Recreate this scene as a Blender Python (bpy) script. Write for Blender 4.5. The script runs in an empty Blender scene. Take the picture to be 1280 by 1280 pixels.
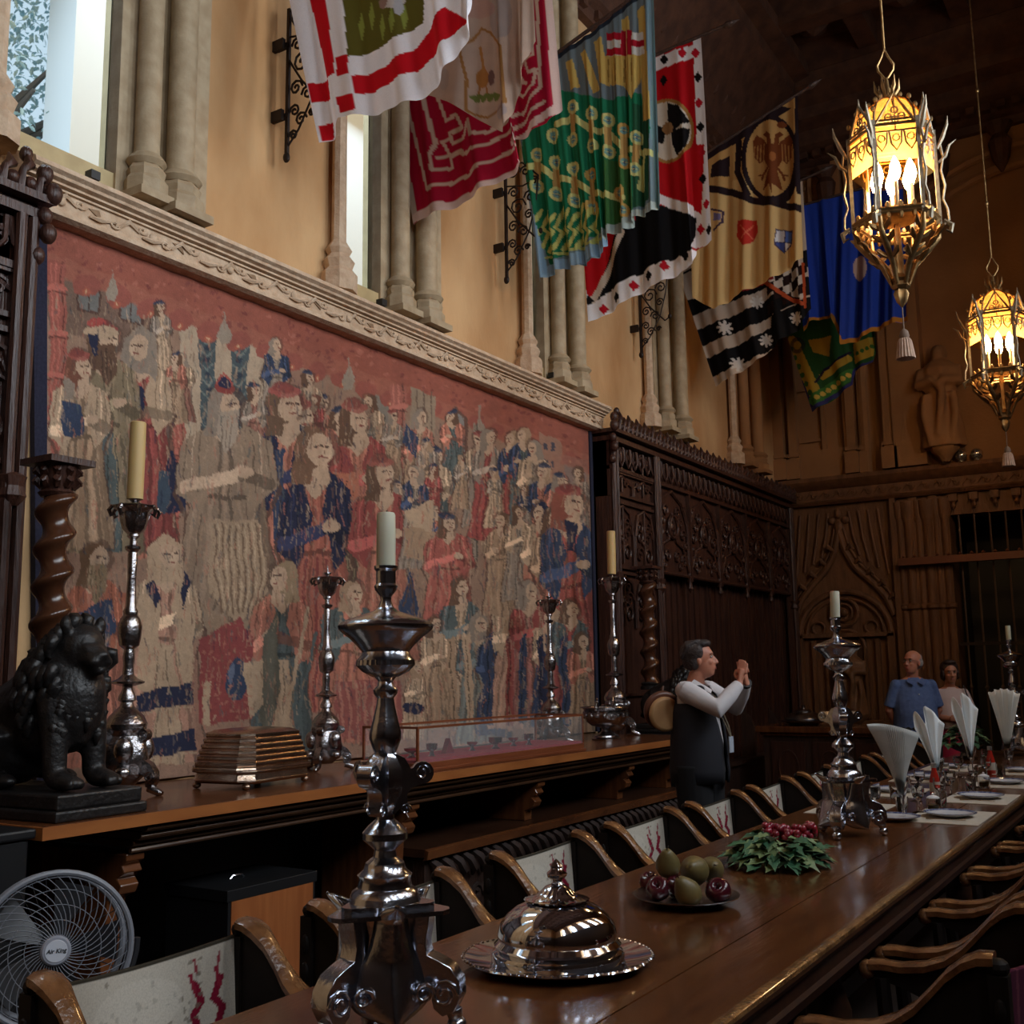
import bpy, bmesh, math, random
import numpy as np
from mathutils import Vector, Matrix
PI = math.pi
random.seed(7)
sc = bpy.context.scene
C = sc.collection
H = 1.58                                     # eye height

# ---------------------------------------------------------------- camera
cam = bpy.data.cameras.new('camera'); cam_o = bpy.data.objects.new('camera', cam); C.objects.link(cam_o)
RIGHT = Vector((0.8457147766, 0.5334556501, -0.0138414577))
DOWN = Vector((-0.0913046818, 0.1190970754, -0.9886755493))
FWD = Vector((-0.5257660807, 0.8374013112, 0.1494291549))
cam_o.matrix_world = Matrix(((RIGHT.x, -DOWN.x, -FWD.x, 0), (RIGHT.y, -DOWN.y, -FWD.y, 0), (RIGHT.z, -DOWN.z, -FWD.z, H), (0, 0, 0, 1)))
cam.sensor_width = 36; cam.lens = 36 * 1350 / 1280; cam.clip_end = 200; cam.clip_start = 0.05
sc.camera = cam_o

# ---------------------------------------------------------------- world, light, exposure
w = bpy.data.worlds.new('sky'); sc.world = w; w.use_nodes = True
bg = w.node_tree.nodes['Background']; bg.inputs[0].default_value = (0.70, 0.88, 1.0, 1); bg.inputs[1].default_value = 0.85
vs = sc.view_settings; vs.view_transform = 'Standard'; vs.look = 'None'; vs.gamma = 1; vs.use_curve_mapping = False
vs.exposure = 0.0
sc.cycles.max_bounces = 7; sc.cycles.diffuse_bounces = 4; sc.cycles.glossy_bounces = 4; sc.cycles.transparent_max_bounces = 12
sc.cycles.sample_clamp_indirect = 4.0; sc.cycles.caustics_reflective = False; sc.cycles.caustics_refractive = False

def area(name, loc, direction, sx, sy, power, color):
    l = bpy.data.lights.new(name, 'AREA'); l.shape = 'RECTANGLE'; l.size = sx; l.size_y = sy; l.energy = power; l.color = color
    o = bpy.data.objects.new(name, l); C.objects.link(o); o.location = loc
    o.rotation_euler = Vector(direction).to_track_quat('-Z', 'Y').to_euler()
    return o
WIN_L = [3.18 + 2.70 * k for k in range(-2, 4)]          # the windows' near edges along both long walls
for k, y in enumerate(WIN_L):                            # daylight coming in through each window
    area('daylight_left', (-7.0, y + 0.36, 9.2), (1, 0, -0.95), 1.5, 2.2, 230, (0.80, 0.91, 1.0))
for k, y in enumerate([-2.0, 0.7, 3.4, 6.1, 8.8]):
    area('daylight_right', (2.85, y + 0.45, 6.4), (-1, 0.0, 0.0), 0.9, 3.4, 200, (0.84, 0.92, 1.0))  # lamps at the unseen right windows, whose layout is invented

# ---------------------------------------------------------------- mesh helpers
class MB:
    """collects shapes into one mesh"""
    def __init__(s): s.v = []; s.f = []; s.m = []; s.T = Matrix.Identity(4)
    def at(s, x=0, y=0, z=0, rx=0, ry=0, rz=0, sc_=1.0):
        s.T = Matrix.Translation((x, y, z)) @ Matrix.Rotation(rz, 4, 'Z') @ Matrix.Rotation(ry, 4, 'Y') @ Matrix.Rotation(rx, 4, 'X') @ Matrix.Scale(sc_, 4)
        return s
    def add(s, vs_, fs, mi=0):
        b = len(s.v); s.v += [tuple(s.T @ Vector(p)) for p in vs_]; s.f += [tuple(b + i for i in f) for f in fs]; s.m += [mi] * len(fs); return s
    def box(s, x0, y0, z0, x1, y1, z1, mi=0):
        v = [(x, y, z) for z in (z0, z1) for y in (y0, y1) for x in (x0, x1)]
        return s.add(v, [(0, 2, 3, 1), (4, 5, 7, 6), (0, 1, 5, 4), (2, 6, 7, 3), (0, 4, 6, 2), (1, 3, 7, 5)], mi)
    def lathe(s, prof, n=24, cx=0, cy=0, sx=1, sy=1, mi=0, ribs=0, rib=0.0, cap=True):
        v = []; f = []
        for r, z in prof:
            for i in range(n):
                a = 2 * PI * i / n
                k = 1 + (rib * math.cos(ribs * a) if ribs else 0)
                v.append((cx + r * k * sx * math.cos(a), cy + r * k * sy * math.sin(a), z))
        for j in range(len(prof) - 1):
            for i in range(n):
                k = (i + 1) % n
                f.append((j * n + i, j * n + k, (j + 1) * n + k, (j + 1) * n + i))
        if cap and prof[0][0] > 1e-4: f.append(tuple(range(n))[::-1])
        if cap and prof[-1][0] > 1e-4: f.append(tuple((len(prof) - 1) * n + i for i in range(n)))
        return s.add(v, f, mi)
    def tube(s, pts, r, n=8, mi=0, flat=1.0, cap=True):
        pts = [Vector(p) for p in pts]; L = len(pts); rr = r if hasattr(r, '__len__') else [r] * L
        v = []; f = []; up = None
        for j, p in enumerate(pts):
            d = (pts[min(j + 1, L - 1)] - pts[max(j - 1, 0)])
            d = d.normalized() if d.length > 1e-9 else Vector((0, 0, 1))
            if up is None: up = Vector((0, 0, 1)) if abs(d.z) < .9 else Vector((1, 0, 0))
            a = d.cross(up); a = a.normalized() if a.length > 1e-6 else Vector((1, 0, 0)); b = a.cross(d).normalized(); up = b
            for i in range(n):
                t = 2 * PI * i / n
                v.append(p + (a * math.cos(t) + b * math.sin(t) * flat) * rr[j])
        for j in range(L - 1):
            for i in range(n):
                k = (i + 1) % n; f.append((j * n + i, j * n + k, (j + 1) * n + k, (j + 1) * n + i))
        if cap: f.append(tuple(range(n))[::-1]); f.append(tuple((L - 1) * n + i for i in range(n)))
        return s.add(v, f, mi)
    def loft(s, rings, n=24, mi=0):
        v = []; f = []
        for cx, cy, cz, rx, ry in rings:
            for i in range(n): a = 2 * PI * i / n; v.append((cx + rx * math.cos(a), cy + ry * math.sin(a), cz))
        for j in range(len(rings) - 1):
            for i in range(n): k = (i + 1) % n; f.append((j * n + i, j * n + k, (j + 1) * n + k, (j + 1) * n + i))
        return s.add(v, f + [tuple(range(n))[::-1], tuple((len(rings) - 1) * n + i for i in range(n))], mi)
    def prism(s, poly, axis, a0, a1, mi=0):
        """poly in the two other axes (order x,y,z without axis), extruded along axis"""
        n = len(poly); v = []
        for a in (a0, a1):
            for p, q in poly:
                v.append({'x': (a, p, q), 'y': (p, a, q), 'z': (p, q, a)}[axis])
        f = [(i, (i + 1) % n, n + (i + 1) % n, n + i) for i in range(n)]
        f += [tuple(range(n))[::-1], tuple(range(n, 2 * n))]
        return s.add(v, f, mi)
    def ell(s, cx, cy, cz, rx, ry, rz, n=14, m=9, mi=0):
        v = [(cx, cy, cz - rz)]; f = []
        for j in range(1, m):
            t = -PI / 2 + PI * j / m
            for i in range(n):
                a = 2 * PI * i / n; v.append((cx + rx * math.cos(t) * math.cos(a), cy + ry * math.cos(t) * math.sin(a), cz + rz * math.sin(t)))
        v.append((cx, cy, cz + rz)); e = len(v) - 1
        for i in range(n):
            k = (i + 1) % n; f.append((0, 1 + k, 1 + i)); f.append((e, e - n + i, e - n + k))
            for j in range(m - 2): f.append((1 + j * n + i, 1 + j * n + k, 1 + (j + 1) * n + k, 1 + (j + 1) * n + i))
        return s.add(v, f, mi)
    def obj(s, name, mats, parent=None, smooth=35, loc=None, bevel=0, remesh=0, sub=0, fix=True):
        me = bpy.data.meshes.new(name); me.from_pydata(s.v, [], s.f); me.update()
        mats = mats if isinstance(mats, (list, tuple)) else [mats]
        for m_ in mats: me.materials.append(m_)
        if len(mats) > 1: me.polygons.foreach_set('material_index', s.m)
        if fix:
            bm = bmesh.new(); bm.from_mesh(me); bmesh.ops.recalc_face_normals(bm, faces=bm.faces[:]); bm.to_mesh(me); bm.free()
        if smooth:
            me.polygons.foreach_set('use_smooth', [True] * len(me.polygons))
            if smooth < 180: me.set_sharp_from_angle(angle=math.radians(smooth))
        o = bpy.data.objects.new(name, me); C.objects.link(o)
        if parent: o.parent = parent
        if loc: o.location = loc
        if bevel:
            b = o.modifiers.new('bevel', 'BEVEL'); b.width = bevel; b.segments = 2; b.limit_method = 'ANGLE'
        if remesh:
            r = o.modifiers.new('remesh', 'REMESH'); r.mode = 'VOXEL'; r.voxel_size = remesh; r.use_smooth_shade = True
            q = o.modifiers.new('smooth', 'SMOOTH'); q.factor = 0.5; q.iterations = 4
        if sub:
            q = o.modifiers.new('sub', 'SUBSURF'); q.levels = sub; q.render_levels = sub
        return o

def thing(name, label, cat, loc=(0, 0, 0), rz=0, group=None):
    o = bpy.data.objects.new(name, None); C.objects.link(o); o.location = loc; o.rotation_euler = (0, 0, rz); o.empty_display_size = .1
    return tag(o, label, cat, group)
def tag(o, label, cat, group=None):
    o['label'] = label; o['category'] = cat
    if group: o['group'] = group
    return o
def struct(o):
    o['kind'] = 'structure'; return o
def dup(root, loc, rz=None, label=None, group=None):
    r = root.copy(); C.objects.link(r); r.location = loc
    if rz is not None: r.rotation_euler = (0, 0, rz)
    if label: r['label'] = label
    if group: r['group'] = group
    for ch in list(root.children):
        c = ch.copy(); C.objects.link(c); c.parent = r; c.matrix_parent_inverse = ch.matrix_parent_inverse.copy()
        for g in list(ch.children):
            d = g.copy(); C.objects.link(d); d.parent = c
    return r

# ---------------------------------------------------------------- materials
def mat(name, col, rough=.5, metal=0, col2=None, scale=8, stretch=(1, 1, 1), bump=0, bscale=None, detail=4, spec=None, contrast=(.35, .65), emit=None, es=0, coat=0, trans=0, ior=1.45, alpha=1, sss=0, wave=None):
    m = bpy.data.materials.new(name); m.use_nodes = True; nt = m.node_tree; b = nt.nodes['Principled BSDF']
    b.inputs['Base Color'].default_value = (*col, 1); b.inputs['Roughness'].default_value = rough; b.inputs['Metallic'].default_value = metal
    if spec is not None: b.inputs['Specular IOR Level'].default_value = spec
    if coat: b.inputs['Coat Weight'].default_value = coat; b.inputs['Coat Roughness'].default_value = .08
    if trans: b.inputs['Transmission Weight'].default_value = trans; b.inputs['IOR'].default_value = ior
    if alpha < 1: b.inputs['Alpha'].default_value = alpha
    if sss: b.inputs['Subsurface Weight'].default_value = sss; b.inputs['Subsurface Scale'].default_value = .02
    if emit: b.inputs['Emission Color'].default_value = (*emit, 1); b.inputs['Emission Strength'].default_value = es
    if col2 or bump:
        tc = nt.nodes.new('ShaderNodeTexCoord'); mp = nt.nodes.new('ShaderNodeMapping'); mp.inputs['Scale'].default_value = stretch
        nt.links.new(tc.outputs['Object'], mp.inputs[0])
    if col2:
        n = nt.nodes.new('ShaderNodeTexNoise'); n.inputs['Scale'].default_value = scale; n.inputs['Detail'].default_value = detail
        nt.links.new(mp.outputs[0], n.inputs['Vector'])
        r = nt.nodes.new('ShaderNodeValToRGB'); r.color_ramp.elements[0].position = contrast[0]; r.color_ramp.elements[1].position = contrast[1]
        r.color_ramp.elements[0].color = (*col, 1); r.color_ramp.elements[1].color = (*col2, 1)
        nt.links.new(n.outputs['Fac'], r.inputs[0]); nt.links.new(r.outputs[0], b.inputs['Base Color'])
    if bump:
        n2 = nt.nodes.new('ShaderNodeTexNoise'); n2.inputs['Scale'].default_value = bscale or scale; n2.inputs['Detail'].default_value = 5
        nt.links.new(mp.outputs[0], n2.inputs['Vector'])
        bp = nt.nodes.new('ShaderNodeBump'); bp.inputs['Strength'].default_value = bump; bp.inputs['Distance'].default_value = .02
        nt.links.new(n2.outputs['Fac'], bp.inputs['Height']); nt.links.new(bp.outputs[0], b.inputs['Normal'])
    return m
def mat_cloth(name, rough=.9, bump=.0, weave=500, trans=0.0):
    """cloth whose woven / printed colours sit in the colour attribute 'dye'"""
    m = bpy.data.materials.new(name); m.use_nodes = True; nt = m.node_tree; b = nt.nodes['Principled BSDF']
    a = nt.nodes.new('ShaderNodeAttribute'); a.attribute_name = 'dye'
    b.inputs['Roughness'].default_value = rough; b.inputs['Specular IOR Level'].default_value = .15
    tc = nt.nodes.new('ShaderNodeTexCoord'); n = nt.nodes.new('ShaderNodeTexNoise'); n.inputs['Scale'].default_value = weave; n.inputs['Detail'].default_value = 2
    nt.links.new(tc.outputs['Object'], n.inputs['Vector'])
    mx = nt.nodes.new('ShaderNodeMix'); mx.data_type = 'RGBA'; mx.blend_type = 'MULTIPLY'; mx.inputs['Factor'].default_value = .35
    rp = nt.nodes.new('ShaderNodeValToRGB'); rp.color_ramp.elements[0].position = .3; rp.color_ramp.elements[1].position = .6; rp.color_ramp.elements[0].color = (.55, .52, .5, 1)
    nt.links.new(n.outputs['Fac'], rp.inputs[0]); nt.links.new(a.outputs['Color'], mx.inputs['A']); nt.links.new(rp.outputs[0], mx.inputs['B'])
    nt.links.new(mx.outputs['Result'], b.inputs['Base Color'])
    if trans:
        t = nt.nodes.new('ShaderNodeBsdfTranslucent'); s = nt.nodes.new('ShaderNodeMixShader'); s.inputs[0].default_value = trans
        nt.links.new(mx.outputs['Result'], t.inputs[0]); nt.links.new(b.outputs[0], s.inputs[1]); nt.links.new(t.outputs[0], s.inputs[2])
        nt.links.new(s.outputs[0], nt.nodes['Material Output'].inputs[0])
    return m

def srgb(r, g, b):
    return tuple(((c / 255) / 12.92 if c / 255 <= .04045 else ((c / 255 + .055) / 1.055) ** 2.4) for c in (r, g, b))

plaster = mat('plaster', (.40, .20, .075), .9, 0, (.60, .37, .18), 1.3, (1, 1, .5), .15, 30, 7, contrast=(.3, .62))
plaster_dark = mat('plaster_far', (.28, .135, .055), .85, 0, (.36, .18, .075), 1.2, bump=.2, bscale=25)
stone = mat('carved_stone', (.50, .34, .22), .85, 0, (.62, .46, .32), 14, bump=.35, bscale=45)
stone_dark = mat('recess_shade_stone', (.22, .13, .075), .9, 0, (.30, .19, .11), 18)
greystone = mat('column_stone', (.33, .235, .135), .7, 0, (.42, .32, .20), 10, bump=.15, bscale=50)
gilt_frame = mat('window_frame_stone', (.42, .31, .15), .6, 0, (.50, .38, .19), 8)
glass_m = mat('window_glass', (.92, .97, 1), .05, trans=1, ior=1.05)
oak_dark = mat('dark_oak', (.028, .013, .009), .5, 0, (.05, .022, .014), 6, (4, 4, .6), .5, 18)
oak_stall = mat('stall_oak', (.034, .012, .008), .42, 0, (.066, .024, .014), 5, (5, 5, .5), .4, 16)
oak_light = mat('limewood_carving', (.13, .055, .022), .6, 0, (.20, .088, .036), 4, (3, 3, .6), .5, 22)
ceil_m = mat('carved_ceiling_wood', (.055, .02, .01), .7, 0, (.10, .038, .018), 5, bump=.6, bscale=14)
table_m = mat('polished_table_walnut', (.085, .028, .010), .2, 0, (.17, .062, .020), 3.0, (5, .7, 1), .07, 12, coat=.35, contrast=(.3, .7))
table_dark = mat('table_moulding', (.03, .012, .006), .35, 0, (.055, .02, .009), 5, (.5, 6, 6))
side_top = mat('sideboard_walnut', (.10, .032, .012), .22, 0, (.17, .058, .02), 4, (6, .6, 1), .08, 10, coat=.25)
side_edge = mat('sideboard_edge_orange', (.30, .095, .025), .4, 0, (.38, .13, .035), 5, (3, .6, 3))
pine = mat('orange_panel_wood', (.30, .088, .024), .45, 0, (.40, .13, .038), 3, (9, 9, .5))
floor_m = mat('floor_tile', (.035, .022, .018), .45, 0, (.06, .04, .03), 3)
black_m = mat('matte_black', (.006, .006, .007), .5)
silver = mat('polished_silver', (.44, .46, .52), .17, 1, (.56, .58, .64), 20, bump=.06, bscale=70)
silver_dark = mat('tarnished_silver', (.28, .265, .27), .2, 1, (.46, .43, .43), 16, bump=.25, bscale=60)
silver_warm = mat('warm_old_silver', (.42, .30, .22), .24, 1, (.58, .44, .34), 12, bump=.12, bscale=60)
wax_y = mat('yellow_wax', (.62, .42, .17), .5, sss=.2)
wax_w = mat('ivory_wax', (.62, .60, .46), .5, sss=.2)
iron = mat('wrought_iron', (.03, .02, .016), .55, .6)
brass = mat('antique_brass', (.26, .15, .06), .4, 1, (.42, .27, .12), 20)
silvered = mat('silvered_lantern_metal', (.24, .20, .14), .5, .7, (.36, .31, .23), 30)
# ---------------------------------------------------------------- dye patterns on woven cloth
def project(P):
    """world point(s) -> picture coordinates, used once to lay a pattern out over a cloth"""
    P = np.asarray(P, float) - np.array([0, 0, H])
    R = np.array([RIGHT, DOWN, FWD]); c = P @ R.T
    return np.stack([640 + 1350 * c[:, 0] / c[:, 2], 640 + 1350 * c[:, 1] / c[:, 2]], 1)
def ray(px, py):
    return RIGHT * ((px - 640) / 1350) + DOWN * ((py - 640) / 1350) + FWD
def on_y(px, py, y):
    r = ray(px, py); t = y / r.y; return Vector((r.x * t, y, H + r.z * t))
def on_x(px, py, x):
    r = ray(px, py); t = x / r.x; return Vector((x, r.y * t, H + r.z * t))

class Dye:
    def __init__(s, XY, base):
        s.X = XY[:, 0]; s.Y = XY[:, 1]; s.c = np.tile(np.array(srgb(*base)), (len(s.X), 1))
    def put(s, mask, col, k=1.0):
        s.c[mask] = s.c[mask] * (1 - k) + np.array(srgb(*col)) * k
    def poly(s, pts, col, k=1.0):
        pts = np.asarray(pts, float); x0, y0 = pts.min(0); x1, y1 = pts.max(0)
        idx = np.nonzero((s.X >= x0) & (s.X <= x1) & (s.Y >= y0) & (s.Y <= y1))[0]
        X = s.X[idx]; Y = s.Y[idx]; ins = np.zeros(len(idx), bool); n = len(pts); j = n - 1
        for i in range(n):
            xi, yi = pts[i]; xj, yj = pts[j]
            if yi != yj:
                ins ^= ((yi > Y) != (yj > Y)) & (X < (xj - xi) * (Y - yi) / (yj - yi) + xi)
            j = i
        s.put(idx[ins], col, k); return s
    def ell(s, cx, cy, rx, ry, col, k=1.0, rot=0):
        dx = s.X - cx; dy = s.Y - cy
        if rot: c_, s_ = math.cos(rot), math.sin(rot); dx, dy = dx * c_ + dy * s_, -dx * s_ + dy * c_
        s.put((dx / rx) ** 2 + (dy / ry) ** 2 <= 1, col, k); return s
    def line(s, pts, w_, col, k=1.0):
        for (x0, y0), (x1, y1) in zip(pts[:-1], pts[1:]):
            m = (s.X > min(x0, x1) - w_) & (s.X < max(x0, x1) + w_) & (s.Y > min(y0, y1) - w_) & (s.Y < max(y0, y1) + w_)
            idx = np.nonzero(m)[0]; X = s.X[idx]; Y = s.Y[idx]; L = (x1 - x0) ** 2 + (y1 - y0) ** 2 + 1e-9
            t = np.clip(((X - x0) * (x1 - x0) + (Y - y0) * (y1 - y0)) / L, 0, 1)
            s.put(idx[(X - x0 - t * (x1 - x0)) ** 2 + (Y - y0 - t * (y1 - y0)) ** 2 <= (w_ / 2) ** 2], col, k)
        return s
    def noise(s, amp, freq, seed=0):
        r = np.random.RandomState(seed); acc = np.zeros(len(s.X))
        for o_ in range(6):
            a = r.rand() * 6.28; f_ = freq * (1 + o_ * .7); acc += np.sin(s.X * math.cos(a) * f_ + s.Y * math.sin(a) * f_ + r.rand() * 6.28 + 2 * np.sin(s.Y * f_ * .37 + r.rand() * 6))
        s.c *= (1 + amp * acc / 3)[:, None]; return s
def cloth_grid(name, P, dye, m_, parent=None, thick=.004):
    """P: (rows, cols, 3) points, dye: Dye with colours in the same order"""
    r, c, _ = P.shape; me = bpy.data.meshes.new(name)
    i = np.arange(r * c).reshape(r, c)
    f = np.stack([i[:-1, :-1], i[:-1, 1:], i[1:, 1:], i[1:, :-1]], -1).reshape(-1, 4)
    me.vertices.add(r * c); me.vertices.foreach_set('co', P.reshape(-1).astype(np.float32))
    me.loops.add(f.size); me.loops.foreach_set('vertex_index', f.reshape(-1).astype(np.int32))
    me.polygons.add(len(f)); me.polygons.foreach_set('loop_start', (np.arange(len(f)) * 4).astype(np.int32)); me.polygons.foreach_set('loop_total', np.full(len(f), 4, np.int32))
    me.update(calc_edges=True); me.validate()
    a = me.color_attributes.new('dye', 'FLOAT_COLOR', 'POINT')
    col = np.ones((r * c, 4), np.float32); col[:, :3] = np.clip(dye.c, 0, 1); a.data.foreach_set('color', col.reshape(-1))
    me.polygons.foreach_set('use_smooth', [True] * len(me.polygons)); me.materials.append(m_)
    o = bpy.data.objects.new(name, me); C.objects.link(o)
    if parent: o.parent = parent
    if thick:
        q = o.modifiers.new('thickness', 'SOLIDIFY'); q.thickness = thick; q.offset = 0
    return o
def interp(poly, n):
    """poly: [(x,y)...] evenly parametrised by arc length -> n points"""
    p = np.array(poly, float); d = np.r_[0, np.cumsum(np.hypot(*np.diff(p, axis=0).T))]; t = np.linspace(0, d[-1], n)
    return np.stack([np.interp(t, d, p[:, 0]), np.interp(t, d, p[:, 1])], 1)
# ---------------------------------------------------------------- the room
X0, X1, Y0, Y1 = -5.2, 2.2, -4.5, 16.0
b = MB(); b.box(X0 - .6, Y0, -.1, X1 + .6, Y1 + 3, 0); struct(b.obj('floor', floor_m))
OPEN = [(-2.3, -1.5), (.45, 1.2), (3.15, 4.01), (5.88, 6.52), (8.57, 9.13), (11.28, 11.75)]
def wall_with_windows(xi, xo, openings, z0, z1, top):
    b = MB(); b.box(xi, Y0, 0, xo, Y1, z0); b.box(xi, Y0, z1, xo, Y1, top); y = Y0
    for a, c in openings:
        b.box(xi, y, z0, xo, a, z1); y = c
    b.box(xi, y, z0, xo, Y1, z1); return b
struct(wall_with_windows(X0 - .235, X0, OPEN, 4.52, 8.3, 9.0).obj('wall_left', plaster, smooth=0))
OPR = [(-2.3, -1.0), (.4, 1.7), (3.1, 4.4), (5.8, 7.1), (8.5, 9.8)]  # out of view; layout invented to give the silver window reflections
struct(wall_with_windows(X1, X1 + .5, OPR, 4.6, 8.3, 9.0).obj('wall_right', plaster, smooth=0))
b = MB(); b.box(X0 - .5, Y0 - .3, 0, X1 + .5, Y0, 11); struct(b.obj('wall_back', plaster_dark))

b = MB(); b.box(1.95, Y0, 0, X1, Y1, 4.3); b.box(X0, Y0, 0, X1, Y0 + .2, 4.6); struct(b.obj('trim_90', oak_dark, smooth=0))
# windows on the left: stone frame, glass, glazing bar
for k, (a, c) in enumerate(OPEN):
    if k < 1: continue
    f = MB()
    zt = 8.3
    for x0_, x1_, d_ in ((-5.48, -5.37, .035), (-5.33, -5.29, .022), (-5.26, -5.215, .03), (-5.5, -5.195, .008)): f.box(x0_, c - d_, 4.50, x1_, c + .01, zt)
    f.box(-5.48, a - .01, 4.5, -5.37, a + .03, zt); f.box(-5.43, a, 4.44, -5.19, c, 4.56); f.box(-5.48, a, 4.56, -5.37, c - .035, 4.60)
    f.prism([(-5.185, c + .05), (-5.13, c + .07), (-5.13, c + .10), (-5.185, c + .13)], 'z', 4.45, zt)
    o = struct(f.obj('window_%d' % (k + 1), gilt_frame, smooth=20))
    g = MB(); g.box(-5.425, a + .03, 4.58, -5.415, c - .035, zt); g.obj('window_glass', glass_m, o, smooth=0)
for k, (a, c) in enumerate(OPR):
    g = MB(); g.box(2.30, a, 4.6, 2.36, a + .06, 8.3); g.box(2.30, c - .06, 4.6, 2.36, c, 8.3); g.box(2.30, (a + c) / 2 - .04, 4.6, 2.36, (a + c) / 2 + .04, 8.3); g.box(2.3, a, 6.3, 2.36, c, 6.38)
    struct(g.obj('window_%d' % (k + 10), gilt_frame, smooth=0))

# engaged columns beside each window (trim)
def colonette(b, x, y, r, z0, z1, oct_=True):
    b.box(x - r * 1.75, y - r * 1.75, z0, x + r * 1.75, y + r * 1.75, z0 + .05)
    b.lathe([(r * 1.75, z0 + .05), (r * 1.75, z0 + .13), (r * 1.45, z0 + .16), (r * 1.55, z0 + .2), (r * 1.3, z0 + .23)], 8, x, y)
    b.lathe([(r * 1.3, z0 + .23), (r * 1.6, z0 + .26), (r * 1.35, z0 + .29), (r * 1.05, z0 + .31), (r, z0 + .35), (r, z1)], 20, x, y)
COLS = [(4.03, 4.25), (6.50, 6.80), (9.04, 9.36), (11.60, 11.98), (14.3, 14.7)]
n = 1
for i, (p, q) in enumerate(COLS):
    b = MB(); colonette(b, -5.10, p, .075, 4.40, 8.8); colonette(b, -5.06, q, .085, 4.36, 8.8)
    b.box(-5.24, q - .02, 4.36, -5.09, q + .24, 8.8); b.box(-5.24, q + .02, 4.36, -5.05, q + .2, 4.66); b.box(-5.26, p - .16, 4.4, -5.17, q, 8.8)
    struct(b.obj('trim_%d' % n, greystone if i < 4 else plaster_dark, smooth=30)); n += 1  # last cluster takes a darker material to imitate its missing window light
for a, c in OPEN[2:] + [(14.0, 14.2)]:
    b = MB(); b.lathe([(.14, 4.38), (.14, 4.52), (.10, 4.56), (.12, 4.62), (.08, 4.67), (.10, 4.71), (.055, 4.78), (.05, 8.8)], 8, -5.12, a - .09)
    struct(b.obj('trim_%d' % n, stone, smooth=30)); n += 1

# carved cornice above the tapestry
CY0, CY1 = 3.22, 9.9
b = MB()
b.prism([(-5.2, 4.44), (-5.10, 4.40), (-4.97, 4.345), (-4.96, 4.315), (-4.985, 4.30), (-4.99, 4.285), (-5.02, 4.275), (-5.02, 4.262), (-5.06, 4.255), (-5.075, 4.14), (-5.05, 4.13), (-5.05, 4.105), (-5.09, 4.09), (-5.2, 4.08)], 'y', CY0, CY1)
struct(b.obj('trim_%d' % n, stone, smooth=0)); n += 1
y = CY0 + .1; i = 0; b = MB(); d = MB()
b.box(-5.069, CY0, 4.242, -5.045, CY1, 4.254)
while y < CY1 - .1:
    s = 1 if i % 2 else -1
    b.tube([(-5.062, y + .02 * math.cos(t) * (t / 6) * 2.2 + .05, 4.20 + s * .016 + .030 * math.sin(t) * (t / 6)) for t in [k * .7 for k in range(10)]], [.010 - .0006 * k for k in range(10)], 5)
    b.tube([(-5.062, y - .12, 4.17), (-5.055, y - .05, 4.20 + s * .03), (-5.062, y + .03, 4.19)], [.006, .017, .006], 5)
    if i % 3 == 0: b.ell(-5.06, y + .13, 4.195, .014, .028, .03, 8, 5)
    if i % 3 == 1: d.prism([(y + .10, 4.215), (y + .17, 4.225), (y + .19, 4.17)], 'x', -5.07, -5.060)  # raised dark triangles, coloured to imitate shade in carved recesses
    y += .20 + .03 * math.sin(i * 1.7); i += 1
struct(b.obj('trim_%d' % n, stone, smooth=40)); n += 1
struct(d.obj('trim_%d' % n, stone_dark, smooth=0)); n += 1

# ceiling: coffers, deep beams and a carved cove
b = MB(); b.box(X0 - .5, Y0, 10.8, X1 + .5, Y1 + .2, 10.95)
for y in [Y0 + .4 + 1.36 * k for k in range(15)]: b.box(X0, y, 10.35, X1, y + .32, 10.8)
for x in [-4.6 + 1.25 * k for k in range(6)]: b.box(x, Y0, 10.45, x + .26, Y1, 10.8)
struct(b.obj('ceiling', ceil_m, smooth=0))
b = MB()
for j in range(14):
    for i in range(5):
        x, y = -3.85 + 1.25 * i, Y0 + 1.24 + 1.36 * j
        b.lathe([(.02, 10.55), (.12, 10.6), (.2, 10.68), (.26, 10.8)], 12, x, y, ribs=6, rib=.15)
struct(b.obj('trim_%d' % n, ceil_m, smooth=40)); n += 1
for xs, sg in ((X0, 1), (X1, -1)):
    b = MB()
    P = [(0, 8.8), (.10, 8.8), (.12, 8.95), (.22, 9.0), (.25, 9.1), (.22, 9.15), (.35, 9.5), (.6, 9.9), (.85, 10.1), (.88, 10.25), (1.1, 10.3), (1.1, 10.5), (0, 10.6)]
    b.prism([(xs + sg * p, z) for p, z in P], 'y', Y0, Y1)
    y = Y0 + .2
    while y < Y1:
        b.box(xs + sg * .05, y, 8.84, xs + sg * .17, y + .1, 8.94)
        b.tube([(xs + sg * (.20 + .02 * k), y + .1 + .1 * math.cos(k * .8) * (1 - k / 10), 9.2 + .05 * k + .08 * math.sin(k * .8)) for k in range(9)], .025, 5)
        y += .34
    struct(b.obj('trim_%d' % n, ceil_m, smooth=25)); n += 1

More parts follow.
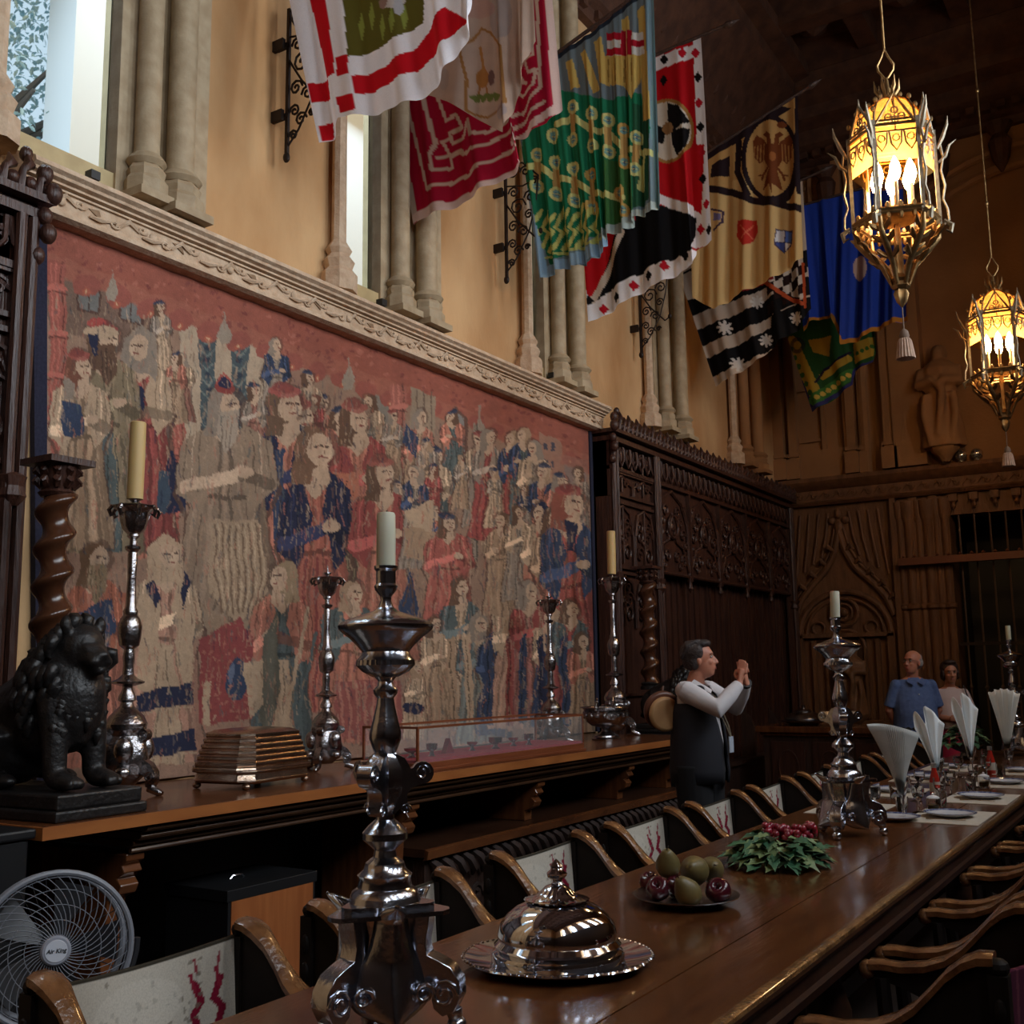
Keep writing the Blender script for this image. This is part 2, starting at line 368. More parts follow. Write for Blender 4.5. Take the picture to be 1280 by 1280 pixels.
# far wall -------------------------------------------------------
def F(px, py, y=16.0):
    p = on_y(px, py, y); return p.x, p.z
b = MB()
b.box(X0 - .5, 16.0, 0, -2.78, 16.4, 4.3); b.box(-2.78, 16.0, 3.72, .4, 16.4, 4.3); b.box(.4, 16.0, 0, X1 + .5, 16.4, 4.3)
struct(b.obj('wall_far', oak_light, smooth=0))
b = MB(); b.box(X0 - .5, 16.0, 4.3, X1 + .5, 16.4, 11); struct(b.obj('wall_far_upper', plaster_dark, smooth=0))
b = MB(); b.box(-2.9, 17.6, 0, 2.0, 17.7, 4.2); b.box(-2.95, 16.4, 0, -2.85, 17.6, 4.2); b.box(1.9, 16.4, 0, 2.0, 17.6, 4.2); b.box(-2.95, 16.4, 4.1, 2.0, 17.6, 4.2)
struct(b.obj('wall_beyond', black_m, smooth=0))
b = MB()   # ledge and carved frieze
b.prism([(16.0, 4.02), (15.90, 4.02), (15.86, 4.06), (15.9, 4.09), (15.9, 4.24), (15.84, 4.27), (15.78, 4.33), (15.76, 4.36), (15.78, 4.42), (16.0, 4.44)], 'x', X0, X1)
x = -5.1; i = 0
while x < 1.9:
    b.tube([(x + .05 + .045 * math.cos(t) * t / 6, 15.89, 4.165 + .05 * math.sin(t) * t / 6) for t in [k * .7 for k in range(10)]], .012, 5)
    b.tube([(x - .07, 15.89, 4.12), (x, 15.885, 4.2), (x + .05, 15.89, 4.15)], [.005, .02, .005], 5); x += .2
x = -3.3
while x < 1.9:     # little crenels hanging below the frieze over the gate
    b.box(x, 15.86, 3.9, x + .11, 15.97, 4.0); b.lathe([(.0, 3.78), (.035, 3.82), (.02, 3.87), (.045, 3.9)], 8, x + .055, 15.9); x += .27
struct(b.obj('trim_%d' % n, oak_light, smooth=30)); n += 1
# ogee niche panel
b = MB(); yb = 15.97
def arc(cx, cz, r, a0, a1, k=14, rz=None): return [(cx + r * math.cos(a0 + (a1 - a0) * i / k), yb, cz + (rz or r) * math.sin(a0 + (a1 - a0) * i / k)) for i in range(k + 1)]
cx = -4.33
for s in (-1, 1):
    pts = [(cx + s * .72, 2.35), (cx + s * .62, 2.62), (cx + s * .42, 2.86), (cx + s * .22, 3.05), (cx + s * .08, 3.3), (cx, 3.62)]
    q = interp(pts, 20); b.tube([(p[0], yb, p[1]) for p in q], .05, 8); b.tube([(p[0] + s * .06, yb, p[1] + .05) for p in q], .02, 6)
    for k in range(3, 18, 3): b.tube([(q[k][0], yb - .02, q[k][1]), (q[k][0] + s * .09, yb - .05, q[k][1] + .08), (q[k][0] + s * .13, yb - .02, q[k][1] + .02)], [.02, .045, .01], 6)
    # tracery branches filling the spandrels
    for k in range(4):
        b.tube([(cx + s * (.15 + .14 * k), yb + .01, 3.9), (cx + s * (.2 + .14 * k), yb, 3.55 - .05 * k), (cx + s * (.28 + .13 * k), yb, 3.25 - .1 * k)], .018, 6)
b.ell(cx, yb, 3.68, .07, .05, .1); b.ell(cx - .1, yb, 3.78, .06, .04, .06); b.ell(cx + .1, yb, 3.78, .06, .04, .06); b.ell(cx, yb, 3.88, .05, .04, .07)
b.tube(arc(cx, 2.1, .66, 0, PI, 24, .62), .045, 8); b.tube(arc(cx, 2.1, .56, 0, PI, 24, .52), .025, 6)
b.tube(arc(cx, 2.42, .2, 0, 2 * PI, 20), .03, 6, cap=False); b.tube(arc(cx, 2.42, .12, 0, 2 * PI, 16), .02, 6, cap=False); b.ell(cx, yb, 2.42, .06, .05, .06)
for s in (-1, 1):
    b.tube(arc(cx + s * .38, 2.2, .09, 0, 2 * PI, 12), .018, 6, cap=False)
    b.box(cx + s * .66 - .05, 15.9, 0.85, cx + s * .66 + .05, 16.0, 2.1); b.box(cx + s * .46 - .03, 15.93, .85, cx + s * .46 + .03, 16.0, 2.02)
    b.box(cx + s * .28 - .02, 15.94, .9, cx + s * .28 + .02, 16, 1.9)
    b.box(cx + s * .80 - .04, 15.88, .85, cx + s * .80 + .04, 16, 4.02)
b.tube(arc(cx, 1.88, .28, 0, PI, 14), .03, 6); b.box(cx - .7, 15.9, 2.06, cx + .7, 15.98, 2.12)
b.box(-5.15, 15.86, .0, -3.5, 16.0, .85); b.box(-5.15, 15.80, .80, -3.5, 16.0, .88)
struct(b.obj('trim_%d' % n, oak_light, smooth=35)); n += 1
b = MB(); b.box(cx - .27, 15.985, .9, cx + .27, 15.995, 1.9)
struct(b.obj('trim_%d' % n, mat('niche_back', (.075, .03, .012), .7), smooth=0)); n += 1
# pier of clustered shafts, rails and the post over the gate
b = MB()
for x, r in ((-3.45, .05), (-3.33, .07), (-3.19, .05), (-3.07, .075), (-2.95, .05), (-2.84, .06)):
    b.lathe([(r * 1.5, 0), (r * 1.5, .5), (r * 1.8, .55), (r, .6), (r, 2.4), (r * 1.5, 2.43), (r * 1.5, 2.47), (r, 2.5), (r, 3.65), (r * 1.6, 3.75), (r * 1.7, 3.95)], 12, x, 15.93)
b.box(-3.5, 15.90, .0, -2.78, 16, 3.98)
struct(b.obj('trim_%d' % n, oak_light, smooth=35)); n += 1
# upper storey pilasters, panels, pillars
b = MB()
for xa, xb, yy in ((-5.2, -5.05, 15.8), (-4.98, -4.86, 15.86), (-4.10, -3.98, 15.84), (-3.93, -3.86, 15.9), (-3.56, -3.42, 15.78)):
    b.box(xa, yy, 4.44, xb, 16, 9.6); b.box(xa - .04, yy - .04, 4.44, xb + .04, 16, 4.75); b.box(xa - .03, yy - .03, 4.78, xb + .03, 16, 4.83)
b.box(-4.86, 15.9, 4.44, -4.1, 16, 4.85); b.box(-4.49, 15.93, 4.8, -4.43, 16, 9.6)
b.box(-3.42, 15.74, 4.44, -2.98, 16, 9.6)
for k in range(6): b.box(-4.84, 15.95, 5.0 + .8 * k, -4.52, 15.99, 5.04 + .8 * k)
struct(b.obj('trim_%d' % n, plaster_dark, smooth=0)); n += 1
b = MB()  # upper cornice of the far wall
b.prism([(16, 9.2), (15.9, 9.2), (15.86, 9.3), (15.75, 9.36), (15.74, 9.46), (15.6, 9.55), (15.55, 9.75), (15.35, 9.85), (15.3, 10.0), (15.0, 10.2), (14.95, 10.4), (16, 10.5)], 'x', X0, X1)
x = -5.1
while x < 2:
    b.box(x, 15.62, 9.36, x + .11, 15.76, 9.46); x += .2
x = -5.0
while x < 2:
    b.lathe([(.02, 8.5), (.12, 8.7), (.16, 8.95), (.10, 9.05), (.2, 9.2)], 10, x, 15.86); b.tube([(x + .2, 15.7, 9.6), (x + .4, 15.6, 9.72), (x + .6, 15.7, 9.62)], [.02, .05, .02], 6); x += .82
struct(b.obj('trim_%d' % n, ceil_m, smooth=25)); n += 1
# big arch ribs high on the far wall
b = MB()
for cx_, r in ((-1.5, 2.6), (-1.5, 2.35)):
    b.tube([(cx_ + r * math.cos(a), 15.93, 5.9 + r * 1.15 * math.sin(a)) for a in [PI * i / 24 for i in range(25)]], .07, 8)
    for s in (-1, 1): b.tube([(cx_ + s * r, 15.93, 4.44), (cx_ + s * r, 15.93, 5.9)], .07, 8)
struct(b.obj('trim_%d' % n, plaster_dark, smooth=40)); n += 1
struct(bpy.data.objects['wall_far_upper'])

# iron gate with a carved rail
gate_iron = mat('gate_iron', (.12, .07, .045), .5, .4)
t = thing('iron_gate', 'tall gate of thin upright iron bars in the dark opening of the far wall', 'gate', (0, 15.9, 0))
for k in range(16):
    b = MB(); x = -2.66 + .2 * k; b.tube([(x, .05, 0), (x, .05, 3.7)], .014, 6)
    if k < 9: b.lathe([(.014, 1.3), (.03, 1.33), (.014, 1.36)], 6, x, .05)
    b.obj('bar', gate_iron, t)
b = MB(); b.box(-2.76, .03, 0, .4, .08, .08); b.box(-2.76, .03, 1.9, .4, .075, 1.94); b.obj('cross_rail', iron, t)
b = MB(); b.box(-3.46, -.18, 3.03, .6, -.05, 3.13)
x = -3.4
while x < .5: b.lathe([(.0, 3.13), (.03, 3.15), (.0, 3.18)], 6, x, -.12); x += .15
o = b.obj('carved_beam', mat('reddish_beam', (.16, .05, .022), .5), None, loc=(0, 15.9, 0)); tag(o, 'horizontal reddish wooden beam running across the pier and the dark gate', 'beam')
# ---------------------------------------------------------------- choir stalls on the left wall
def spiral(b, cx, cy, cz, r, axis, turns=1.6, th=.012, s=1, n_=12):
    pts = []
    for i in range(n_ + 1):
        a = turns * 2 * PI * i / n_; q = r * (1 - .85 * i / n_); u, v = q * math.cos(a) * s, q * math.sin(a)
        pts.append((cx, cy + u, cz + v) if axis == 'x' else (cx + u, cy, cz + v))
    b.tube(pts, th, 5)
def twisted(b, x, y, z0, z1, r, turns, n_=16, rows=90):
    v = []; f = []
    for j in range(rows + 1):
        t = j / rows; z = z0 + (z1 - z0) * t; a0 = turns * 2 * PI * t
        for i in range(n_):
            a = 2 * PI * i / n_; rr = r * (.95 + .04 * math.cos(2 * (a - a0)))
            v.append((x + rr * math.cos(a) + .27 * r * math.cos(a0), y + rr * math.sin(a) + .27 * r * math.sin(a0), z))
    for j in range(rows):
        for i in range(n_):
            k = (i + 1) % n_; f.append((j * n_ + i, j * n_ + k, (j + 1) * n_ + k, (j + 1) * n_ + i))
    b.add(v, f)
def stall(label, ya, yb, front, end_side):
    XB = -5.19; t = thing('choir_stall', label, 'choir stall', (0, 0, 0))
    ye = ya if end_side < 0 else yb; s = end_side; yi = ye - s * 1.10; p0, p1 = min(ye, yi), max(ye, yi)
    b = MB(); b.box(XB, p0, 0, front - .02, p1, 3.96)
    for z in (1.35, 2.60, 2.66, 3.34, 3.42, 3.66): b.box(front - .02, p0 + .06, z, front + .02, p1 - .03, z + .03)
    b.obj('end_panel', oak_stall, t, smooth=0)
    xx = front - .005; hw = .24
    for c in (0, 1):
        b = MB(); cy = p0 + .30 + .52 * c
        for z0_, z1_, a_ in ((2.70, 3.34, 1), (3.46, 3.66, 0), (3.70, 3.94, 0), (2.05, 2.6, 2)):
            for q in (-1, 1):
                b.tube([(xx, cy + q * hw, z0_), (xx, cy + q * hw, (z0_ + z1_) / 2), (xx, cy + q * hw * .7, z1_ - .08), (xx, cy, z1_ - .01)], .018, 5)
                spiral(b, xx, cy + q * hw * .45, (z0_ + z1_) / 2 + .02, min(hw * .4, (z1_ - z0_) * .3), 'x', 1.4, .014, q)
                if a_: spiral(b, xx, cy + q * hw * .45, z0_ + .14, hw * .4, 'x', 1.4, .014, -q); spiral(b, xx, cy + q * hw * .4, z0_ + .44, hw * .33, 'x', 1.4, .012, q); spiral(b, xx, cy + q * hw * .15, z0_ + .28, hw * .2, 'x', 1.2, .012, q)
            b.tube([(xx, cy, z0_ + .02), (xx, cy, z1_ - .03)], .014, 5)
        b.obj('blind_tracery', oak_stall, t, smooth=40)
    for yp in (ya + .06, yi, yb - .06):
        b = MB(); b.box(front - .07, yp - .05, 0, front + .02, yp + .05, 3.98); b.lathe([(.03, 0), (.03, 3.98)], 8, front + .04, yp - .03); b.lathe([(.03, 0), (.03, 3.98)], 8, front + .04, yp + .04)
        b.lathe([(.04, 2.45), (.075, 2.5), (.06, 2.55), (.075, 2.6), (.04, 2.62)], 8, front + .03, yp)
        b.obj('post', oak_stall, t, smooth=30)
    b = MB(); b.box(XB, ya, 0, XB + .04, yb, 3.9); y = ya + .1; i = 0
    while y < yb: b.box(XB + .04, y, 0, XB + .065 + .02 * (i % 4 == 0), y + .04, 2.9); y += .17; i += 1
    b.obj('back_panelling', oak_stall, t, smooth=0)
    b = MB(); b.box(XB, min(ye, ye - s * .1), 3.4, front + .01, max(ye, ye - s * .1), 4.05); b.box(XB, ya, 3.68, front + .03, yb, 3.72); b.box(XB, ya, 3.72, front - .02, yb, 3.98); b.box(XB, ya - .03, 3.98, front + .06, yb + .03, 4.03); b.box(XB, ya - .05, 4.06, front + .11, yb + .05, 4.10); b.box(XB, ya, 4.02, front + .03, yb, 4.07)
    b.obj('canopy', oak_stall, t, smooth=0)
    b = MB(); y = ya + .1
    while y < yb - .05:
        b.tube([(front + .0, y - .07, 3.96), (front + .02, y - .055, 3.82), (front + .02, y, 3.75), (front + .02, y + .055, 3.82), (front + .0, y + .07, 3.96)], .016, 5)
        b.tube([(front - .01, y - .03, 3.95), (front, y, 3.83), (front - .01, y + .03, 3.95)], .01, 5); y += .16
    b.obj('scalloped_frieze', oak_stall, t, smooth=40)
    b = MB(); y = ya; i = 0
    while y < yb:
        h = .17 + .04 * (i % 2)
        b.tube([(front + .07, y, 4.09), (front + .09, y + .01, 4.09 + h * .5), (front + .08, y + .05, 4.09 + h * .7), (front + .08, y + .03, 4.09 + h)], [.035, .02, .034, .006], 6)
        b.ell(front + .08, y + .06, 4.14, .035, .035, .04, 6, 4); y += .10; i += 1
    for (dx, dy, z, rr) in ((.08, .0, 4.22, .045), (.10, .04, 4.12, .05), (.07, .02, 4.0, .04), (.09, .03, 3.9, .045), (.05, .0, 3.78, .04), (.06, -.1, 4.3, .035)): b.ell(front + dx, ye + s * dy, z, rr, rr, rr * 1.25, 8, 6)
    b.obj('cresting', oak_stall, t, smooth=60)
    q0, q1 = (p1, yb) if s < 0 else (ya, p0)
    nb = max(1, round((q1 - q0) / .92)); st = (q1 - q0) / nb
    for k in range(nb):
        b = MB(); c = q0 + st * (k + .5); xx = front - .01
        for q in (-1, 1):
            b.tube([(xx, c + q * st * .48, 2.72), (xx, c + q * st * .46, 3.3), (xx, c + q * st * .3, 3.54), (xx, c, 3.66)], .024, 6)
            b.tube([(xx, c + q * st * .48, 2.74), (xx, c + q * st * .3, 3.02), (xx, c + q * st * .12, 3.08), (xx, c, 3.4)], .022, 6)
            for (u, v, r) in ((.34, 2.87, .09), (.33, 3.17, .08), (.14, 2.90, .08), (.17, 3.42, .075), (.36, 3.48, .05), (.1, 3.16, .05), (.26, 3.30, .06), (.42, 3.04, .05), (.24, 2.79, .05)):
                spiral(b, xx, c + q * st * u, v, r, 'x', 1.5, .016, q)
        b.tube([(xx + .02, c + .13 * math.cos(a), 3.24 + .13 * math.sin(a)) for a in [PI * i / 7 for i in range(15)]], .02, 6, cap=False)
        b.tube([(xx, c - st * .48, 2.70), (xx, c + st * .48, 2.70)], .02, 6); b.ell(xx, c, 3.24, .03, .05, .05)
        b.box(xx - .04, c - st * .5, 2.68, xx - .015, c + st * .5, 3.68)
        b.box(xx - .03, c + st * .5 - .02, 2.64, xx + .035, c + st * .5 + .02, 3.68); b.lathe([(.0, 2.5), (.035, 2.56), (.02, 2.62), (.045, 2.70)], 8, xx, c + st * .5)
        b.obj('hanging_tracery', oak_stall, t, smooth=40)
    b = MB(); b.box(XB + .04, q0, .0, front + .05, q1, .45); b.box(XB + .04, q0, .45, front + .1, q1, .5)
    y = q0 + st
    while y < q1 - .2: b.prism([(XB + .04, .5), (front - .0, .5), (front + .02, .85), (front - .05, 1.0), (XB + .1, 1.05), (XB + .04, 1.3)], 'y', y - .03, y + .03); y += st
    b.obj('seat_bench', oak_dark, t, smooth=0)
    return t
stall('long dark carved gothic choir stall with canopy standing right of the tapestry', 9.84, 15.74, -4.99, -1)
stall('dark carved choir stall cut off by the left edge, behind the lion', 1.0, 3.24, -4.99, 1)

# bare high bench front along the far wall, beside the people
t = thing('far_sideboard', 'long low dark cabinet along the far wall behind the standing guide', 'sideboard', (0, 0, 0))
b = MB(); b.box(-4.55, 12.9, 0, -3.0, 13.5, .86); b.obj('body', oak_dark, t, smooth=0)
b = MB(); b.box(-4.62, 12.82, .86, -2.92, 13.55, .93); b.box(-4.58, 12.86, .82, -2.96, 13.5, .86); b.obj('top', side_top, t, smooth=0, bevel=.006)
for k in range(3):
    b = MB(); b.box(-4.45 + .5 * k, 12.88, .15, -4.05 + .5 * k, 12.9, .75); b.tube([(-4.25 + .5 * k + .12 * math.cos(a), 12.88, .45 + .2 * math.sin(a)) for a in [PI * i / 8 for i in range(17)]], .012, 5); b.obj('panel', oak_stall, t, smooth=30)

# twisted columns and the crouching lions that carry them
def lion(label, x, y, z, sc_=1.0, rz=0):
    t = thing('lion_statue', label, 'lion statue', (x, y, z), rz)
    b = MB(); S = sc_
    b.at(sc_=S)
    # haunches back at -x, head towards +x
    b.ell(-.34, 0, .24, .24, .19, .24); b.ell(-.12, 0, .34, .26, .17, .22); b.ell(.06, 0, .42, .19, .17, .26); b.ell(.04, 0, .60, .16, .16, .16)
    b.tube([(-.34, 0, .3), (-.1, 0, .42), (.06, 0, .5)], [.2, .19, .18], 12)
    for q in (-1, 1):
        b.tube([(.08, q * .10, .45), (.12, q * .11, .22), (.13, q * .11, .06)], [.09, .062, .055], 10); b.ell(.19, q * .11, .045, .10, .06, .045)
        for c in (-1, 0, 1): b.ell(.27, q * .11 + c * .032, .035, .035, .018, .03)
        b.tube([(-.38, q * .14, .28), (-.22, q * .17, .22), (-.3, q * .17, .08)], [.12, .09, .06], 10); b.ell(-.2, q * .17, .04, .12, .055, .04)
        b.ell(.145, q * .10, .78, .03, .03, .05)
        b.ell(.235, q * .05, .665, .03, .022, .018)
        b.ell(.27, q * .035, .60, .045, .035, .03)
    b.ell(.12, 0, .665, .13, .12, .13); b.ell(.22, 0, .625, .09, .07, .065); b.ell(.30, 0, .635, .025, .035, .022); b.ell(.25, 0, .555, .06, .04, .022)
    b.tube([(-.5, 0, .2), (-.6, .1, .1), (-.55, .2, .05), (-.4, .24, .05)], [.035, .03, .03, .045], 8)
    o = b.obj('body', black_wood, t, remesh=.014 * S)
    b = MB(); b.at(sc_=S); r_ = random.Random(3)
    for i in range(120):
        a = r_.uniform(0, 2 * PI); k = r_.uniform(0, 1); rr = .17 + .03 * k
        yy = rr * math.cos(a); zz = .62 + (rr + .02) * math.sin(a) - k * .16 + .02; xx = .13 - .20 * k
        if zz < .2: continue
        b.tube([(xx, yy * .85, zz), (xx + .03, yy * 1.05, zz - .01), (xx + .02, yy * 1.12, zz - .05), (xx - .01, yy * 1.05, zz - .085), (xx + .01, yy, zz - .1)], [.03, .032, .028, .02, .006], 6)
    for i in range(40):
        yy = r_.uniform(-.13, .13); zz = r_.uniform(.25, .52); xx = .2 - abs(yy) * .6
        b.tube([(xx - .02, yy, zz + .04), (xx + .03, yy * 1.1, zz), (xx + .015, yy * 1.1, zz - .05)], [.03, .028, .006], 6)
    b.obj('mane', black_wood, t, smooth=180)
    b = MB(); b.at(sc_=S); b.box(-.58, -.24, -.07, .33, .24, 0); b.box(-.6, -.26, -.12, .35, .26, -.07); b.obj('plinth', black_wood, t, smooth=0, bevel=.01)
    return t
SZ0 = 1.0
black_wood = mat('blackened_oak', (.007, .006, .006), .42, 0, (.016, .013, .012), 12, bump=.3, bscale=40)
column_wood = mat('glossy_turned_oak', (.052, .018, .008), .25, 0, (.085, .030, .013), 5, coat=.3)
lion('black carved lion crouching at the left edge under a twisted column', -4.37, 3.10, SZ0 + .111, .92, .03)
lion('black carved lion in the shadow behind the guide, under the far twisted column', -4.36, 10.02, 1.09, .72, .1)
for nm, x, y, z0, z1 in (('glossy barley-twist oak column rising from the lion at the left edge', -4.5, 3.12, 1.72, 2.62), ('glossy barley-twist oak column between the tall candle and the guide', -4.70, 10.06, 1.48, 2.66)):
    t = thing('twisted_column', nm, 'column', (x, y, z0))
    h = z1 - z0; b = MB(); twisted(b, 0, 0, 0, h - .16, .076, 4.2 if h < 1 else 5.2); b.obj('shaft', column_wood, t, smooth=180)
    b = MB(); b.lathe([(.07, h - .18), (.085, h - .16), (.07, h - .145), (.075, h - .12), (.10, h - .03)], 14); b.box(-.12, -.12, h - .03, .12, .12, h)
    for i in range(10):
        a = i * PI / 5
        for zz in (h - .13, h - .08): b.tube([(.07 * math.cos(a), .07 * math.sin(a), zz), (.10 * math.cos(a), .10 * math.sin(a), zz + .03), (.115 * math.cos(a), .115 * math.sin(a), zz + .015)], [.018, .02, .006], 5)
    b.obj('capital', oak_stall, t, smooth=40)
    b = MB(); b.lathe([(.10, -.24 if y < 5 else -.06), (.10, -.03), (.085, -.02), (.095, 0), (.075, .015)], 16); b.obj('base', black_wood, t)
b = MB(); b.box(-.32, -.34, 0, .32, .34, .96); b.box(-.34, -.36, .96, .34, .36, 1.0)
o = b.obj('stall_pedestal', black_m, loc=(-4.34, 2.40, 0), smooth=0, bevel=.01); tag(o, 'black wooden pedestal left of the sideboard, at the left edge', 'pedestal')
b = MB(); b.box(-.40, -.25, 0, .26, .25, .96); b.box(-.42, -.27, .96, .28, .27, 1.0)
o = b.obj('stall_pedestal', black_wood, loc=(-4.40, 10.0, 0), smooth=0, bevel=.01); tag(o, 'dark pedestal under the lion behind the guide', 'pedestal')
# ---------------------------------------------------------------- the great tapestry
R_ = random.Random(11)
rows, cols = 330, 560
px = np.linspace(52, 735, cols)
ycol = np.array([on_x(a, 400 + .373 * (a - 52), -5.17).y for a in px]); ycol = 3.42 + (ycol - ycol[0]) * (9.745 - 3.42) / (ycol[-1] - ycol[0])
zr = np.linspace(4.10, 1.012, rows)
Y_, Z_ = np.meshgrid(ycol, zr)
left_in = (4.10 - Z_) / 3.04 * .17 * (1 - (Y_ - 3.42) / 6.33)
Y_ = Y_ + left_in
X_ = -5.165 + .012 * np.sin(Y_ * 5.1 + .3 * Z_) * ((4.1 - Z_) / 3) + .004 * np.sin(Y_ * 23)
P = np.stack([X_, Y_, Z_], -1)
XYt = project(P.reshape(-1, 3)); rs = np.random.RandomState(4); wx = XYt.copy()
for f_, a_ in ((.05, 1.6), (.13, 1.1), (.31, .4)):
    for q_ in (0, 1): ph = rs.rand(3) * 6.28; wx[:, q_] += a_ * np.sin(XYt[:, 0] * f_ * (1 + .4 * q_) + ph[0] + 1.7 * np.sin(XYt[:, 1] * f_ * .8 + ph[1])) * .9
D = Dye(wx + rs.randn(*wx.shape) * .35, (158, 122, 104))
top = lambda x: 275 + .374 * (x - 57)
def band(x0, x1, d0, d1, col, k=1): D.poly([(x0, top(x0) + d0), (x1, top(x1) + d0), (x1, top(x1) + d1), (x0, top(x0) + d1)], col, k)
# ground colours of the scene
band(60, 738, 60, 400, (150, 118, 100)); band(60, 200, 60, 130, (122, 96, 84)); band(330, 380, 70, 180, (150, 112, 96))
D.poly([(452, 468), (495, 478), (497, 590), (455, 570)], (128, 124, 118)); D.poly([(700, 550), (733, 560), (733, 640), (712, 630)], (120, 126, 130))
for x, y in ((97, 350), (152, 362)):
    D.poly([(x, y), (x + 26, y + 8), (x + 26, y + 44), (x, y + 36)], (112, 118, 122)); D.line([(x, y), (x + 26, y + 8), (x + 26, y + 44), (x, y + 36), (x, y)], 3, (90, 62, 54)); D.line([(x + 13, y + 4), (x + 13, y + 40)], 2, (80, 58, 52))
# hangings behind the king
D.poly([(224, 380), (330, 415), (335, 560), (226, 560)], (178, 160, 138))
for x in (250, 290): D.poly([(x, 392), (x + 20, 398), (x + 20, 560), (x, 540)], (66, 88, 100))
for x in (250, 290):
    for y in range(400, 540, 18): D.line([(x + 1, y), (x + 10, y + 10), (x + 19, y)], 2, (104, 126, 130)); D.ell(x + 10, y + 15, 4, 3, (46, 62, 84))
# upper crimson valance with scallops and hanging lamps
band(57, 738, 0, 62, (158, 78, 62)); band(57, 738, 40, 64, (172, 98, 78), .5)
for i in range(300):
    x = R_.uniform(62, 735); y = top(x) + R_.uniform(6, 60); D.ell(x, y, R_.uniform(1, 4), R_.uniform(1, 3), R_.choice([(124, 48, 50), (182, 100, 84), (168, 84, 70), (132, 58, 58)]), .7)
x = 66
while x < 730:
    k = 1 - (x - 60) / 1300; y = top(x) + 62 * (1 if x < 500 else .85); D.ell(x, y, 18 * k, 15 * k, (158, 76, 66)); D.ell(x, y + 9 * k, 5 * k, 5 * k, (178, 84, 60)); D.ell(x, y + 9 * k, 2 * k, 2 * k, (206, 160, 120))
    x += 42 * k
for x in (139, 281, 436, 600):
    y = top(x) + 55; D.poly([(x, y - 14), (x + 9, y + 6), (x + 5, y + 16), (x - 5, y + 16), (x - 9, y + 6)], (150, 140, 128)); D.line([(x, y - 24), (x, y)], 2, (150, 130, 118))
# pillars
def pillar(x, y0, y1, w_, col=(168, 82, 72)):
    hi = tuple(min(255, int(c * 1.2)) for c in col); lo = tuple(int(c * .68) for c in col)
    D.poly([(x - w_ / 2, y0), (x + w_ / 2, y0 + 3), (x + w_ / 2, y1), (x - w_ / 2, y1)], col)
    for q in (-.3, 0, .3): D.line([(x + q * w_, y0), (x + q * w_, y1)], 1.5, hi if q < .2 else lo)
    y = y0 + 30
    while y < y1: D.ell(x, y, w_ * .62, 4, hi); D.line([(x - w_ * .6, y + 5), (x + w_ * .6, y + 6)], 2, lo); y += 55
pillar(72, 330, 600, 20); pillar(215, 610, 760, 18); pillar(333, 560, 760, 14); pillar(222, 480, 620, 16); pillar(497, 480, 820, 18, (170, 92, 80)); pillar(594, 530, 700, 6, (122, 112, 102)); pillar(508, 600, 700, 10)
D.poly([(512, 486), (545, 496), (545, 545), (512, 535)], (150, 132, 112))
for q in (520, 530, 540): D.line([(q, 490), (q, 538)], 2, (112, 92, 80))
D.poly([(560, 560), (558, 520), (570, 508), (584, 524), (584, 570)], (110, 74, 64)); D.poly([(563, 558), (562, 524), (570, 514), (580, 526), (580, 566)], (124, 130, 134))
D.poly([(605, 590), (645, 600), (660, 615), (655, 700), (612, 705), (600, 690)], (158, 132, 108))
for q in (612, 625, 640, 652): D.line([(q, 598), (q, 700)], 2, (112, 88, 74))
for q in (620, 650, 680): D.line([(602, q), (658, q + 6)], 2, (186, 160, 132))
D.poly([(612, 700), (655, 700), (640, 740), (625, 740)], (96, 66, 52))
D.poly([(675, 540), (700, 550), (700, 640), (675, 640)], (160, 116, 98))
for q in (680, 688): 
    for y in (553, 575): D.poly([(q, y), (q + 4, y), (q + 4, y + 9), (q, y + 9)], (70, 72, 92))
D.poly([(690, 565), (735, 575), (735, 880), (690, 900)], (156, 108, 94), .5)

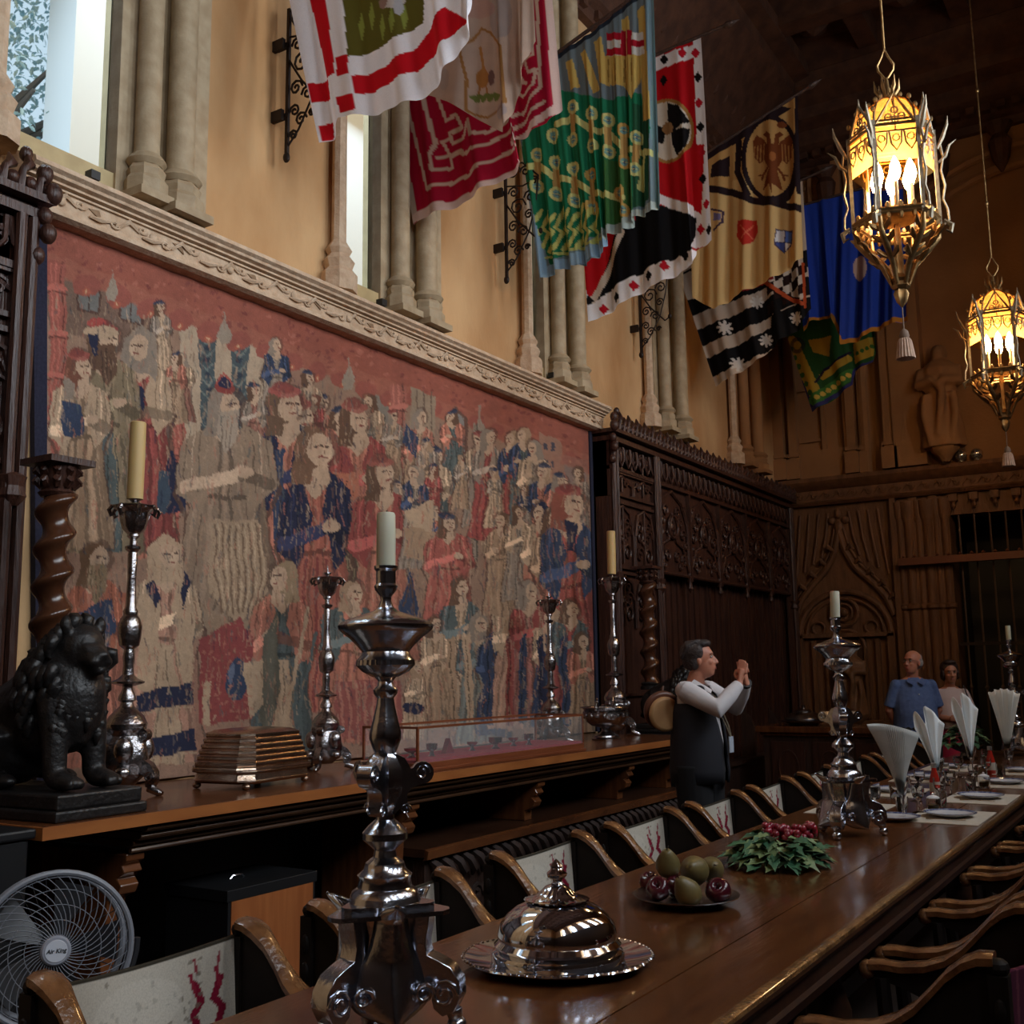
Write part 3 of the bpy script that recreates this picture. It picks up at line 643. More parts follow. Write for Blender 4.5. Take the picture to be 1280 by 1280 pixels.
CREAM, TAN, SALM, RED, BLUE, NAVY, TEAL, GREY, OLIVE, BROWN = (182, 156, 128), (166, 136, 108), (184, 108, 88), (156, 62, 62), (44, 66, 104), (34, 42, 78), (78, 98, 104), (140, 128, 118), (132, 118, 92), (104, 74, 56)
SKIN = (190, 160, 134)
def fig(x, y, h, robe, mantle=None, hair=BROWN, hat=None, face=1, under=None, wide=1.0, beard=None, trim=None, veil=None):
    r = h / 15.5; hw = h * .16 * wide; R = R_
    lo = tuple(int(c * .70) for c in robe); hi = tuple(min(255, int(c * 1.16)) for c in robe); sk = SKIN
    sh = y + r * 1.7
    ol = (92, 64, 54); D.line([(x - hw * .5, sh), (x - hw * 1.08, y + h * .38), (x - hw * .8, y + h * .5), (x - hw * 1.17, y + h)], max(2.4, h / 60), ol, .8); D.line([(x + hw * .5, sh), (x + hw * 1.08, y + h * .36), (x + hw * .8, y + h * .5), (x + hw * 1.17, y + h)], max(2.4, h / 60), ol, .8); D.ell(x, y, r * 1.35, r * 1.5, ol, .6)
    D.poly([(x - hw * .55, sh), (x + hw * .55, sh), (x + hw * .75, y + h * .42), (x + hw * 1.15, y + h), (x - hw * 1.15, y + h), (x - hw * .75, y + h * .42)], robe)
    for i in range(9):
        a = -1 + 2 * (i + .5) / 9 + R.uniform(-.07, .07)
        pts = [(x + a * hw * .45, sh + 4), (x + a * hw * .7 + R.uniform(-2, 2), y + h * .45), (x + a * hw * 1.1 + R.uniform(-3, 3), y + h)]
        D.line(pts, R.uniform(1.2, h / 45), lo if i % 2 else hi, .8)
    D.poly([(x + hw * .45, sh), (x + hw * .55, sh), (x + hw * 1.15, y + h), (x + hw * .8, y + h)], lo, .6)
    D.line([(x - hw * .5, y + h * .40), (x + hw * .5, y + h * .40)], h / 50, trim or lo)
    if under:
        D.poly([(x - hw * .2, y + h * .42), (x + hw * .2, y + h * .42), (x + hw * .5, y + h), (x - hw * .4, y + h)], under)
        for q in (-.2, .05, .3): D.line([(x + q * hw, y + h * .45), (x + q * hw * 1.6, y + h)], 1.5, tuple(int(c * .7) for c in under))
    m = mantle or robe; ml = tuple(int(c * .66) for c in m); mh = tuple(min(255, int(c * 1.3 + 10)) for c in m)
    D.poly([(x - hw * .35, sh - r * .3), (x - hw * .9, sh + h * .05), (x - hw * 1.05, y + h * .38), (x - hw * .5, y + h * .48), (x - hw * .15, y + h * .25)], m)
    D.poly([(x + hw * .35, sh - r * .3), (x + hw * .9, sh + h * .05), (x + hw * 1.05, y + h * .36), (x + hw * .5, y + h * .46), (x + hw * .15, y + h * .25)], m)
    for q in (-1, 1):
        for i in range(3): D.line([(x + q * hw * (.5 + .13 * i), sh + 3), (x + q * hw * (.55 + .17 * i), y + h * .38)], 1.5, ml if i % 2 == 0 else mh, .8)
        D.line([(x + q * hw * .95, sh + h * .06), (x + q * hw * 1.02, y + h * .36)], 1.3, (66, 46, 44), .7)
    # forearms and hands meeting in front
    D.line([(x - hw * .85, y + h * .36), (x + face * hw * .3, y + h * .30)], h / 18, mh); D.line([(x + hw * .85, y + h * .35), (x + face * hw * .35, y + h * .31)], h / 18, ml, .8)
    D.ell(x + face * hw * .38, y + h * .30, r * .55, r * .4, sk)
    # neck, hair, face
    D.poly([(x - r * .5, y + r * .4), (x + r * .5, y + r * .4), (x + r * .9, sh + r * .3), (x, sh + r * 1.3), (x - r * .9, sh + r * .3)], sk)
    if veil: D.poly([(x - r * 1.3, y - r * .6), (x, y - r * 1.7), (x + r * 1.2, y - r * .6), (x + r * 1.2, sh + r), (x + r * .7, sh + r * .4), (x - r * .7, sh + r * .6), (x - r * 1.6, sh + r * 1.5)], veil)
    else: D.ell(x - face * r * .25, y, r * 1.1, r * 1.25, hair); D.poly([(x - face * r * 1.2, y), (x - face * r * .1, y), (x - face * r * .3, sh + r * .5), (x - face * r * 1.5, sh + r * .3)], hair)
    D.ell(x + face * r * .22, y + r * .12, r * .72, r * .98, sk); D.ell(x + face * r * .6, y + r * .25, r * .25, r * .5, (206, 178, 150), .7)
    D.line([(x + face * r * .0, y - r * .05), (x + face * r * .32, y - r * .08)], max(1.1, r * .14), (84, 56, 50)); D.line([(x + face * r * .52, y - r * .08), (x + face * r * .72, y - r * .05)], max(1, r * .14), (84, 56, 50))
    D.line([(x + face * r * .42, y), (x + face * r * .5, y + r * .35)], 1, (140, 104, 86)); D.line([(x + face * r * .25, y + r * .58), (x + face * r * .6, y + r * .58)], max(1, r * .14), (140, 64, 58))
    if beard: D.poly([(x - r * .5, y + r * .4), (x + r * .9, y + r * .4), (x + r * .8, y + r * 2.4), (x, y + r * 3.4 * (1 if beard != GREY else 1.3)), (x - r * .6, y + r * 2)], beard); [D.line([(x + q * r, y + r * .8), (x + q * r * .7, y + r * 3)], 1.2, tuple(int(c * .75) for c in beard)) for q in (-.3, .05, .4)]
    if hat: D.ell(x - face * r * .15, y - r * .85, r * 1.05, r * .42, hat, .85); D.ell(x - face * r * .25, y - r * 1.1, r * .7, r * .38, tuple(int(c * .8) for c in hat), .8)
# back rows
for a in [(200, 385, 90, CREAM), (345, 430, 110, GREY), (400, 505, 150, SALM), (385, 470, 110, GREY), (525, 520, 120, TAN), (566, 520, 90, TEAL), (598, 548, 110, GREY), (610, 545, 130, RED), (641, 548, 120, RED), (655, 545, 110, TEAL), (618, 590, 70, CREAM), (668, 560, 120, GREY), (678, 590, 120, SALM), (700, 600, 120, TAN), (722, 590, 90, GREY), (545, 570, 120, TEAL), (462, 500, 110, GREY), (475, 540, 90, TEAL), (490, 520, 90, TAN)]:
    fig(*a, mantle=R_.choice([None, BLUE, GREY, SALM, CREAM]), hair=R_.choice([BROWN, GREY, TAN]), face=R_.choice([-1, 1]), hat=R_.choice([None, RED, None, BLUE]))
for i in range(46):
    x = R_.uniform(85, 725); y = top(x) + R_.uniform(95, 300); fig(x, y, R_.uniform(70, 120) * (1 - (x - 60) / 2200), R_.choice([CREAM, SALM, RED, GREY, TAN, (150, 96, 84)]), mantle=R_.choice([None, BLUE, GREY, SALM, CREAM, TEAL, TAN]), hair=R_.choice([BROWN, GREY, TAN, (122, 70, 52)]), face=R_.choice([-1, 1]), hat=R_.choice([None, RED, None, None, BLUE]))
D.poly([(508, 530), (525, 548), (520, 570), (503, 553)], BLUE)
# the main figures
fig(176, 432, 250, RED, mantle=CREAM, veil=GREY, face=-1)
D.poly([(150, 455), (182, 490), (180, 512), (138, 508), (140, 480)], NAVY); D.line([(152, 470), (148, 505)], 3, (70, 92, 130))
fig(133, 425, 265, OLIVE, mantle=OLIVE, beard=BROWN, hat=RED, under=TEAL); D.ell(127, 416, 22, 8, CREAM); D.ell(121, 404, 13, 5, (176, 56, 56)); D.poly([(112, 420), (124, 418), (122, 445), (116, 445)], NAVY)
fig(100, 456, 230, TAN, mantle=CREAM, hair=(122, 70, 52), hat=(166, 70, 66)); D.poly([(78, 500), (102, 505), (104, 545), (78, 545)], BLUE); D.poly([(80, 470), (92, 478), (94, 500), (80, 500)], GREY)
fig(372, 520, 300, SALM, mantle=NAVY, hair=BROWN, hat=RED, wide=.9)
D.poly([(200, 640), (212, 560), (232, 600), (230, 640)], NAVY); D.poly([(196, 590), (212, 590), (210, 640), (198, 640)], (52, 78, 104))
fig(358, 505, 285, SALM, mantle=NAVY, hair=(110, 82, 62), hat=(172, 72, 72)); D.poly([(344, 560), (356, 560), (354, 620), (345, 690), (340, 640)], BLUE)
fig(283, 505, 290, (142, 120, 102), mantle=(150, 128, 108), hair=GREY, beard=(160, 146, 132), wide=1.35); D.ell(281, 485, 14, 7, (150, 52, 52)); D.ell(281, 478, 9, 8, (40, 44, 84)); D.line([(271, 480), (281, 466), (291, 480)], 2.5, (176, 76, 70))
D.poly([(262, 650), (325, 650), (335, 740), (300, 780), (262, 740)], (166, 142, 116))
for q in range(268, 332, 9): D.line([(q, 655), (q + 3, 720), (q + 1 - (q - 300) * .3, 765)], 2.4, (124, 100, 80))
for q in range(272, 332, 9): D.line([(q, 655), (q + 3, 720), (q + 1 - (q - 300) * .3, 760)], 1.4, (190, 166, 136))
D.poly([(235, 740), (300, 785), (345, 745), (350, 770), (300, 805), (240, 780)], (150, 126, 104))
fig(424, 520, 130, SALM, mantle=SALM, hair=BROWN, hat=BLUE); fig(446, 522, 250, SALM, mantle=RED, hair=BROWN, hat=(164, 78, 72))
D.poly([(416, 590), (448, 590), (446, 660), (418, 660)], (186, 104, 76)); D.poly([(418, 655), (440, 655), (450, 740), (408, 735)], (84, 74, 60))
for q in range(414, 450, 7): D.line([(429 + (q - 429) * .6, 658), (q, 735)], 1.2, (132, 120, 92))
for q in (670, 690, 710): D.line([(412, q), (446, q + 2)], 1.5, (128, 116, 90))
fig(396, 560, 330, (176, 92, 76), mantle=NAVY, hair=(122, 88, 66), wide=.9)
for x0 in (382, 398, 410): D.line([(x0, 700), (x0 - 4, 890)], 4, (142, 58, 58)); 
fig(478, 592, 250, SALM, mantle=RED, hair=BROWN, hat=(170, 84, 76)); fig(520, 590, 120, GREY, mantle=BLUE, hair=GREY, face=-1); D.poly([(505, 640), (545, 625), (540, 665), (510, 660)], CREAM); D.poly([(505, 660), (545, 664), (545, 700), (503, 695)], TAN)
fig(120, 700, 260, SALM, mantle=(170, 92, 66), hair=(112, 80, 54), beard=(140, 118, 88)); D.poly([(96, 765), (140, 748), (146, 790), (110, 815), (94, 800)], BLUE); D.ell(108, 785, 12, 20, (58, 76, 96)); D.poly([(100, 820), (135, 800), (130, 950), (108, 950)], (56, 72, 104)); D.line([(122, 815), (120, 950)], 4, (104, 118, 120))
fig(207, 694, 260, (184, 134, 114), mantle=CREAM, veil=CREAM, hair=GREY, under=CREAM, wide=1.1)
D.poly([(176, 740), (196, 735), (200, 800), (192, 870), (172, 860)], CREAM); D.poly([(222, 745), (244, 760), (238, 860), (228, 866), (218, 800)], CREAM); D.poly([(180, 730), (192, 724), (200, 748), (193, 760)], NAVY); D.poly([(230, 712), (240, 728), (228, 765), (226, 740)], NAVY)
D.poly([(170, 868), (242, 852), (242, 880), (172, 890)], NAVY); D.poly([(172, 925), (245, 912), (245, 938), (172, 948)], NAVY); D.line([(170, 892), (242, 883)], 2, CREAM); D.line([(172, 950), (245, 940)], 2, CREAM)
fig(352, 720, 245, TEAL, mantle=SALM, hair=(150, 128, 98), under=CREAM, face=-1); D.poly([(330, 800), (345, 760), (350, 860), (335, 920), (322, 900)], (96, 98, 88)); D.line([(385, 760), (365, 850), (350, 930)], 5, CREAM); D.line([(395, 790), (378, 860), (372, 940)], 4, TEAL)
D.poly([(248, 800), (300, 770), (318, 800), (315, 900), (250, 905)], (150, 56, 62)); D.poly([(255, 850), (263, 850), (265, 905), (255, 905)], CREAM); D.ell(296, 850, 13, 28, BLUE); D.ell(290, 842, 4, 14, (86, 108, 146)); D.poly([(305, 830), (330, 826), (326, 880), (312, 900)], CREAM)
for i in range(60): x, y = R_.uniform(250, 315), R_.uniform(790, 900); D.ell(x, y, 2, 1.6, (184, 112, 96), .6)
fig(440, 740, 190, SALM, mantle=TEAL, hair=TAN, wide=1.3); D.poly([(420, 850), (500, 850), (510, 925), (415, 925)], (158, 78, 76))
for q in range(425, 505, 10): D.line([(q, 852), (q + 2, 925)], 3, (186, 112, 98) if q % 20 else (126, 50, 58))
fig(561, 652, 150, (174, 86, 76), mantle=(168, 78, 72), hair=BROWN, hat=BLUE, wide=1.3); D.poly([(500, 760), (514, 710), (524, 760), (520, 800), (503, 800)], BLUE); D.line([(506, 760), (514, 722), (520, 770)], 2, (96, 70, 62))
fig(575, 735, 165, CREAM, mantle=TEAL, hair=BROWN, veil=None); fig(545, 780, 130, TAN, mantle=CREAM, hair=BROWN); fig(520, 835, 90, CREAM, mantle=CREAM, veil=TAN); D.ell(518, 884, 12, 8, NAVY)
fig(598, 780, 150, (110, 122, 122), mantle=TEAL, veil=GREY, wide=1.1); fig(617, 790, 130, BLUE, mantle=BLUE, hair=BROWN); fig(640, 740, 170, (176, 132, 112), mantle=CREAM, hair=GREY, veil=CREAM); fig(625, 650, 120, TAN, hair=BROWN, face=-1); fig(648, 640, 110, GREY, mantle=CREAM, hair=BROWN)
fig(676, 640, 150, SALM, mantle=CREAM, hair=NAVY, face=-1); fig(692, 650, 170, SALM, mantle=TAN, hair=BROWN); fig(713, 628, 260, (168, 72, 66), mantle=BLUE, hair=(150, 74, 58), hat=RED, wide=.9); D.poly([(708, 650), (722, 655), (720, 690), (709, 688)], NAVY)
fig(662, 740, 160, (160, 96, 92), mantle=RED, hair=GREY); fig(688, 770, 140, BLUE, mantle=CREAM, hair=TAN, face=-1); fig(712, 760, 150, RED, mantle=TEAL, hair=BROWN); fig(728, 800, 120, TAN, mantle=SALM)
for x0, c_ in ((648, BLUE), (672, NAVY), (700, BLUE), (605, BLUE), (560, TAN), (580, CREAM), (632, RED)):
    D.poly([(x0, 800), (x0 + 9, 790), (x0 + 12, 905), (x0 + 2, 905)], c_); D.line([(x0 + 4, 800), (x0 + 6, 905)], 1.5, tuple(int(c * .6) for c in c_))
# small dashes of weft all over, flowers at the foot
for i in range(5200):
    x = R_.uniform(62, 735); y = R_.uniform(top(x) + 70, 960); L = R_.uniform(3, 16)
    D.line([(x, y), (x + R_.uniform(-3, 3), y + L)], R_.uniform(.8, 2.2), R_.choice([CREAM, SALM, TAN, TAN, (120, 86, 74), (96, 68, 60), (188, 160, 134), TEAL, GREY, SALM, NAVY]), R_.uniform(.2, .6))
D.noise(.07, .03, 3); D.noise(.06, .5, 5); D.noise(.05, .17, 8)
lum = D.c @ np.array([.3, .6, .1]); D.c = D.c * .70 + lum[:, None] * .30 * np.array([1.12, .96, .84]); D.c = D.c * np.array([.98, .89, .79]) + .010
tap = thing('tapestry', 'huge faded red and blue figured tapestry hanging over the sideboard', 'tapestry', (0, 0, 0))
tap_m = mat_cloth('tapestry_wool', .95, weave=160)
cloth_grid('woven_picture', P, D, tap_m, tap, .0)
b = MB()
b.box(-5.19, 3.34, 4.10, -5.15, 9.80, 4.145); b.box(-5.19, 9.745, 1.012, -5.15, 9.80, 4.10)
b.add([(-5.15, 3.34, 4.14), (-5.15, 3.425, 4.14), (-5.15, 3.60, 1.012), (-5.15, 3.54, 1.012), (-5.19, 3.34, 4.14), (-5.19, 3.425, 4.14), (-5.19, 3.60, 1.012), (-5.19, 3.54, 1.012)], [(0, 1, 2, 3), (4, 7, 6, 5), (0, 3, 7, 4), (1, 5, 6, 2), (0, 4, 5, 1), (3, 2, 6, 7)])
b.obj('navy_border', mat('navy_wool', (.010, .010, .026), .95, 0, (.018, .018, .04), 60), tap, smooth=0)
b = MB(); b.box(-5.195, 3.6, 1.07, -5.185, 9.78, 4.1); b.obj('lining', mat('linen', (.2, .15, .1), .9), tap, smooth=0)

# ---------------------------------------------------------------- banners
flag_m = mat_cloth('banner_silk', .7, weave=300, trans=.35)
def banner(name_label, y, topl, botl, paint, base, n=150, m=150, amp=.03, waves=5, pole=None, tip=.25, group=None):
    T = interp(topl, n); B = interp(botl, n); v = np.linspace(0, 1, m)[:, None, None]
    XY = (T[None] * (1 - v) + B[None] * v).reshape(-1, 2)
    D = Dye(XY, base); paint(D)
    P = np.array([on_y(a, c, y) for a, c in XY]).reshape(m, n, 3)
    u = np.linspace(0, 1, n)[None]; vv = np.linspace(0, 1, m)[:, None]
    P[:, :, 1] += amp * (.25 + vv) * (np.sin(u * waves * 2 * PI + 1.3 * vv + y) + .4 * np.sin(u * waves * 4.4 * PI + y * 3 + 2 * vv))
    t = thing('banner', name_label, 'banner', (0, 0, 0), 0, None)
    cloth_grid('cloth', P, D, flag_m, t, .0)
    a, c = pole; A = on_y(*a, y); Bp = on_y(*c, y); d = (Bp - A).normalized()
    A = A - d * ((A.x + 5.19) / d.x); A.y = Bp.y = y
    b2 = MB(); b2.tube([A, Bp + d * tip], .018, 8); e = Bp + d * tip; b2.tube([e, e + d * .03, e + d * .08, e + d * .16], [.02, .035, .028, .002], 8)
    b2.obj('pole', oak_dark, t)
    b3 = MB(); b3.lathe([(.06, 0), (.05, .03), (.025, .05)], 12); o = b3.obj('wall_socket', iron, t); o.location = A; o.rotation_euler = (0, PI / 2, 0)
    return t
WH = (250, 247, 252); RD = (205, 20, 34)
def p1(D):
    D.poly([(428, -120), (430, 0), (437, 72), (470, 62), (500, 46), (528, 27), (530, -120)], (98, 92, 36)); D.poly([(383, -120), (386, 0), (408, 97), (420, 92), (408, 0), (405, -120)], RD)
    D.poly([(441, 96), (445, 119), (480, 108), (520, 88), (545, 66), (583, 23), (556, 9), (528, 48), (515, 62), (480, 84)], RD)
    for q in ([(386, 106), (409, 98), (411, 122), (391, 130)], [(421, 72), (437, 70), (438, 94), (422, 97)], [(421, 123), (444, 118), (448, 138), (427, 143)], [(398, 158), (412, 150), (413, 172), (402, 177)]): D.poly(q, RD)
    for x, y in ((464, 20), (478, 34), (492, 26), (505, 20), (450, 30)): D.poly([(x, y - 18), (x + 4, y), (x, y + 20), (x - 4, y)], (140, 150, 70))
    D.ell(490, -4, 16, 16, (205, 196, 190)); D.ell(480, 4, 6, 8, (150, 120, 110)); D.ell(499, 8, 5, 12, (190, 190, 196))
def p2(D):
    D.noise(.05, .06, 2)
    D.line([(577, 62), (584, 100), (582, 138), (608, 146), (634, 130), (628, 60), (612, 40), (600, 34), (588, 52), (577, 62)], 3, (150, 104, 56))
    D.ell(601, 96, 9, 12, (160, 108, 58)); D.line([(603, 88), (598, 58)], 4, (164, 112, 60)); D.line([(597, 106), (594, 120)], 2.5, (150, 100, 52)); D.line([(606, 106), (607, 118)], 2.5, (150, 100, 52)); D.ell(613, 96, 4, 10, (110, 80, 74))
    for i in range(12): D.ell(590 + i * 3, 120 + 3 * math.sin(i * 2), 4, 3, (104, 112, 56))
    D.line([(545, 60), (560, 78), (575, 66)], 3, (170, 96, 90)); D.ell(556, 100, 7, 14, (150, 138, 132), .5); D.ell(625, 20, 14, 30, (130, 126, 130), .5); D.ell(595, 10, 24, 12, (176, 120, 110), .4); D.ell(628, 140, 8, 10, (136, 130, 140), .5)
def p3(D):
    C_ = (166, 16, 48); A = (206, 176, 158); BR = (216, 186, 176)
    D.poly([(452, -60), (489, 130), (519, 268), (560, 252), (610, 228), (650, 206), (640, 188), (640, 175), (660, 160), (690, 143), (672, -100)], C_)
    D.poly([(480, 130), (492, 128), (522, 268), (513, 280)], (190, 170, 156)); D.line([(688, 0), (697, 133)], 12, BR); D.line([(683, -60), (690, 10)], 12, BR)
    D.line([(516, 272), (560, 257), (610, 234), (652, 208)], 11, BR); D.line([(640, 176), (660, 163), (697, 134)], 9, BR)
    D.line([(500, 100), (513, 150), (536, 238), (585, 218), (640, 185), (680, 175)], 4.5, A); D.line([(672, 0), (677, 110), (650, 140)], 4.5, A)
    D.line([(527, 110), (545, 180), (540, 195), (543, 214), (563, 208), (561, 195), (575, 187), (577, 192), (600, 185), (640, 160), (682, 128)], 4.5, A)
    D.line([(545, 120), (556, 150), (568, 142), (577, 158), (560, 166), (564, 178), (578, 172), (588, 152), (590, 170), (610, 164), (645, 140)], 4.5, A); D.line([(548, 198), (560, 192), (551, 176), (562, 170)], 4, A)
    D.line([(655, 0), (662, 40), (668, 70), (655, 76), (662, 92), (672, 88), (668, 108), (650, 118), (641, 112)], 4, A); D.line([(641, 60), (652, 74), (644, 88), (652, 100)], 4, A); D.line([(642, 96), (658, 104)], 4, A)
def p4(D):
    LB = (142, 178, 206)
    D.poly([(652, 110), (693, 72), (740, 44), (806, -12), (812, 118), (760, 130), (690, 118), (668, 110)], (112, 128, 134))
    D.poly([(655, 120), (700, 112), (760, 125), (800, 115), (814, 160), (806, 245), (780, 258), (758, 286), (728, 305), (686, 330), (650, 215)], (32, 122, 86))
    D.poly([(792, 130), (813, 130), (812, 250), (792, 262)], (40, 92, 66)); D.poly([(757, 200), (790, 200), (792, 272), (758, 285)], (60, 110, 60))
    YL = (206, 176, 96)
    for q in ([(707, 78), (716, 74), (724, 108), (714, 113)], [(725, 66), (732, 62), (750, 112), (741, 116)], [(742, 52), (752, 46), (762, 108), (750, 104)], [(776, 24), (786, 20), (788, 40), (778, 42)], [(796, 12), (806, 6), (814, 150), (804, 152)]): D.poly(q, YL)
    D.poly([(752, 70), (800, 66), (802, 92), (790, 124), (780, 108), (752, 104)], YL)
    for x in (760, 770, 780, 790): D.line([(x, 74), (x, 102)], 1.5, (150, 120, 60))
    D.poly([(758, 42), (804, 40), (806, 68), (760, 70)], (214, 214, 206)); D.poly([(758, 41), (776, 41), (776, 50), (758, 50)], (176, 24, 44)); D.poly([(758, 60), (776, 60), (776, 69), (758, 69)], (176, 24, 44)); D.poly([(776, 38), (790, 38), (790, 69), (776, 69)], (176, 24, 44)); D.poly([(788, 50), (806, 50), (806, 58), (788, 58)], (176, 24, 44)); D.line([(783, 38), (783, 70)], 1.5, (214, 190, 130))
    YP = (212, 214, 140)
    def node(x, y, dx, dy, col=YP):
        D.line([(x, y), (x + dx, y + dy)], 7, (196, 160, 96)); D.ell(x, y, 7.5, 9, col); D.ell(x + dx, y + dy, 7.5, 9, col)
        for a, c in ((x, y), (x + dx, y + dy)): D.ell(a, c, 4, 5, (120, 168, 164)); D.ell(a, c, 1.6, 2, (70, 90, 130)); D.line([(a - 4, c), (a + 4, c)], 1, YP)
    for row in (((716, 134), (739, 142), (760, 150), (780, 163)), ((671, 193), (694, 202), (717, 210), (739, 218))):
        D.line([(row[0][0] - 20, row[0][1] + 22), (row[0][0], row[0][1] + 12), (row[1][0], row[1][1] + 20), (row[2][0], row[2][1] + 16), (row[3][0], row[3][1] + 22), (row[3][0] + 40, row[3][1] + 30)], 8, YP)
        for i, (x, y) in enumerate(row): node(x, y, 1 if i else 0, 40, YP if i < 3 else (206, 170, 96))
    node(691, 168, 0, 2); node(796, 172, -2, 40); D.line([(805, 190), (800, 235)], 6, YP); node(774, 240, 6, 24, (206, 170, 96))
    for i in range(9):
        x = 668 + i * 9; D.line([(x + 8, 262 + (i % 3) * 4 - i * 1), (x, 285), (x + 7, 290), (x - 1, 316 - i)], 4, (200, 204, 120))
    D.line([(680, 322), (720, 312), (756, 296)], 3, (190, 200, 120))
    D.line([(640, 205), (660, 262), (677, 345)], 16, LB); D.line([(677, 342), (716, 326), (757, 306)], 15, LB); D.line([(757, 310), (757, 292)], 8, LB); D.line([(758, 292), (792, 276)], 14, (170, 190, 190)); D.line([(792, 272), (822, 258)], 14, (176, 196, 196)); D.line([(818, -20), (817, 150), (822, 258)], 6, (120, 156, 160))
    D.line([(640, 110), (693, 70), (740, 40), (815, -22)], 10, (40, 48, 60))
def p5(D):
    D.poly([(720, 118), (870, 58), (886, 330), (735, 400)], (196, 20, 30)); D.poly([(780, 270), (866, 296), (868, 330), (735, 395), (750, 340)], (14, 12, 16)); D.poly([(790, 255), (880, 260), (885, 300), (800, 330)], (14, 12, 16))
    D.poly([(716, 330), (765, 300), (742, 385), (724, 350)], (196, 20, 30)); D.line([(778, 290), (752, 355), (735, 392)], 7, (220, 205, 190))
    D.poly([(796, 232), (880, 262), (882, 276), (800, 246)], WH); D.line([(720, 96), (872, 46)], 7, (180, 30, 34)); D.line([(720, 112), (872, 62)], 16, WH)
    D.line([(740, 400), (770, 372), (820, 345), (880, 322)], 26, WH); D.poly([(866, 45), (878, 40), (895, 305), (866, 310), (872, 240)], WH); D.line([(722, 345), (738, 400)], 14, WH); D.poly([(866, 180), (880, 180), (876, 268), (868, 262)], (196, 20, 30))
    D.poly([(860, 150), (868, 150), (874, 262), (866, 262)], (196, 20, 30)); D.ell(833, 163, 34, 40, (176, 130, 70)); D.ell(833, 163, 30, 36, (220, 210, 196)); D.poly([(834, 128), (848, 132), (862, 152), (840, 162), (834, 150)], (18, 14, 16)); D.poly([(838, 162), (862, 160), (858, 184), (846, 194), (840, 180)], (18, 14, 16)); D.poly([(806, 150), (832, 160), (828, 178), (806, 184)], (18, 14, 16)); D.ell(834, 160, 7, 8, (160, 120, 80))
    for i, (x, y) in enumerate(((749, 98), (779, 90), (806, 82), (830, 74), (853, 66), (829, 100), (869, 66), (872, 96), (873, 128), (875, 158), (877, 190), (878, 223), (883, 255), (887, 288), (875, 286), (857, 320), (831, 333), (811, 345), (792, 357), (771, 372), (754, 386), (738, 377), (723, 342), (730, 362))):
        s = 7; D.poly([(x, y - s), (x + s * .8, y), (x, y + s), (x - s * .8, y)], (20, 16, 18) if i % 2 else (200, 24, 44))
def p6(D):
    G = (196, 152, 92); K = (40, 26, 30)
    D.poly([(860, 225), (1010, 225), (1010, 400), (860, 400)], (214, 176, 116)); D.line([(860, 208), (998, 121)], 14, K); D.line([(996, 118), (1000, 240)], 7, K)
    D.poly([(884, 208), (918, 182), (914, 238), (880, 232)], G); D.poly([(890, 206), (912, 194), (911, 220), (888, 222)], K)
    D.line([(872, 234), (914, 240), (940, 250), (975, 255), (1003, 262)], 9, K); D.line([(924, 178), (922, 215), (934, 242)], 8, K); D.line([(1000, 215), (990, 240), (975, 254)], 7, K); D.ell(963, 198, 36, 54, K); D.ell(963, 198, 30, 48, G); D.poly([(976, 132), (994, 122), (994, 136)], G)
    E_ = (120, 62, 30)
    D.poly([(958, 180), (974, 180), (978, 200), (966, 218), (955, 200)], E_)
    for sg in (-1, 1):
        D.poly([(966 + sg * 5, 184), (966 + sg * 10, 176), (966 + sg * 20, 168), (966 + sg * 25, 176), (966 + sg * 24, 196), (966 + sg * 17, 204), (966 + sg * 9, 198)], E_)
        for k in range(4): D.line([(966 + sg * (11 + 4 * k), 180 + k), (966 + sg * (12 + 4 * k), 204 - 2 * k)], 1.4, (176, 128, 74))
        D.poly([(966 + sg * 1, 184), (966 + sg * 3, 168), (966 + sg * 8, 164), (966 + sg * 13, 168), (966 + sg * 8, 171), (966 + sg * 7, 184)], E_)
        D.line([(966 + sg * 4, 208), (966 + sg * 12, 218), (966 + sg * 14, 224)], 3, E_); D.line([(966 + sg * 12, 218), (966 + sg * 18, 219)], 2, E_)
    D.poly([(961, 212), (971, 212), (978, 238), (966, 230), (966, 244), (962, 230), (953, 238)], E_); D.ell(977, 156, 6, 4, E_); D.ell(966, 196, 4, 6, (170, 104, 56))
    D.poly([(922, 276), (945, 275), (947, 288), (940, 302), (930, 308), (921, 296)], (196, 52, 38)); D.line([(926, 282), (940, 298)], 1.6, (220, 110, 80)); D.line([(941, 281), (928, 298)], 1.6, (220, 110, 80))
    D.poly([(970, 286), (991, 288), (990, 304), (980, 316), (968, 306)], (70, 60, 90)); D.poly([(971, 288), (980, 288), (980, 302), (969, 302)], (220, 218, 220)); D.poly([(981, 288), (989, 290), (988, 302), (981, 302)], (90, 120, 200)); D.poly([(970, 303), (980, 303), (979, 314), (970, 306)], (70, 90, 170)); D.poly([(981, 303), (988, 303), (981, 313)], (225, 220, 215))
    D.line([(890, 262), (904, 265), (903, 278), (893, 288)], 2.4, (70, 50, 70)); D.poly([(892, 266), (902, 268), (901, 276), (892, 276)], (120, 110, 150))
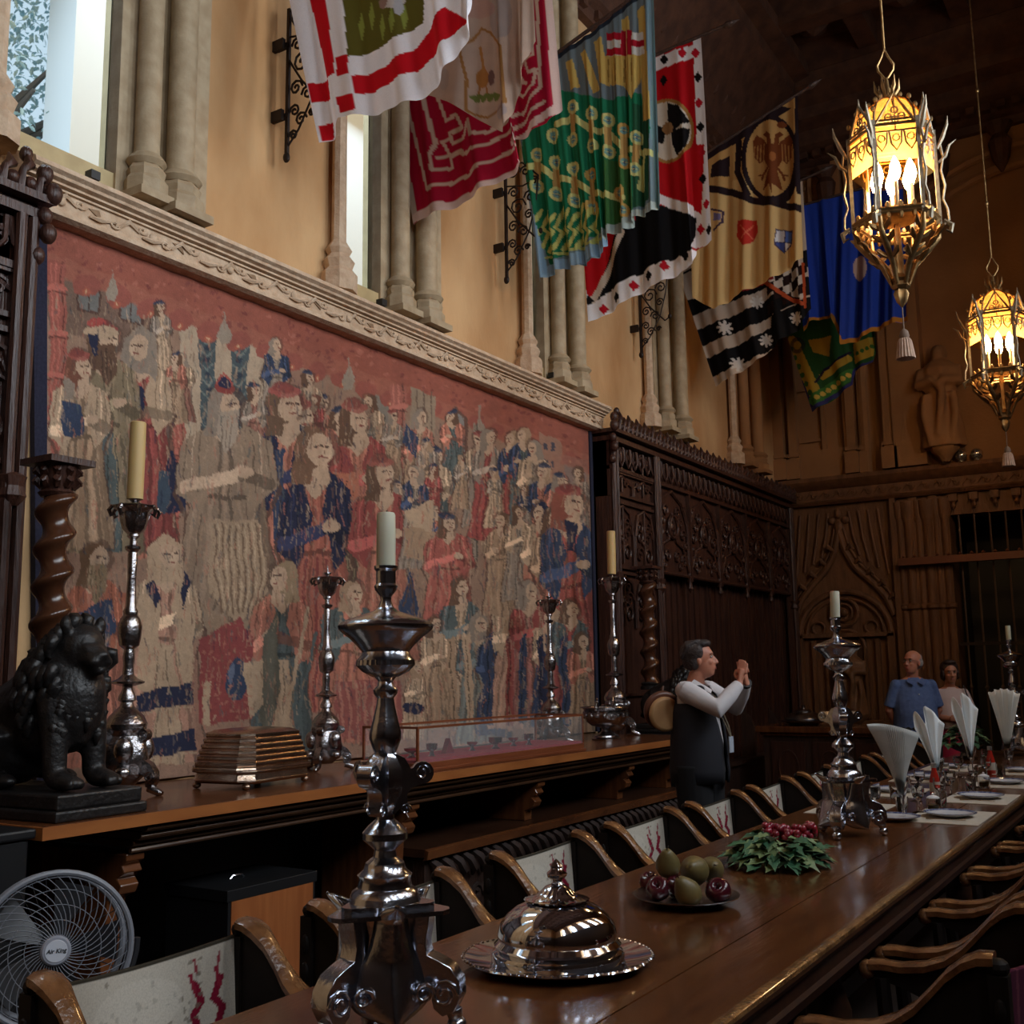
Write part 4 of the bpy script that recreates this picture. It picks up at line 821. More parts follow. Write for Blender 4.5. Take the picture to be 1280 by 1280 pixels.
def p7(D):
    D.poly([(820, 330), (1020, 300), (1020, 420), (893, 490)], (206, 186, 166))
    K = (16, 13, 14)
    def stripe(a, w0): D.line([(830 + a * .25, 370 + a), (880 + a * .25, 352 + a), (930 + a * .2, 336 + a * .95), (1012, 300 + a * .9)], w0, K)
    stripe(24, 20); stripe(62, 21); stripe(100, 24)
    D.poly([(964, 395), (1013, 370), (1013, 395), (985, 425), (960, 430)], K); D.line([(836, 352), (880, 340)], 9, K); D.poly([(840, 338), (870, 330), (874, 348), (846, 356)], (206, 186, 166)); D.line([(846, 344), (866, 336)], 3, K)
    for x, y, s in ((906, 410, 8), (946, 377, 7), (922, 455, 8), (957, 425, 7), (995, 397, 7), (886, 371, 6)):
        for k in range(4): a = k * PI / 4; D.line([(x - s * math.cos(a), y - s * math.sin(a)), (x + s * math.cos(a), y + s * math.sin(a))], 3.2, (226, 218, 208))
    D.poly([(958, 345), (1004, 320), (1008, 375), (985, 368), (960, 352)], (220, 206, 190))
    for i in range(5):
        for j in range(4):
            if (i + j) % 2: x, y = 958 + i * 10, 346 + j * 12 - i * 6; D.poly([(x, y), (x + 10, y - 6), (x + 11, y + 6), (x + 1, y + 12)], (40, 20, 18))
    D.line([(930, 362), (965, 347)], 6, (150, 30, 30)); D.line([(955, 352), (985, 372), (1004, 380)], 5, (206, 90, 50)); D.line([(1004, 330), (1007, 384)], 3.5, (206, 90, 50))
def p8(D):
    D.line([(1004, 412), (1018, 400), (1040, 396), (1052, 430), (1075, 422), (1100, 408), (1134, 396)], 6, (190, 130, 50)); D.poly([(1022, 402), (1042, 394), (1050, 424), (1036, 428)], (170, 120, 50)); D.ell(1075, 335, 9, 16, (196, 170, 160)); D.line([(1134, 380), (1134, 400)], 4, (190, 130, 50))
def p9(D):
    Yl = (190, 160, 60)
    D.line([(978, 430), (1015, 512)], 12, (50, 44, 90)); D.line([(990, 428), (1020, 494)], 16, Yl); D.line([(1018, 500), (1064, 468)], 14, (70, 130, 60)); D.line([(1015, 512), (1066, 480), (1068, 462), (1094, 452)], 5, (60, 60, 120))
    for i in range(7): D.ell(988 + i * 5, 436 + i * 11, 3.5, 3.5, (60, 110, 50)); D.ell(1022 + i * 6.5, 497 - i * 4.6, 3.5, 3, (220, 190, 90))
    D.poly([(1010, 425), (1040, 420), (1036, 445), (1016, 440)], Yl); D.line([(1028, 470), (1060, 448)], 9, Yl); D.line([(1020, 478), (1030, 462), (1062, 440)], 3, (40, 34, 60)); D.ell(997, 432, 10, 10, (40, 44, 60), .7); D.ell(997, 432, 5, 5, Yl); D.poly([(1066, 430), (1092, 420), (1092, 445), (1068, 455)], Yl)
    for i in range(4): D.ell(1072 + i * 6, 442 - i * 3, 2.6, 2.6, (60, 110, 50))
banner('white banner with red bars and an olive field, nearest at the top', 5.06, [(350, -60), (600, -125)], [(400, 179), (413, 173), (424, 148), (470, 141), (520, 126), (545, 108), (566, 76), (586, 42), (590, 5)], p1, WH, pole=((360, -60), (600, -125)), waves=4, amp=.022)
banner('faded tan banner painted with a shield and an animal, beside the crimson one', 6.0, [(556, -60), (664, -95)], [(519, 112), (560, 128), (600, 150), (632, 168), (642, 130), (655, 90), (668, 50)], p2, (178, 152, 134), pole=((560, -60), (660, -92)), waves=3)
banner('crimson banner with a white maze pattern and pale pink edge', 6.6, [(462, -30), (682, -95)], [(513, 279), (560, 262), (600, 240), (640, 217), (653, 206), (645, 190), (640, 173), (660, 169), (685, 155), (699, 134)], p3, (176, 30, 56), pole=((470, -32), (680, -94)), waves=4, amp=.03)
banner('blue and green banner with yellow knotted discs and a small red and white flag', 8.07, [(640, 104), (693, 70), (740, 40), (816, -22)], [(674, 352), (700, 337), (735, 329), (757, 313), (758, 295), (790, 285), (792, 272), (815, 265), (825, 255)], p4, (116, 140, 150), pole=((650, 100), (815, -20)), waves=9, amp=.03, n=190, m=210)
banner('red and black banner edged with card-suit diamonds and an oval shield', 9.5, [(716, 114), (760, 97), (876, 45)], [(738, 404), (760, 391), (800, 366), (840, 346), (868, 331), (869, 312), (892, 302)], p5, (196, 20, 30), pole=((718, 112), (876, 45)), waves=4)
banner('gold banner with a brown double-headed eagle in a black ring', 10.94, [(862, 206), (885, 190), (997, 118)], [(866, 372), (893, 387), (930, 364), (960, 351), (985, 337), (1004, 322)], p6, (196, 152, 92), pole=((870, 200), (997, 118)), waves=4, tip=.12)
banner('black and white striped banner with pale stars, below the gold one', 12.3, [(835, 300), (900, 270), (1003, 225)], [(893, 482), (915, 471), (950, 449), (975, 426), (1000, 410), (1013, 385)], p7, (206, 186, 166), pole=((840, 298), (1000, 226)), waves=4)
banner('deep blue banner with gold hem hanging behind the near lantern', 13.5, [(985, 262), (1060, 240), (1128, 222)], [(1004, 414), (1018, 400), (1040, 396), (1052, 432), (1075, 424), (1100, 410), (1134, 400)], p8, (38, 70, 180), pole=((990, 260), (1126, 222)), waves=5, amp=.05)
banner('green and yellow patterned banner, farthest and lowest of the row', 14.5, [(955, 335), (1080, 300)], [(1015, 515), (1040, 501), (1066, 481), (1068, 463), (1092, 453), (1095, 428)], p9, (44, 92, 50), pole=((960, 334), (1078, 301)), waves=3)
# ---------------------------------------------------------------- long refectory table
TX0, TX1, TY0, TY1, TZ = -2.045, -1.0, .9, 11.75, .78
t = thing('refectory_table', 'very long polished dark walnut dining table running into the hall', 'table', (0, 0, 0))
b = MB(); b.box(TX0, TY0, TZ - .05, TX1 - .26, TY1, TZ); b.box(TX1 - .255, TY0, TZ - .05, TX1 - .03, TY1, TZ - .0005)
b.obj('tabletop', table_m, t, smooth=0)
b = MB(); b.prism([(TX1 - .03, TZ - .014), (TX1 - .03, TZ), (TX1 - .010, TZ), (TX1 - .002, TZ - .004), (TX1, TZ - .014)], 'y', TY0, TY1)
b.obj('table_edge', mat('worn_table_edge', (.11, .05, .02), .16, 0, (.24, .12, .045), 14, coat=.5, bump=.25, bscale=60), t, smooth=30)
b = MB(); b.prism([(TX1 - .03, TZ - .05), (TX1 - .03, TZ - .014), (TX1 - .001, TZ - .014), (TX1 + .002, TZ - .024), (TX1 - .006, TZ - .04), (TX1 - .02, TZ - .05)], 'y', TY0, TY1)
b.prism([(TX1 - .05, TZ - .13), (TX1 - .02, TZ - .13), (TX1 - .012, TZ - .10), (TX1 - .022, TZ - .09), (TX1 - .022, TZ - .05), (TX1 - .05, TZ - .05)], 'y', TY0, TY1)
b.obj('edge_moulding', table_dark, t, smooth=30)
b = MB(); b.box(TX0 + .30, TY0 + .05, TZ - .16, TX1 - .07, TY1 - .05, TZ - .05); b.obj('apron', table_dark, t, smooth=0)
for y in (1.5, 4.0, 6.5, 9.0, 11.3):
    for x in (TX0 + .2, TX1 - .22):
        b = MB(); b.lathe([(.07, 0), (.07, .1), (.05, .12), (.04, .2), (.075, .32), (.08, .4), (.04, .52), (.06, .56), (.06, TZ - .16)], 16, x, y); b.obj('leg', table_dark, t)
b = MB(); b.box(-1.56, 1.5, .12, -1.48, 11.3, .2); b.obj('stretcher', table_dark, t, smooth=0)

# ---------------------------------------------------------------- chairs
CHF = .70
def chair_cloth(label_seed, purple=False):
    n, m = 130, 80
    u, v = np.meshgrid(np.linspace(0, 1, n), np.linspace(0, 1, m))
    XY = np.stack([u * 100, v * 60], -1).reshape(-1, 2)
    if purple:
        D = Dye(XY, (92, 40, 62)); [D.line([(x, 0), (x + 4, 60)], 2.5, (128, 70, 84), .7) for x in range(4, 100, 9)]
    else:
        D = Dye(XY, (208, 199, 184)); r = random.Random(label_seed)
        D.poly([(0, 46), (100, 42), (100, 60), (0, 60)], (54, 56, 54)); D.line([(20, 10), (26, 44)], 2, (190, 182, 170)); 
        for x, s in ((10, 1), (22, -1), (84, 1), (93, -1)):
            D.line([(x, 6), (x + s, 14)], 1.2, (150, 60, 70)); D.line([(x, 20), (x + s * 3, 30), (x - s, 36), (x + 2 * s, 46)], 3.6, (136, 26, 52)); D.line([(x + 2, 14), (x, 24)], 1.8, (150, 40, 60))
        D.line([(24, 52), (36, 47), (46, 52), (58, 46)], 4, (136, 26, 52))
        for i in range(40): D.ell(r.uniform(18, 80), r.uniform(6, 42), r.uniform(.6, 1.4), r.uniform(.6, 2), (128, 118, 104), .7)
        D.ell(50, 24, 22, 16, (222, 214, 200), .5)
        D.line([(0, .5), (100, .5)], 2.4, (66, 60, 50))
    return n, m, u, v, D
arm_m = mat('gilded_worn_arm', (.12, .048, .018), .2, 0, (.24, .105, .04), 16, coat=.6, bump=.25, bscale=55)
chair_wood = mat('chair_black_walnut', (.008, .005, .004), .6, 0, (.014, .009, .007), 8, spec=.25)
cover_m = mat_cloth('chair_tapestry', .95, weave=220)
def make_chair(label, purple=False, seed=1):
    """front towards +x, back posts at x=0"""
    t = thing('armchair', label, 'chair', (0, 0, 0)); W = CHF; hw = W / 2
    prof = [(0, .886), (.035, .884), (.07, .868), (.11, .835), (.15, .79), (.19, .748), (.24, .712), (.30, .688), (.37, .676), (.43, .678), (.465, .675)]
    for s in (-1, 1):
        b = MB(); low = [(.465, .65), (.38, .63), (.30, .60), (.22, .50), (.12, .44), (.0, .42)]
        b.prism([(x, z) for x, z in prof] + low, 'y', s * hw - s * .012, s * hw - s * .042)
        b.obj('side_panel', chair_wood, t, smooth=20)
        b = MB(); n_ = len(prof); v = []; f = []
        for k, (x, z) in enumerate(prof):
            w_ = .036 + .008 * math.sin(k * 1.3)
            for q, dz in ((-w_, 0), (-w_, .018), (-w_ * .5, .027), (w_ * .5, .027), (w_, .018), (w_, 0)): v.append((x, s * (hw - .027) + q * .9, z + dz - .004))
        for k in range(n_ - 1):
            for i in range(6): j = (i + 1) % 6; f.append((k * 6 + i, k * 6 + j, (k + 1) * 6 + j, (k + 1) * 6 + i))
        f += [tuple(range(6)), tuple(range((n_ - 1) * 6, n_ * 6))]
        b.add(v, f); b.ell(.475, s * (hw - .027), .665, .028, .04, .03, 10, 6); b.obj('arm', arm_m, t, smooth=50)
        b = MB(); b.box(-.03, s * hw - s * .05, .0, .015, s * hw, .86); b.ell(-.008, s * (hw - .025), .875, .026, .03, .022, 10, 6)
        for q in (.62, .70, .78): b.ell(-.008, s * hw, q, .016, .012, .03, 8, 5)
        b.obj('back_post', chair_wood, t, smooth=30)
        b = MB(); b.tube([(.43, s * (hw - .04), .65), (.42, s * (hw - .05), .5), (.38, s * (hw - .06), .38), (.28, s * (hw - .06), .28), (.36, s * (hw - .06), .12), (.48, s * (hw - .05), .02)], [.022, .024, .03, .03, .026, .03], 8); b.obj('leg', chair_wood, t)
        b = MB(); b.box(-.04, s * hw - s * .06, 0, .50, s * hw, .03); b.obj('foot_rail', chair_wood, t, smooth=0, bevel=.006)
    n, m, u, v, D = chair_cloth(seed, purple)
    yy = (1 - u) * (hw - .03) + u * (-hw + .03) ; zz = .865 - .30 * v - .025 * np.sin(u * PI) * (1 - v); xx = -.012 - .045 * np.sin(u * PI) + .02 * v
    cloth_grid('back_cover', np.stack([xx, yy, zz], -1), D, cover_m, t, .012)
    b = MB(); b.box(.0, -hw + .04, .40, .44, hw - .04, .44); b.ell(.22, 0, .45, .22, hw - .05, .05, 18, 8); b.obj('seat', mat('seat_velvet_%d' % seed, (.06, .055, .05) if not purple else (.09, .03, .05), .9), t, smooth=60)
    return t
names = ['nearest chair, beside the fan, cream and crimson back cover', 'cream-backed chair behind the big near candlestick', 'cream-backed armchair behind the covered dish, third in the row', 'cream-backed armchair behind the fruit plate, fourth in the row', 'cream-backed armchair in front of the standing guide', 'cream-backed armchair right of the guide, behind the grape garland', 'armchair left of the second candlestick, far half of the row', 'armchair behind the red bottle, on the far left side of the table', 'armchair behind the napkins, near the far end on the left', 'farthest armchair on the left side of the table']
ch = make_chair(names[0], seed=1)
ys = [1.985, 2.92, 3.95, 4.90, 5.80, 6.75, 7.72, 8.70, 9.65, 10.6]
r = random.Random(4)
for i, y in enumerate(ys):
    loc = (-2.375 + .01 * math.sin(i * 2), y, 0); rz = r.uniform(-.014, .014)
    if i == 0: ch.location = loc; ch['group'] = 'armchairs along the wall side of the table'
    else: dup(ch, loc, rz, 'dark ' + names[i] if not names[i].startswith('far') else names[i], 'armchairs along the wall side of the table')
ch['label'] = 'dark armchair ' + names[0].replace('nearest chair, ', 'nearest to the viewer, ')
pc = make_chair('purple-backed dark armchair at the lower right corner, nearest on the viewer side', True, 2); pc['group'] = 'armchairs along the near side of the table'
pn = ['', 'dark armchair second from the lower right corner, its curved arms catching light', 'dark armchair third from the lower right, long curved arms below the table edge', 'dark armchair fourth along the viewer side, seen as two thin curved arms', 'dark armchair at the right edge, fifth along the viewer side', 'dark armchair hidden far along the viewer side of the table']
for i, y in enumerate([3.23, 4.07, 4.90, 5.73, 6.56, 7.45]):
    if i == 0: pc.location = (-.48, y, 0); pc.rotation_euler = (0, 0, PI)
    elif i < 5: dup(pc, (-.48, y, 0), PI, pn[i], 'armchairs along the near side of the table')

# ---------------------------------------------------------------- sideboard, bench, box, fan
SZ, SX = 1.0, -3.99
t = thing('sideboard', 'long dark sideboard with orange edge below the tapestry', 'sideboard', (0, 0, 0))
b = MB(); b.box(-5.14, 3.30, SZ - .05, -4.66, 9.62, SZ); b.box(-4.66, 2.79, SZ - .05, SX - .012, 9.62, SZ); b.obj('top', side_top, t, smooth=0)
b = MB(); b.box(SX - .012, 2.79, SZ - .052, SX, 9.62, SZ - .001); b.box(-4.66, 2.778, SZ - .052, SX, 2.79, SZ - .001); b.obj('edge_band', side_edge, t, smooth=0)
b = MB()
for k, (x, z0, z1) in enumerate(((-4.03, SZ - .085, SZ - .052), (-4.07, SZ - .125, SZ - .09), (-4.12, SZ - .16, SZ - .13))):
    b.box(-5.1, 3.32, z0, x, 9.5, z1); b.tube([(x, 3.32, (z0 + z1) / 2), (x, 9.5, (z0 + z1) / 2)], .013, 8)
b.tube([(-4.13, 3.32, SZ - .175), (-4.13, 9.5, SZ - .175)], .012, 8)
b.obj('moulded_frieze', mat('frieze_walnut', (.06, .025, .012), .3, 0, (.10, .045, .02), 6, (3, .4, 3), coat=.3), t, smooth=30)
for y in (3.36, 5.43, 6.95, 8.45, 9.45):
    b = MB()
    hi = y > 5.44
    b.prism([(-4.85, SZ - .19), (-4.14, SZ - .19), (-4.14, SZ - .22), (-4.17, SZ - .24), (-4.15, SZ - .27), (-4.20, SZ - .30), (-4.17, SZ - .33), (-4.19, SZ - .37), (-4.26, SZ - .40)] + ([(-4.26, .53), (-4.85, .53)] if hi else [(-4.27, SZ - .6), (-4.29, .35), (-4.27, .08), (-4.3, 0), (-4.85, 0)]), 'y', y - .05, y + .05)
    b.obj('bracket_leg', side_top, t, smooth=0, bevel=.006)
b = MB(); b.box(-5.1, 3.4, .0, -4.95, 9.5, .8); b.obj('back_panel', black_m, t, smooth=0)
t = thing('low_bench', 'low dark chest bench with carved gadrooned front beneath the sideboard', 'bench', (0, 0, 0))
b = MB(); b.box(-4.85, 5.55, .0, -4.16, 9.5, .46); b.obj('body', oak_dark, t, smooth=0)
b = MB(); b.box(-4.88, 5.50, .48, -4.12, 9.54, .53); b.obj('seat_board', table_dark, t, smooth=0)
b = MB(); b.prism([(-4.14, .46), (-4.12, .48), (-4.12, .53), (-4.09, .52), (-4.10, .47)], 'y', 5.5, 9.54); b.obj('top', side_top, t, smooth=0)
b = MB(); y = 5.6
while y < 9.45:
    b.tube([(-4.15, y, .45), (-4.105, y + .03, .41), (-4.10, y + .07, .35), (-4.14, y + .10, .30)], [.02, .032, .03, .01], 6); spiral(b, -4.15, y + .05, .18, .06, 'x', 1.4, .014); y += .115
b.box(-4.18, 5.55, .0, -4.14, 9.5, .08); b.obj('carved_front', mat('dull_carving', (.022, .010, .007), .75, 0, (.04, .018, .012), 8), t, smooth=50)

t = thing('wooden_box', 'black-topped box with orange grained wood front on the floor below the sideboard', 'box', (0, 0, 0))
b = MB(); b.box(-4.58, 3.90, .50, -4.12, 4.54, .555); b.box(-4.57, 3.91, 0, -4.125, 3.93, .5); b.box(-4.57, 4.51, 0, -4.125, 4.53, .5); b.box(-4.58, 3.92, 0, -4.56, 4.52, .5); b.obj('case', black_m, t, smooth=0, bevel=.003)
b = MB(); b.box(-4.14, 3.93, .03, -4.122, 4.51, .5); b.obj('front_panel', pine, t, smooth=0)
b = MB(); b.tube([(-4.35, 4.13, .556), (-4.35, 4.15, .57), (-4.35, 4.21, .57), (-4.35, 4.23, .556)], .006, 6); b.obj('handle', silver, t)

# round floor fan
fx, fy, fz, fr = -3.50, 2.50, .655, .255
t = thing('floor_fan', 'round black and grey floor fan at the lower left corner', 'fan', (fx, fy, 0), 0)
d = Vector((-fx, -fy, 1.3 - fz)); d.normalize(); yaw = math.atan2(d.y, d.x) + .12; tilt = math.asin(d.z) * .55
def FT(b): b.T = Matrix.Translation((0, 0, fz)) @ Matrix.Rotation(yaw, 4, 'Z') @ Matrix.Rotation(-tilt, 4, 'Y'); return b   # local x = axis
fan_grey = mat('fan_grey_plastic', (.22, .23, .26), .4); fan_black = mat('fan_black_plastic', (.03, .03, .034), .4)
b = FT(MB()); n_ = 48; pts = [(.05, fr * math.cos(a), fr * math.sin(a)) for a in [2 * PI * i / n_ for i in range(n_ + 1)]]; b.tube(pts, .011, 8, cap=False)
pts = [(-.06, (fr - .01) * math.cos(a), (fr - .01) * math.sin(a)) for a in [2 * PI * i / n_ for i in range(n_ + 1)]]; b.tube(pts, .012, 8, cap=False)
b.obj('rim', fan_grey, t)
b = FT(MB())
for i in range(44):
    a0 = 2 * PI * i / 44; b.tube([(.05 + .03 * (1 - (q / fr) ** 2), q * math.cos(a0 + (q - .04) * 4.2), q * math.sin(a0 + (q - .04) * 4.2)) for q in [.05 + (fr - .05) * k / 9 for k in range(10)]], .0016, 4)
for q in (.10, .15, .2, .24): b.tube([(.05 + .03 * (1 - (q / fr) ** 2), q * math.cos(a), q * math.sin(a)) for a in [2 * PI * i / 40 for i in range(41)]], .0014, 4, cap=False)
b.obj('grille', fan_grey, t)
b = FT(MB()); b.tube([(.06, 0, 0), (.085, 0, 0), (.092, 0, 0)], [.052, .050, .044], 24); b.obj('hub_cap', mat('fan_hub_grey', (.32, .33, .38), .35), t, smooth=30)
b = FT(MB()); b.tube([(.0921, 0, 0), (.0945, 0, 0)], [.037, .036], 24); badge = b.obj('badge', mat('fan_badge', (.62, .64, .70), .4), t, smooth=30)
fc = bpy.data.curves.new('badge_lettering', 'FONT'); fc.body = 'Air King'; fc.size = .019; fc.align_x = 'CENTER'; fc.align_y = 'CENTER'; fc.extrude = .0006; fc.offset = .0005; fc.shear = .25
fo = bpy.data.objects.new('badge_lettering', fc); C.objects.link(fo); fc.materials.append(black_m)
fo.matrix_world = Matrix.Translation((0, 0, fz)) @ Matrix.Rotation(yaw, 4, 'Z') @ Matrix.Rotation(-tilt, 4, 'Y') @ Matrix.Translation((.0952, 0, 0)) @ Matrix(((0, 0, 1, 0), (1, 0, 0, 0), (0, 1, 0, 0), (0, 0, 0, 1)))
bpy.context.view_layer.update()
me_ = bpy.data.meshes.new_from_object(fo.evaluated_get(bpy.context.evaluated_depsgraph_get())); lo_ = bpy.data.objects.new('badge_lettering', me_); C.objects.link(lo_); lo_.matrix_world = fo.matrix_world.copy(); lo_.parent = badge
bpy.data.objects.remove(fo); bpy.data.curves.remove(fc)
b = FT(MB())
for k in range(5):
    a0 = 2 * PI * k / 5; v = []
    for q in (.05, .12, .19, .23):
        for s in (-1, 1): v.append((-.01 + s * .018, q * math.cos(a0 + s * .32), q * math.sin(a0 + s * .32)))
    b.add(v, [(0, 1, 3, 2), (2, 3, 5, 4), (4, 5, 7, 6)])
b.tube([(-.03, 0, 0), (.03, 0, 0)], .045, 16); b.obj('blades', fan_black, t, smooth=40)
b = FT(MB()); n_ = 30
b.tube([(-.14, 0, 0), (-.03, 0, 0)], [.06, .07], 20)
for i in range(30): a = 2 * PI * i / 30; b.tube([(-.10, .06 * math.cos(a), .06 * math.sin(a)), (-.06, fr * .95 * math.cos(a), fr * .95 * math.sin(a))], .0018, 4)
b.obj('motor_cage', fan_black, t)
b = MB(); b.tube([(-.03, 0, .02), (-.03, 0, fz - .2)], .018, 10); b.tube([(fr * .1, 0, 0)] * 2, .001, 4); cp, sp = math.cos(yaw + PI / 2), math.sin(yaw + PI / 2)
q = [(cp * (fr + .03) * math.cos(a), sp * (fr + .03) * math.cos(a), fz + (fr + .03) * math.sin(a)) for a in [PI + PI * i / 20 for i in range(21)]]; b.tube(q, .012, 8)
b.tube([(-.03, 0, fz - .27), (cp * .0, 0, fz - fr - .03)], .018, 8); b.obj('stand', fan_black, t)
b = MB(); b.lathe([(.22, 0), (.22, .015), (.19, .03), (.03, .045)], 32); b.obj('base', fan_black, t)
# ---------------------------------------------------------------- candlesticks on the dining table
def scroll_leg(b, ang, prof, w_, rings=()):
    """ribbon outline in the radial plane (r, z), thickness w_ across"""
    ca, sa = math.cos(ang), math.sin(ang); n_ = len(prof); v = []
    for s in (-.5, .5):
        for r_, z in prof: v.append((r_ * ca - s * w_ * sa, r_ * sa + s * w_ * ca, z))
    f = [(i, (i + 1) % n_, n_ + (i + 1) % n_, n_ + i) for i in range(n_)] + [tuple(range(n_))[::-1], tuple(range(n_, 2 * n_))]
    b.add(v, f)
    for (rc, zc, rr) in rings:
        for s in (-1, 1):
            pts = []
            for k in range(15):
                a = 1.5 * 2 * PI * k / 14; q = rr * (1 - .8 * k / 14); x = rc + q * math.cos(a); z = zc + q * math.sin(a)
                pts.append((x * ca - s * w_ * .52 * sa, x * sa + s * w_ * .52 * ca, z))
            b.tube(pts, rr * .16, 6)
def circ(rc, zc, rr, a0, a1, k=8): return [(rc + rr * math.cos(a0 + (a1 - a0) * i / k), zc + rr * math.sin(a0 + (a1 - a0) * i / k)) for i in range(k + 1)]
def table_candlestick(label, x, y, rz, lean=0):
    t = thing('candlestick', label, 'candlestick', (x, y, TZ), rz, 'great silver candlesticks on the dining table')
    b = MB(); b.lathe([(.036, .285), (.082, .293), (.077, .308), (.064, .318), (.060, .335), (.064, .345), (.050, .356), (.045, .372), (.028, .385), (.025, .40), (.035, .41), (.053, .425), (.053, .44), (.04, .455), (.022, .47), (.022, .485), (.03, .50)], 32)
    b.lathe([(.030, .50), (.042, .53), (.044, .58), (.034, .61), (.026, .622)], 6)
    b.lathe([(.024, .62), (.031, .635), (.038, .655), (.038, .67), (.030, .70), (.022, .735), (.020, .75), (.028, .76), (.030, .77), (.020, .78), (.018, .79), (.03, .805)], 32)
    b.obj('stem', silver, t)
    b = MB(); b.lathe([(.03, .80), (.055, .813), (.070, .828), (.069, .84), (.060, .85), (.056, .86), (.068, .875), (.086, .893), (.102, .905), (.112, .914), (.114, .923), (.106, .931), (.09, .938), (.06, .948), (.03, .958), (.02, .966)], 72, ribs=36, rib=.012)
    b.obj('drip_bowl', silver, t)
    b = MB(); b.lathe([(.022, .958), (.013, .983), (.014, .993), (.026, 1.008), (.029, 1.018), (.024, 1.024), (.024, 1.054), (.029, 1.06), (.029, 1.067), (.02, 1.067)], 28)
    b.obj('socket', silver, t)
    # upper scroll arms round the stem
    for k in range(3):
        b = MB(); a = 2 * PI * k / 3 + .4
        pr = [(.02, .48), (.035, .495), (.048, .48), (.052, .50), (.050, .525), (.06, .54), (.075, .545)] + circ(.088, .575, .026, -PI * .5, PI * .85, 9) + [(.060, .585), (.045, .61), (.02, .622)]
        scroll_leg(b, a, pr, .034, ((.088, .575, .018), (.048, .492, .013)))
        b.obj('scroll_arm', silver, t, smooth=50)
    # three-cornered plate
    b = MB()
    for z0, z1, R in ((.262, .272, .150), (.272, .287, .115)):
        poly = []
        for k in range(3):
            a = 2 * PI * k / 3
            poly += [(R * math.cos(a - .16), R * math.sin(a - .16)), (R * 1.04 * math.cos(a), R * 1.04 * math.sin(a)), (R * math.cos(a + .16), R * math.sin(a + .16))]
            for q in (.45, .75, 1.05, 1.35, 1.65): poly.append((R * (.58 + .32 * abs(q - 1.05)) * math.cos(a + q), R * (.58 + .32 * abs(q - 1.05)) * math.sin(a + q)))
        b.prism(poly, 'z', z0, z1)
    b.lathe([(.06, .28), (.085, .285), (.08, .30)], 28)
    b.obj('corner_plate', silver, t, smooth=30)
    # body between the legs: lobed shields
    b = MB(); b.lathe([(.05, .06), (.075, .10), (.082, .16), (.075, .22), (.085, .262)], 18)
    b.obj('pedestal', silver, t)
    for k in range(3):
        a = 2 * PI * k / 3 + PI / 3; b = MB(); ca, sa = math.cos(a), math.sin(a)
        R0 = .092; zs = np.linspace(.045, .298, 34); wz = np.interp(zs, [.045, .055, .07, .10, .125, .15, .175, .20, .235, .265, .285, .298], [.03, .062, .084, .100, .099, .086, .062, .050, .042, .038, .026, .003]); v = []; f = []
        for j, z in enumerate(zs):
            for i in range(15): u = -1 + 2 * i / 14; xx = u * wz[j]; rr = R0 + .022 * (1 - u * u) - abs(xx) * .42 + .030 * max(0, (.17 - z) / .12) * (1 - abs(u) * .5) + (.035 * max(0, (z - .26) / .04)); v.append((rr * ca - xx * sa, rr * sa + xx * ca, z))
        for j in range(33):
            for i in range(14): f.append((j * 15 + i, j * 15 + i + 1, (j + 1) * 15 + i + 1, (j + 1) * 15 + i))
        b.add(v, f); shd = o = b.obj('shield', silver, t, smooth=180, fix=False); q = o.modifiers.new('thickness', 'SOLIDIFY'); q.thickness = .008; q.offset = -1
        for s in (-1, 1):
            b = MB(); rr = R0 + .012
            b.tube([((rr) * ca - (s * .068 + .024 * (1 - j / 14) * math.cos(j * .66)) * sa, rr * sa + (s * .068 + .024 * (1 - j / 14) * math.cos(j * .66)) * ca, .10 + .024 * (1 - j / 14) * math.sin(j * .66)) for j in range(14)], .006, 6)
            b.obj('shield_volute', silver, shd, smooth=60)
    for k in range(3):
        a = 2 * PI * k / 3; b = MB()
        pr = [(.05, .262), (.115, .262), (.112, .235), (.105, .20), (.11, .175), (.135, .165), (.165, .15), (.185, .12), (.188, .085), (.172, .055), (.145, .045), (.125, .06), (.12, .08), (.132, .098), (.10, .105), (.07, .13), (.05, .2)]
        scroll_leg(b, a, pr, .055, ((.150, .092, .034),))
        b.tube([(.165 * math.cos(a), .165 * math.sin(a), .055), (.17 * math.cos(a), .17 * math.sin(a), .035)], [.02, .016], 10)
        leg_ = b.obj('scroll_leg', silver, t, smooth=50, bevel=.003)
        b = MB(); b.ell(.172 * math.cos(a), .172 * math.sin(a), .021, .023, .023, .021, 16, 10); b.obj('ball_foot', silver, leg_, smooth=180)
    return t
def candle(label, x, y, z, r_, h, m_, lean=(0, 0)):
    t = thing('candle', label, 'candle', (x, y, z)); t.rotation_euler = (lean[0], lean[1], 0)
    b = MB(); b.lathe([(r_ * .98, 0), (r_, h * .5), (r_ * .97, h - .006), (r_ * .85, h), (r_ * .4, h - .004), (.0005, h - .006)], 24); b.obj('wax', m_, t, smooth=40)
    b = MB(); b.tube([(0, 0, h - .008), (.001, .001, h + .006)], .0015, 5); b.obj('wick', black_m, t)
CS = [(-1.655, 2.055, .35, 'biggest silver candlestick in the foreground, left end of the table'), (-1.535, 5.50, .5, 'silver candlestick in the middle of the table, behind the grapes'), (-1.50, 11.15, .2, 'farthest silver candlestick, at the right edge beyond the napkins')]
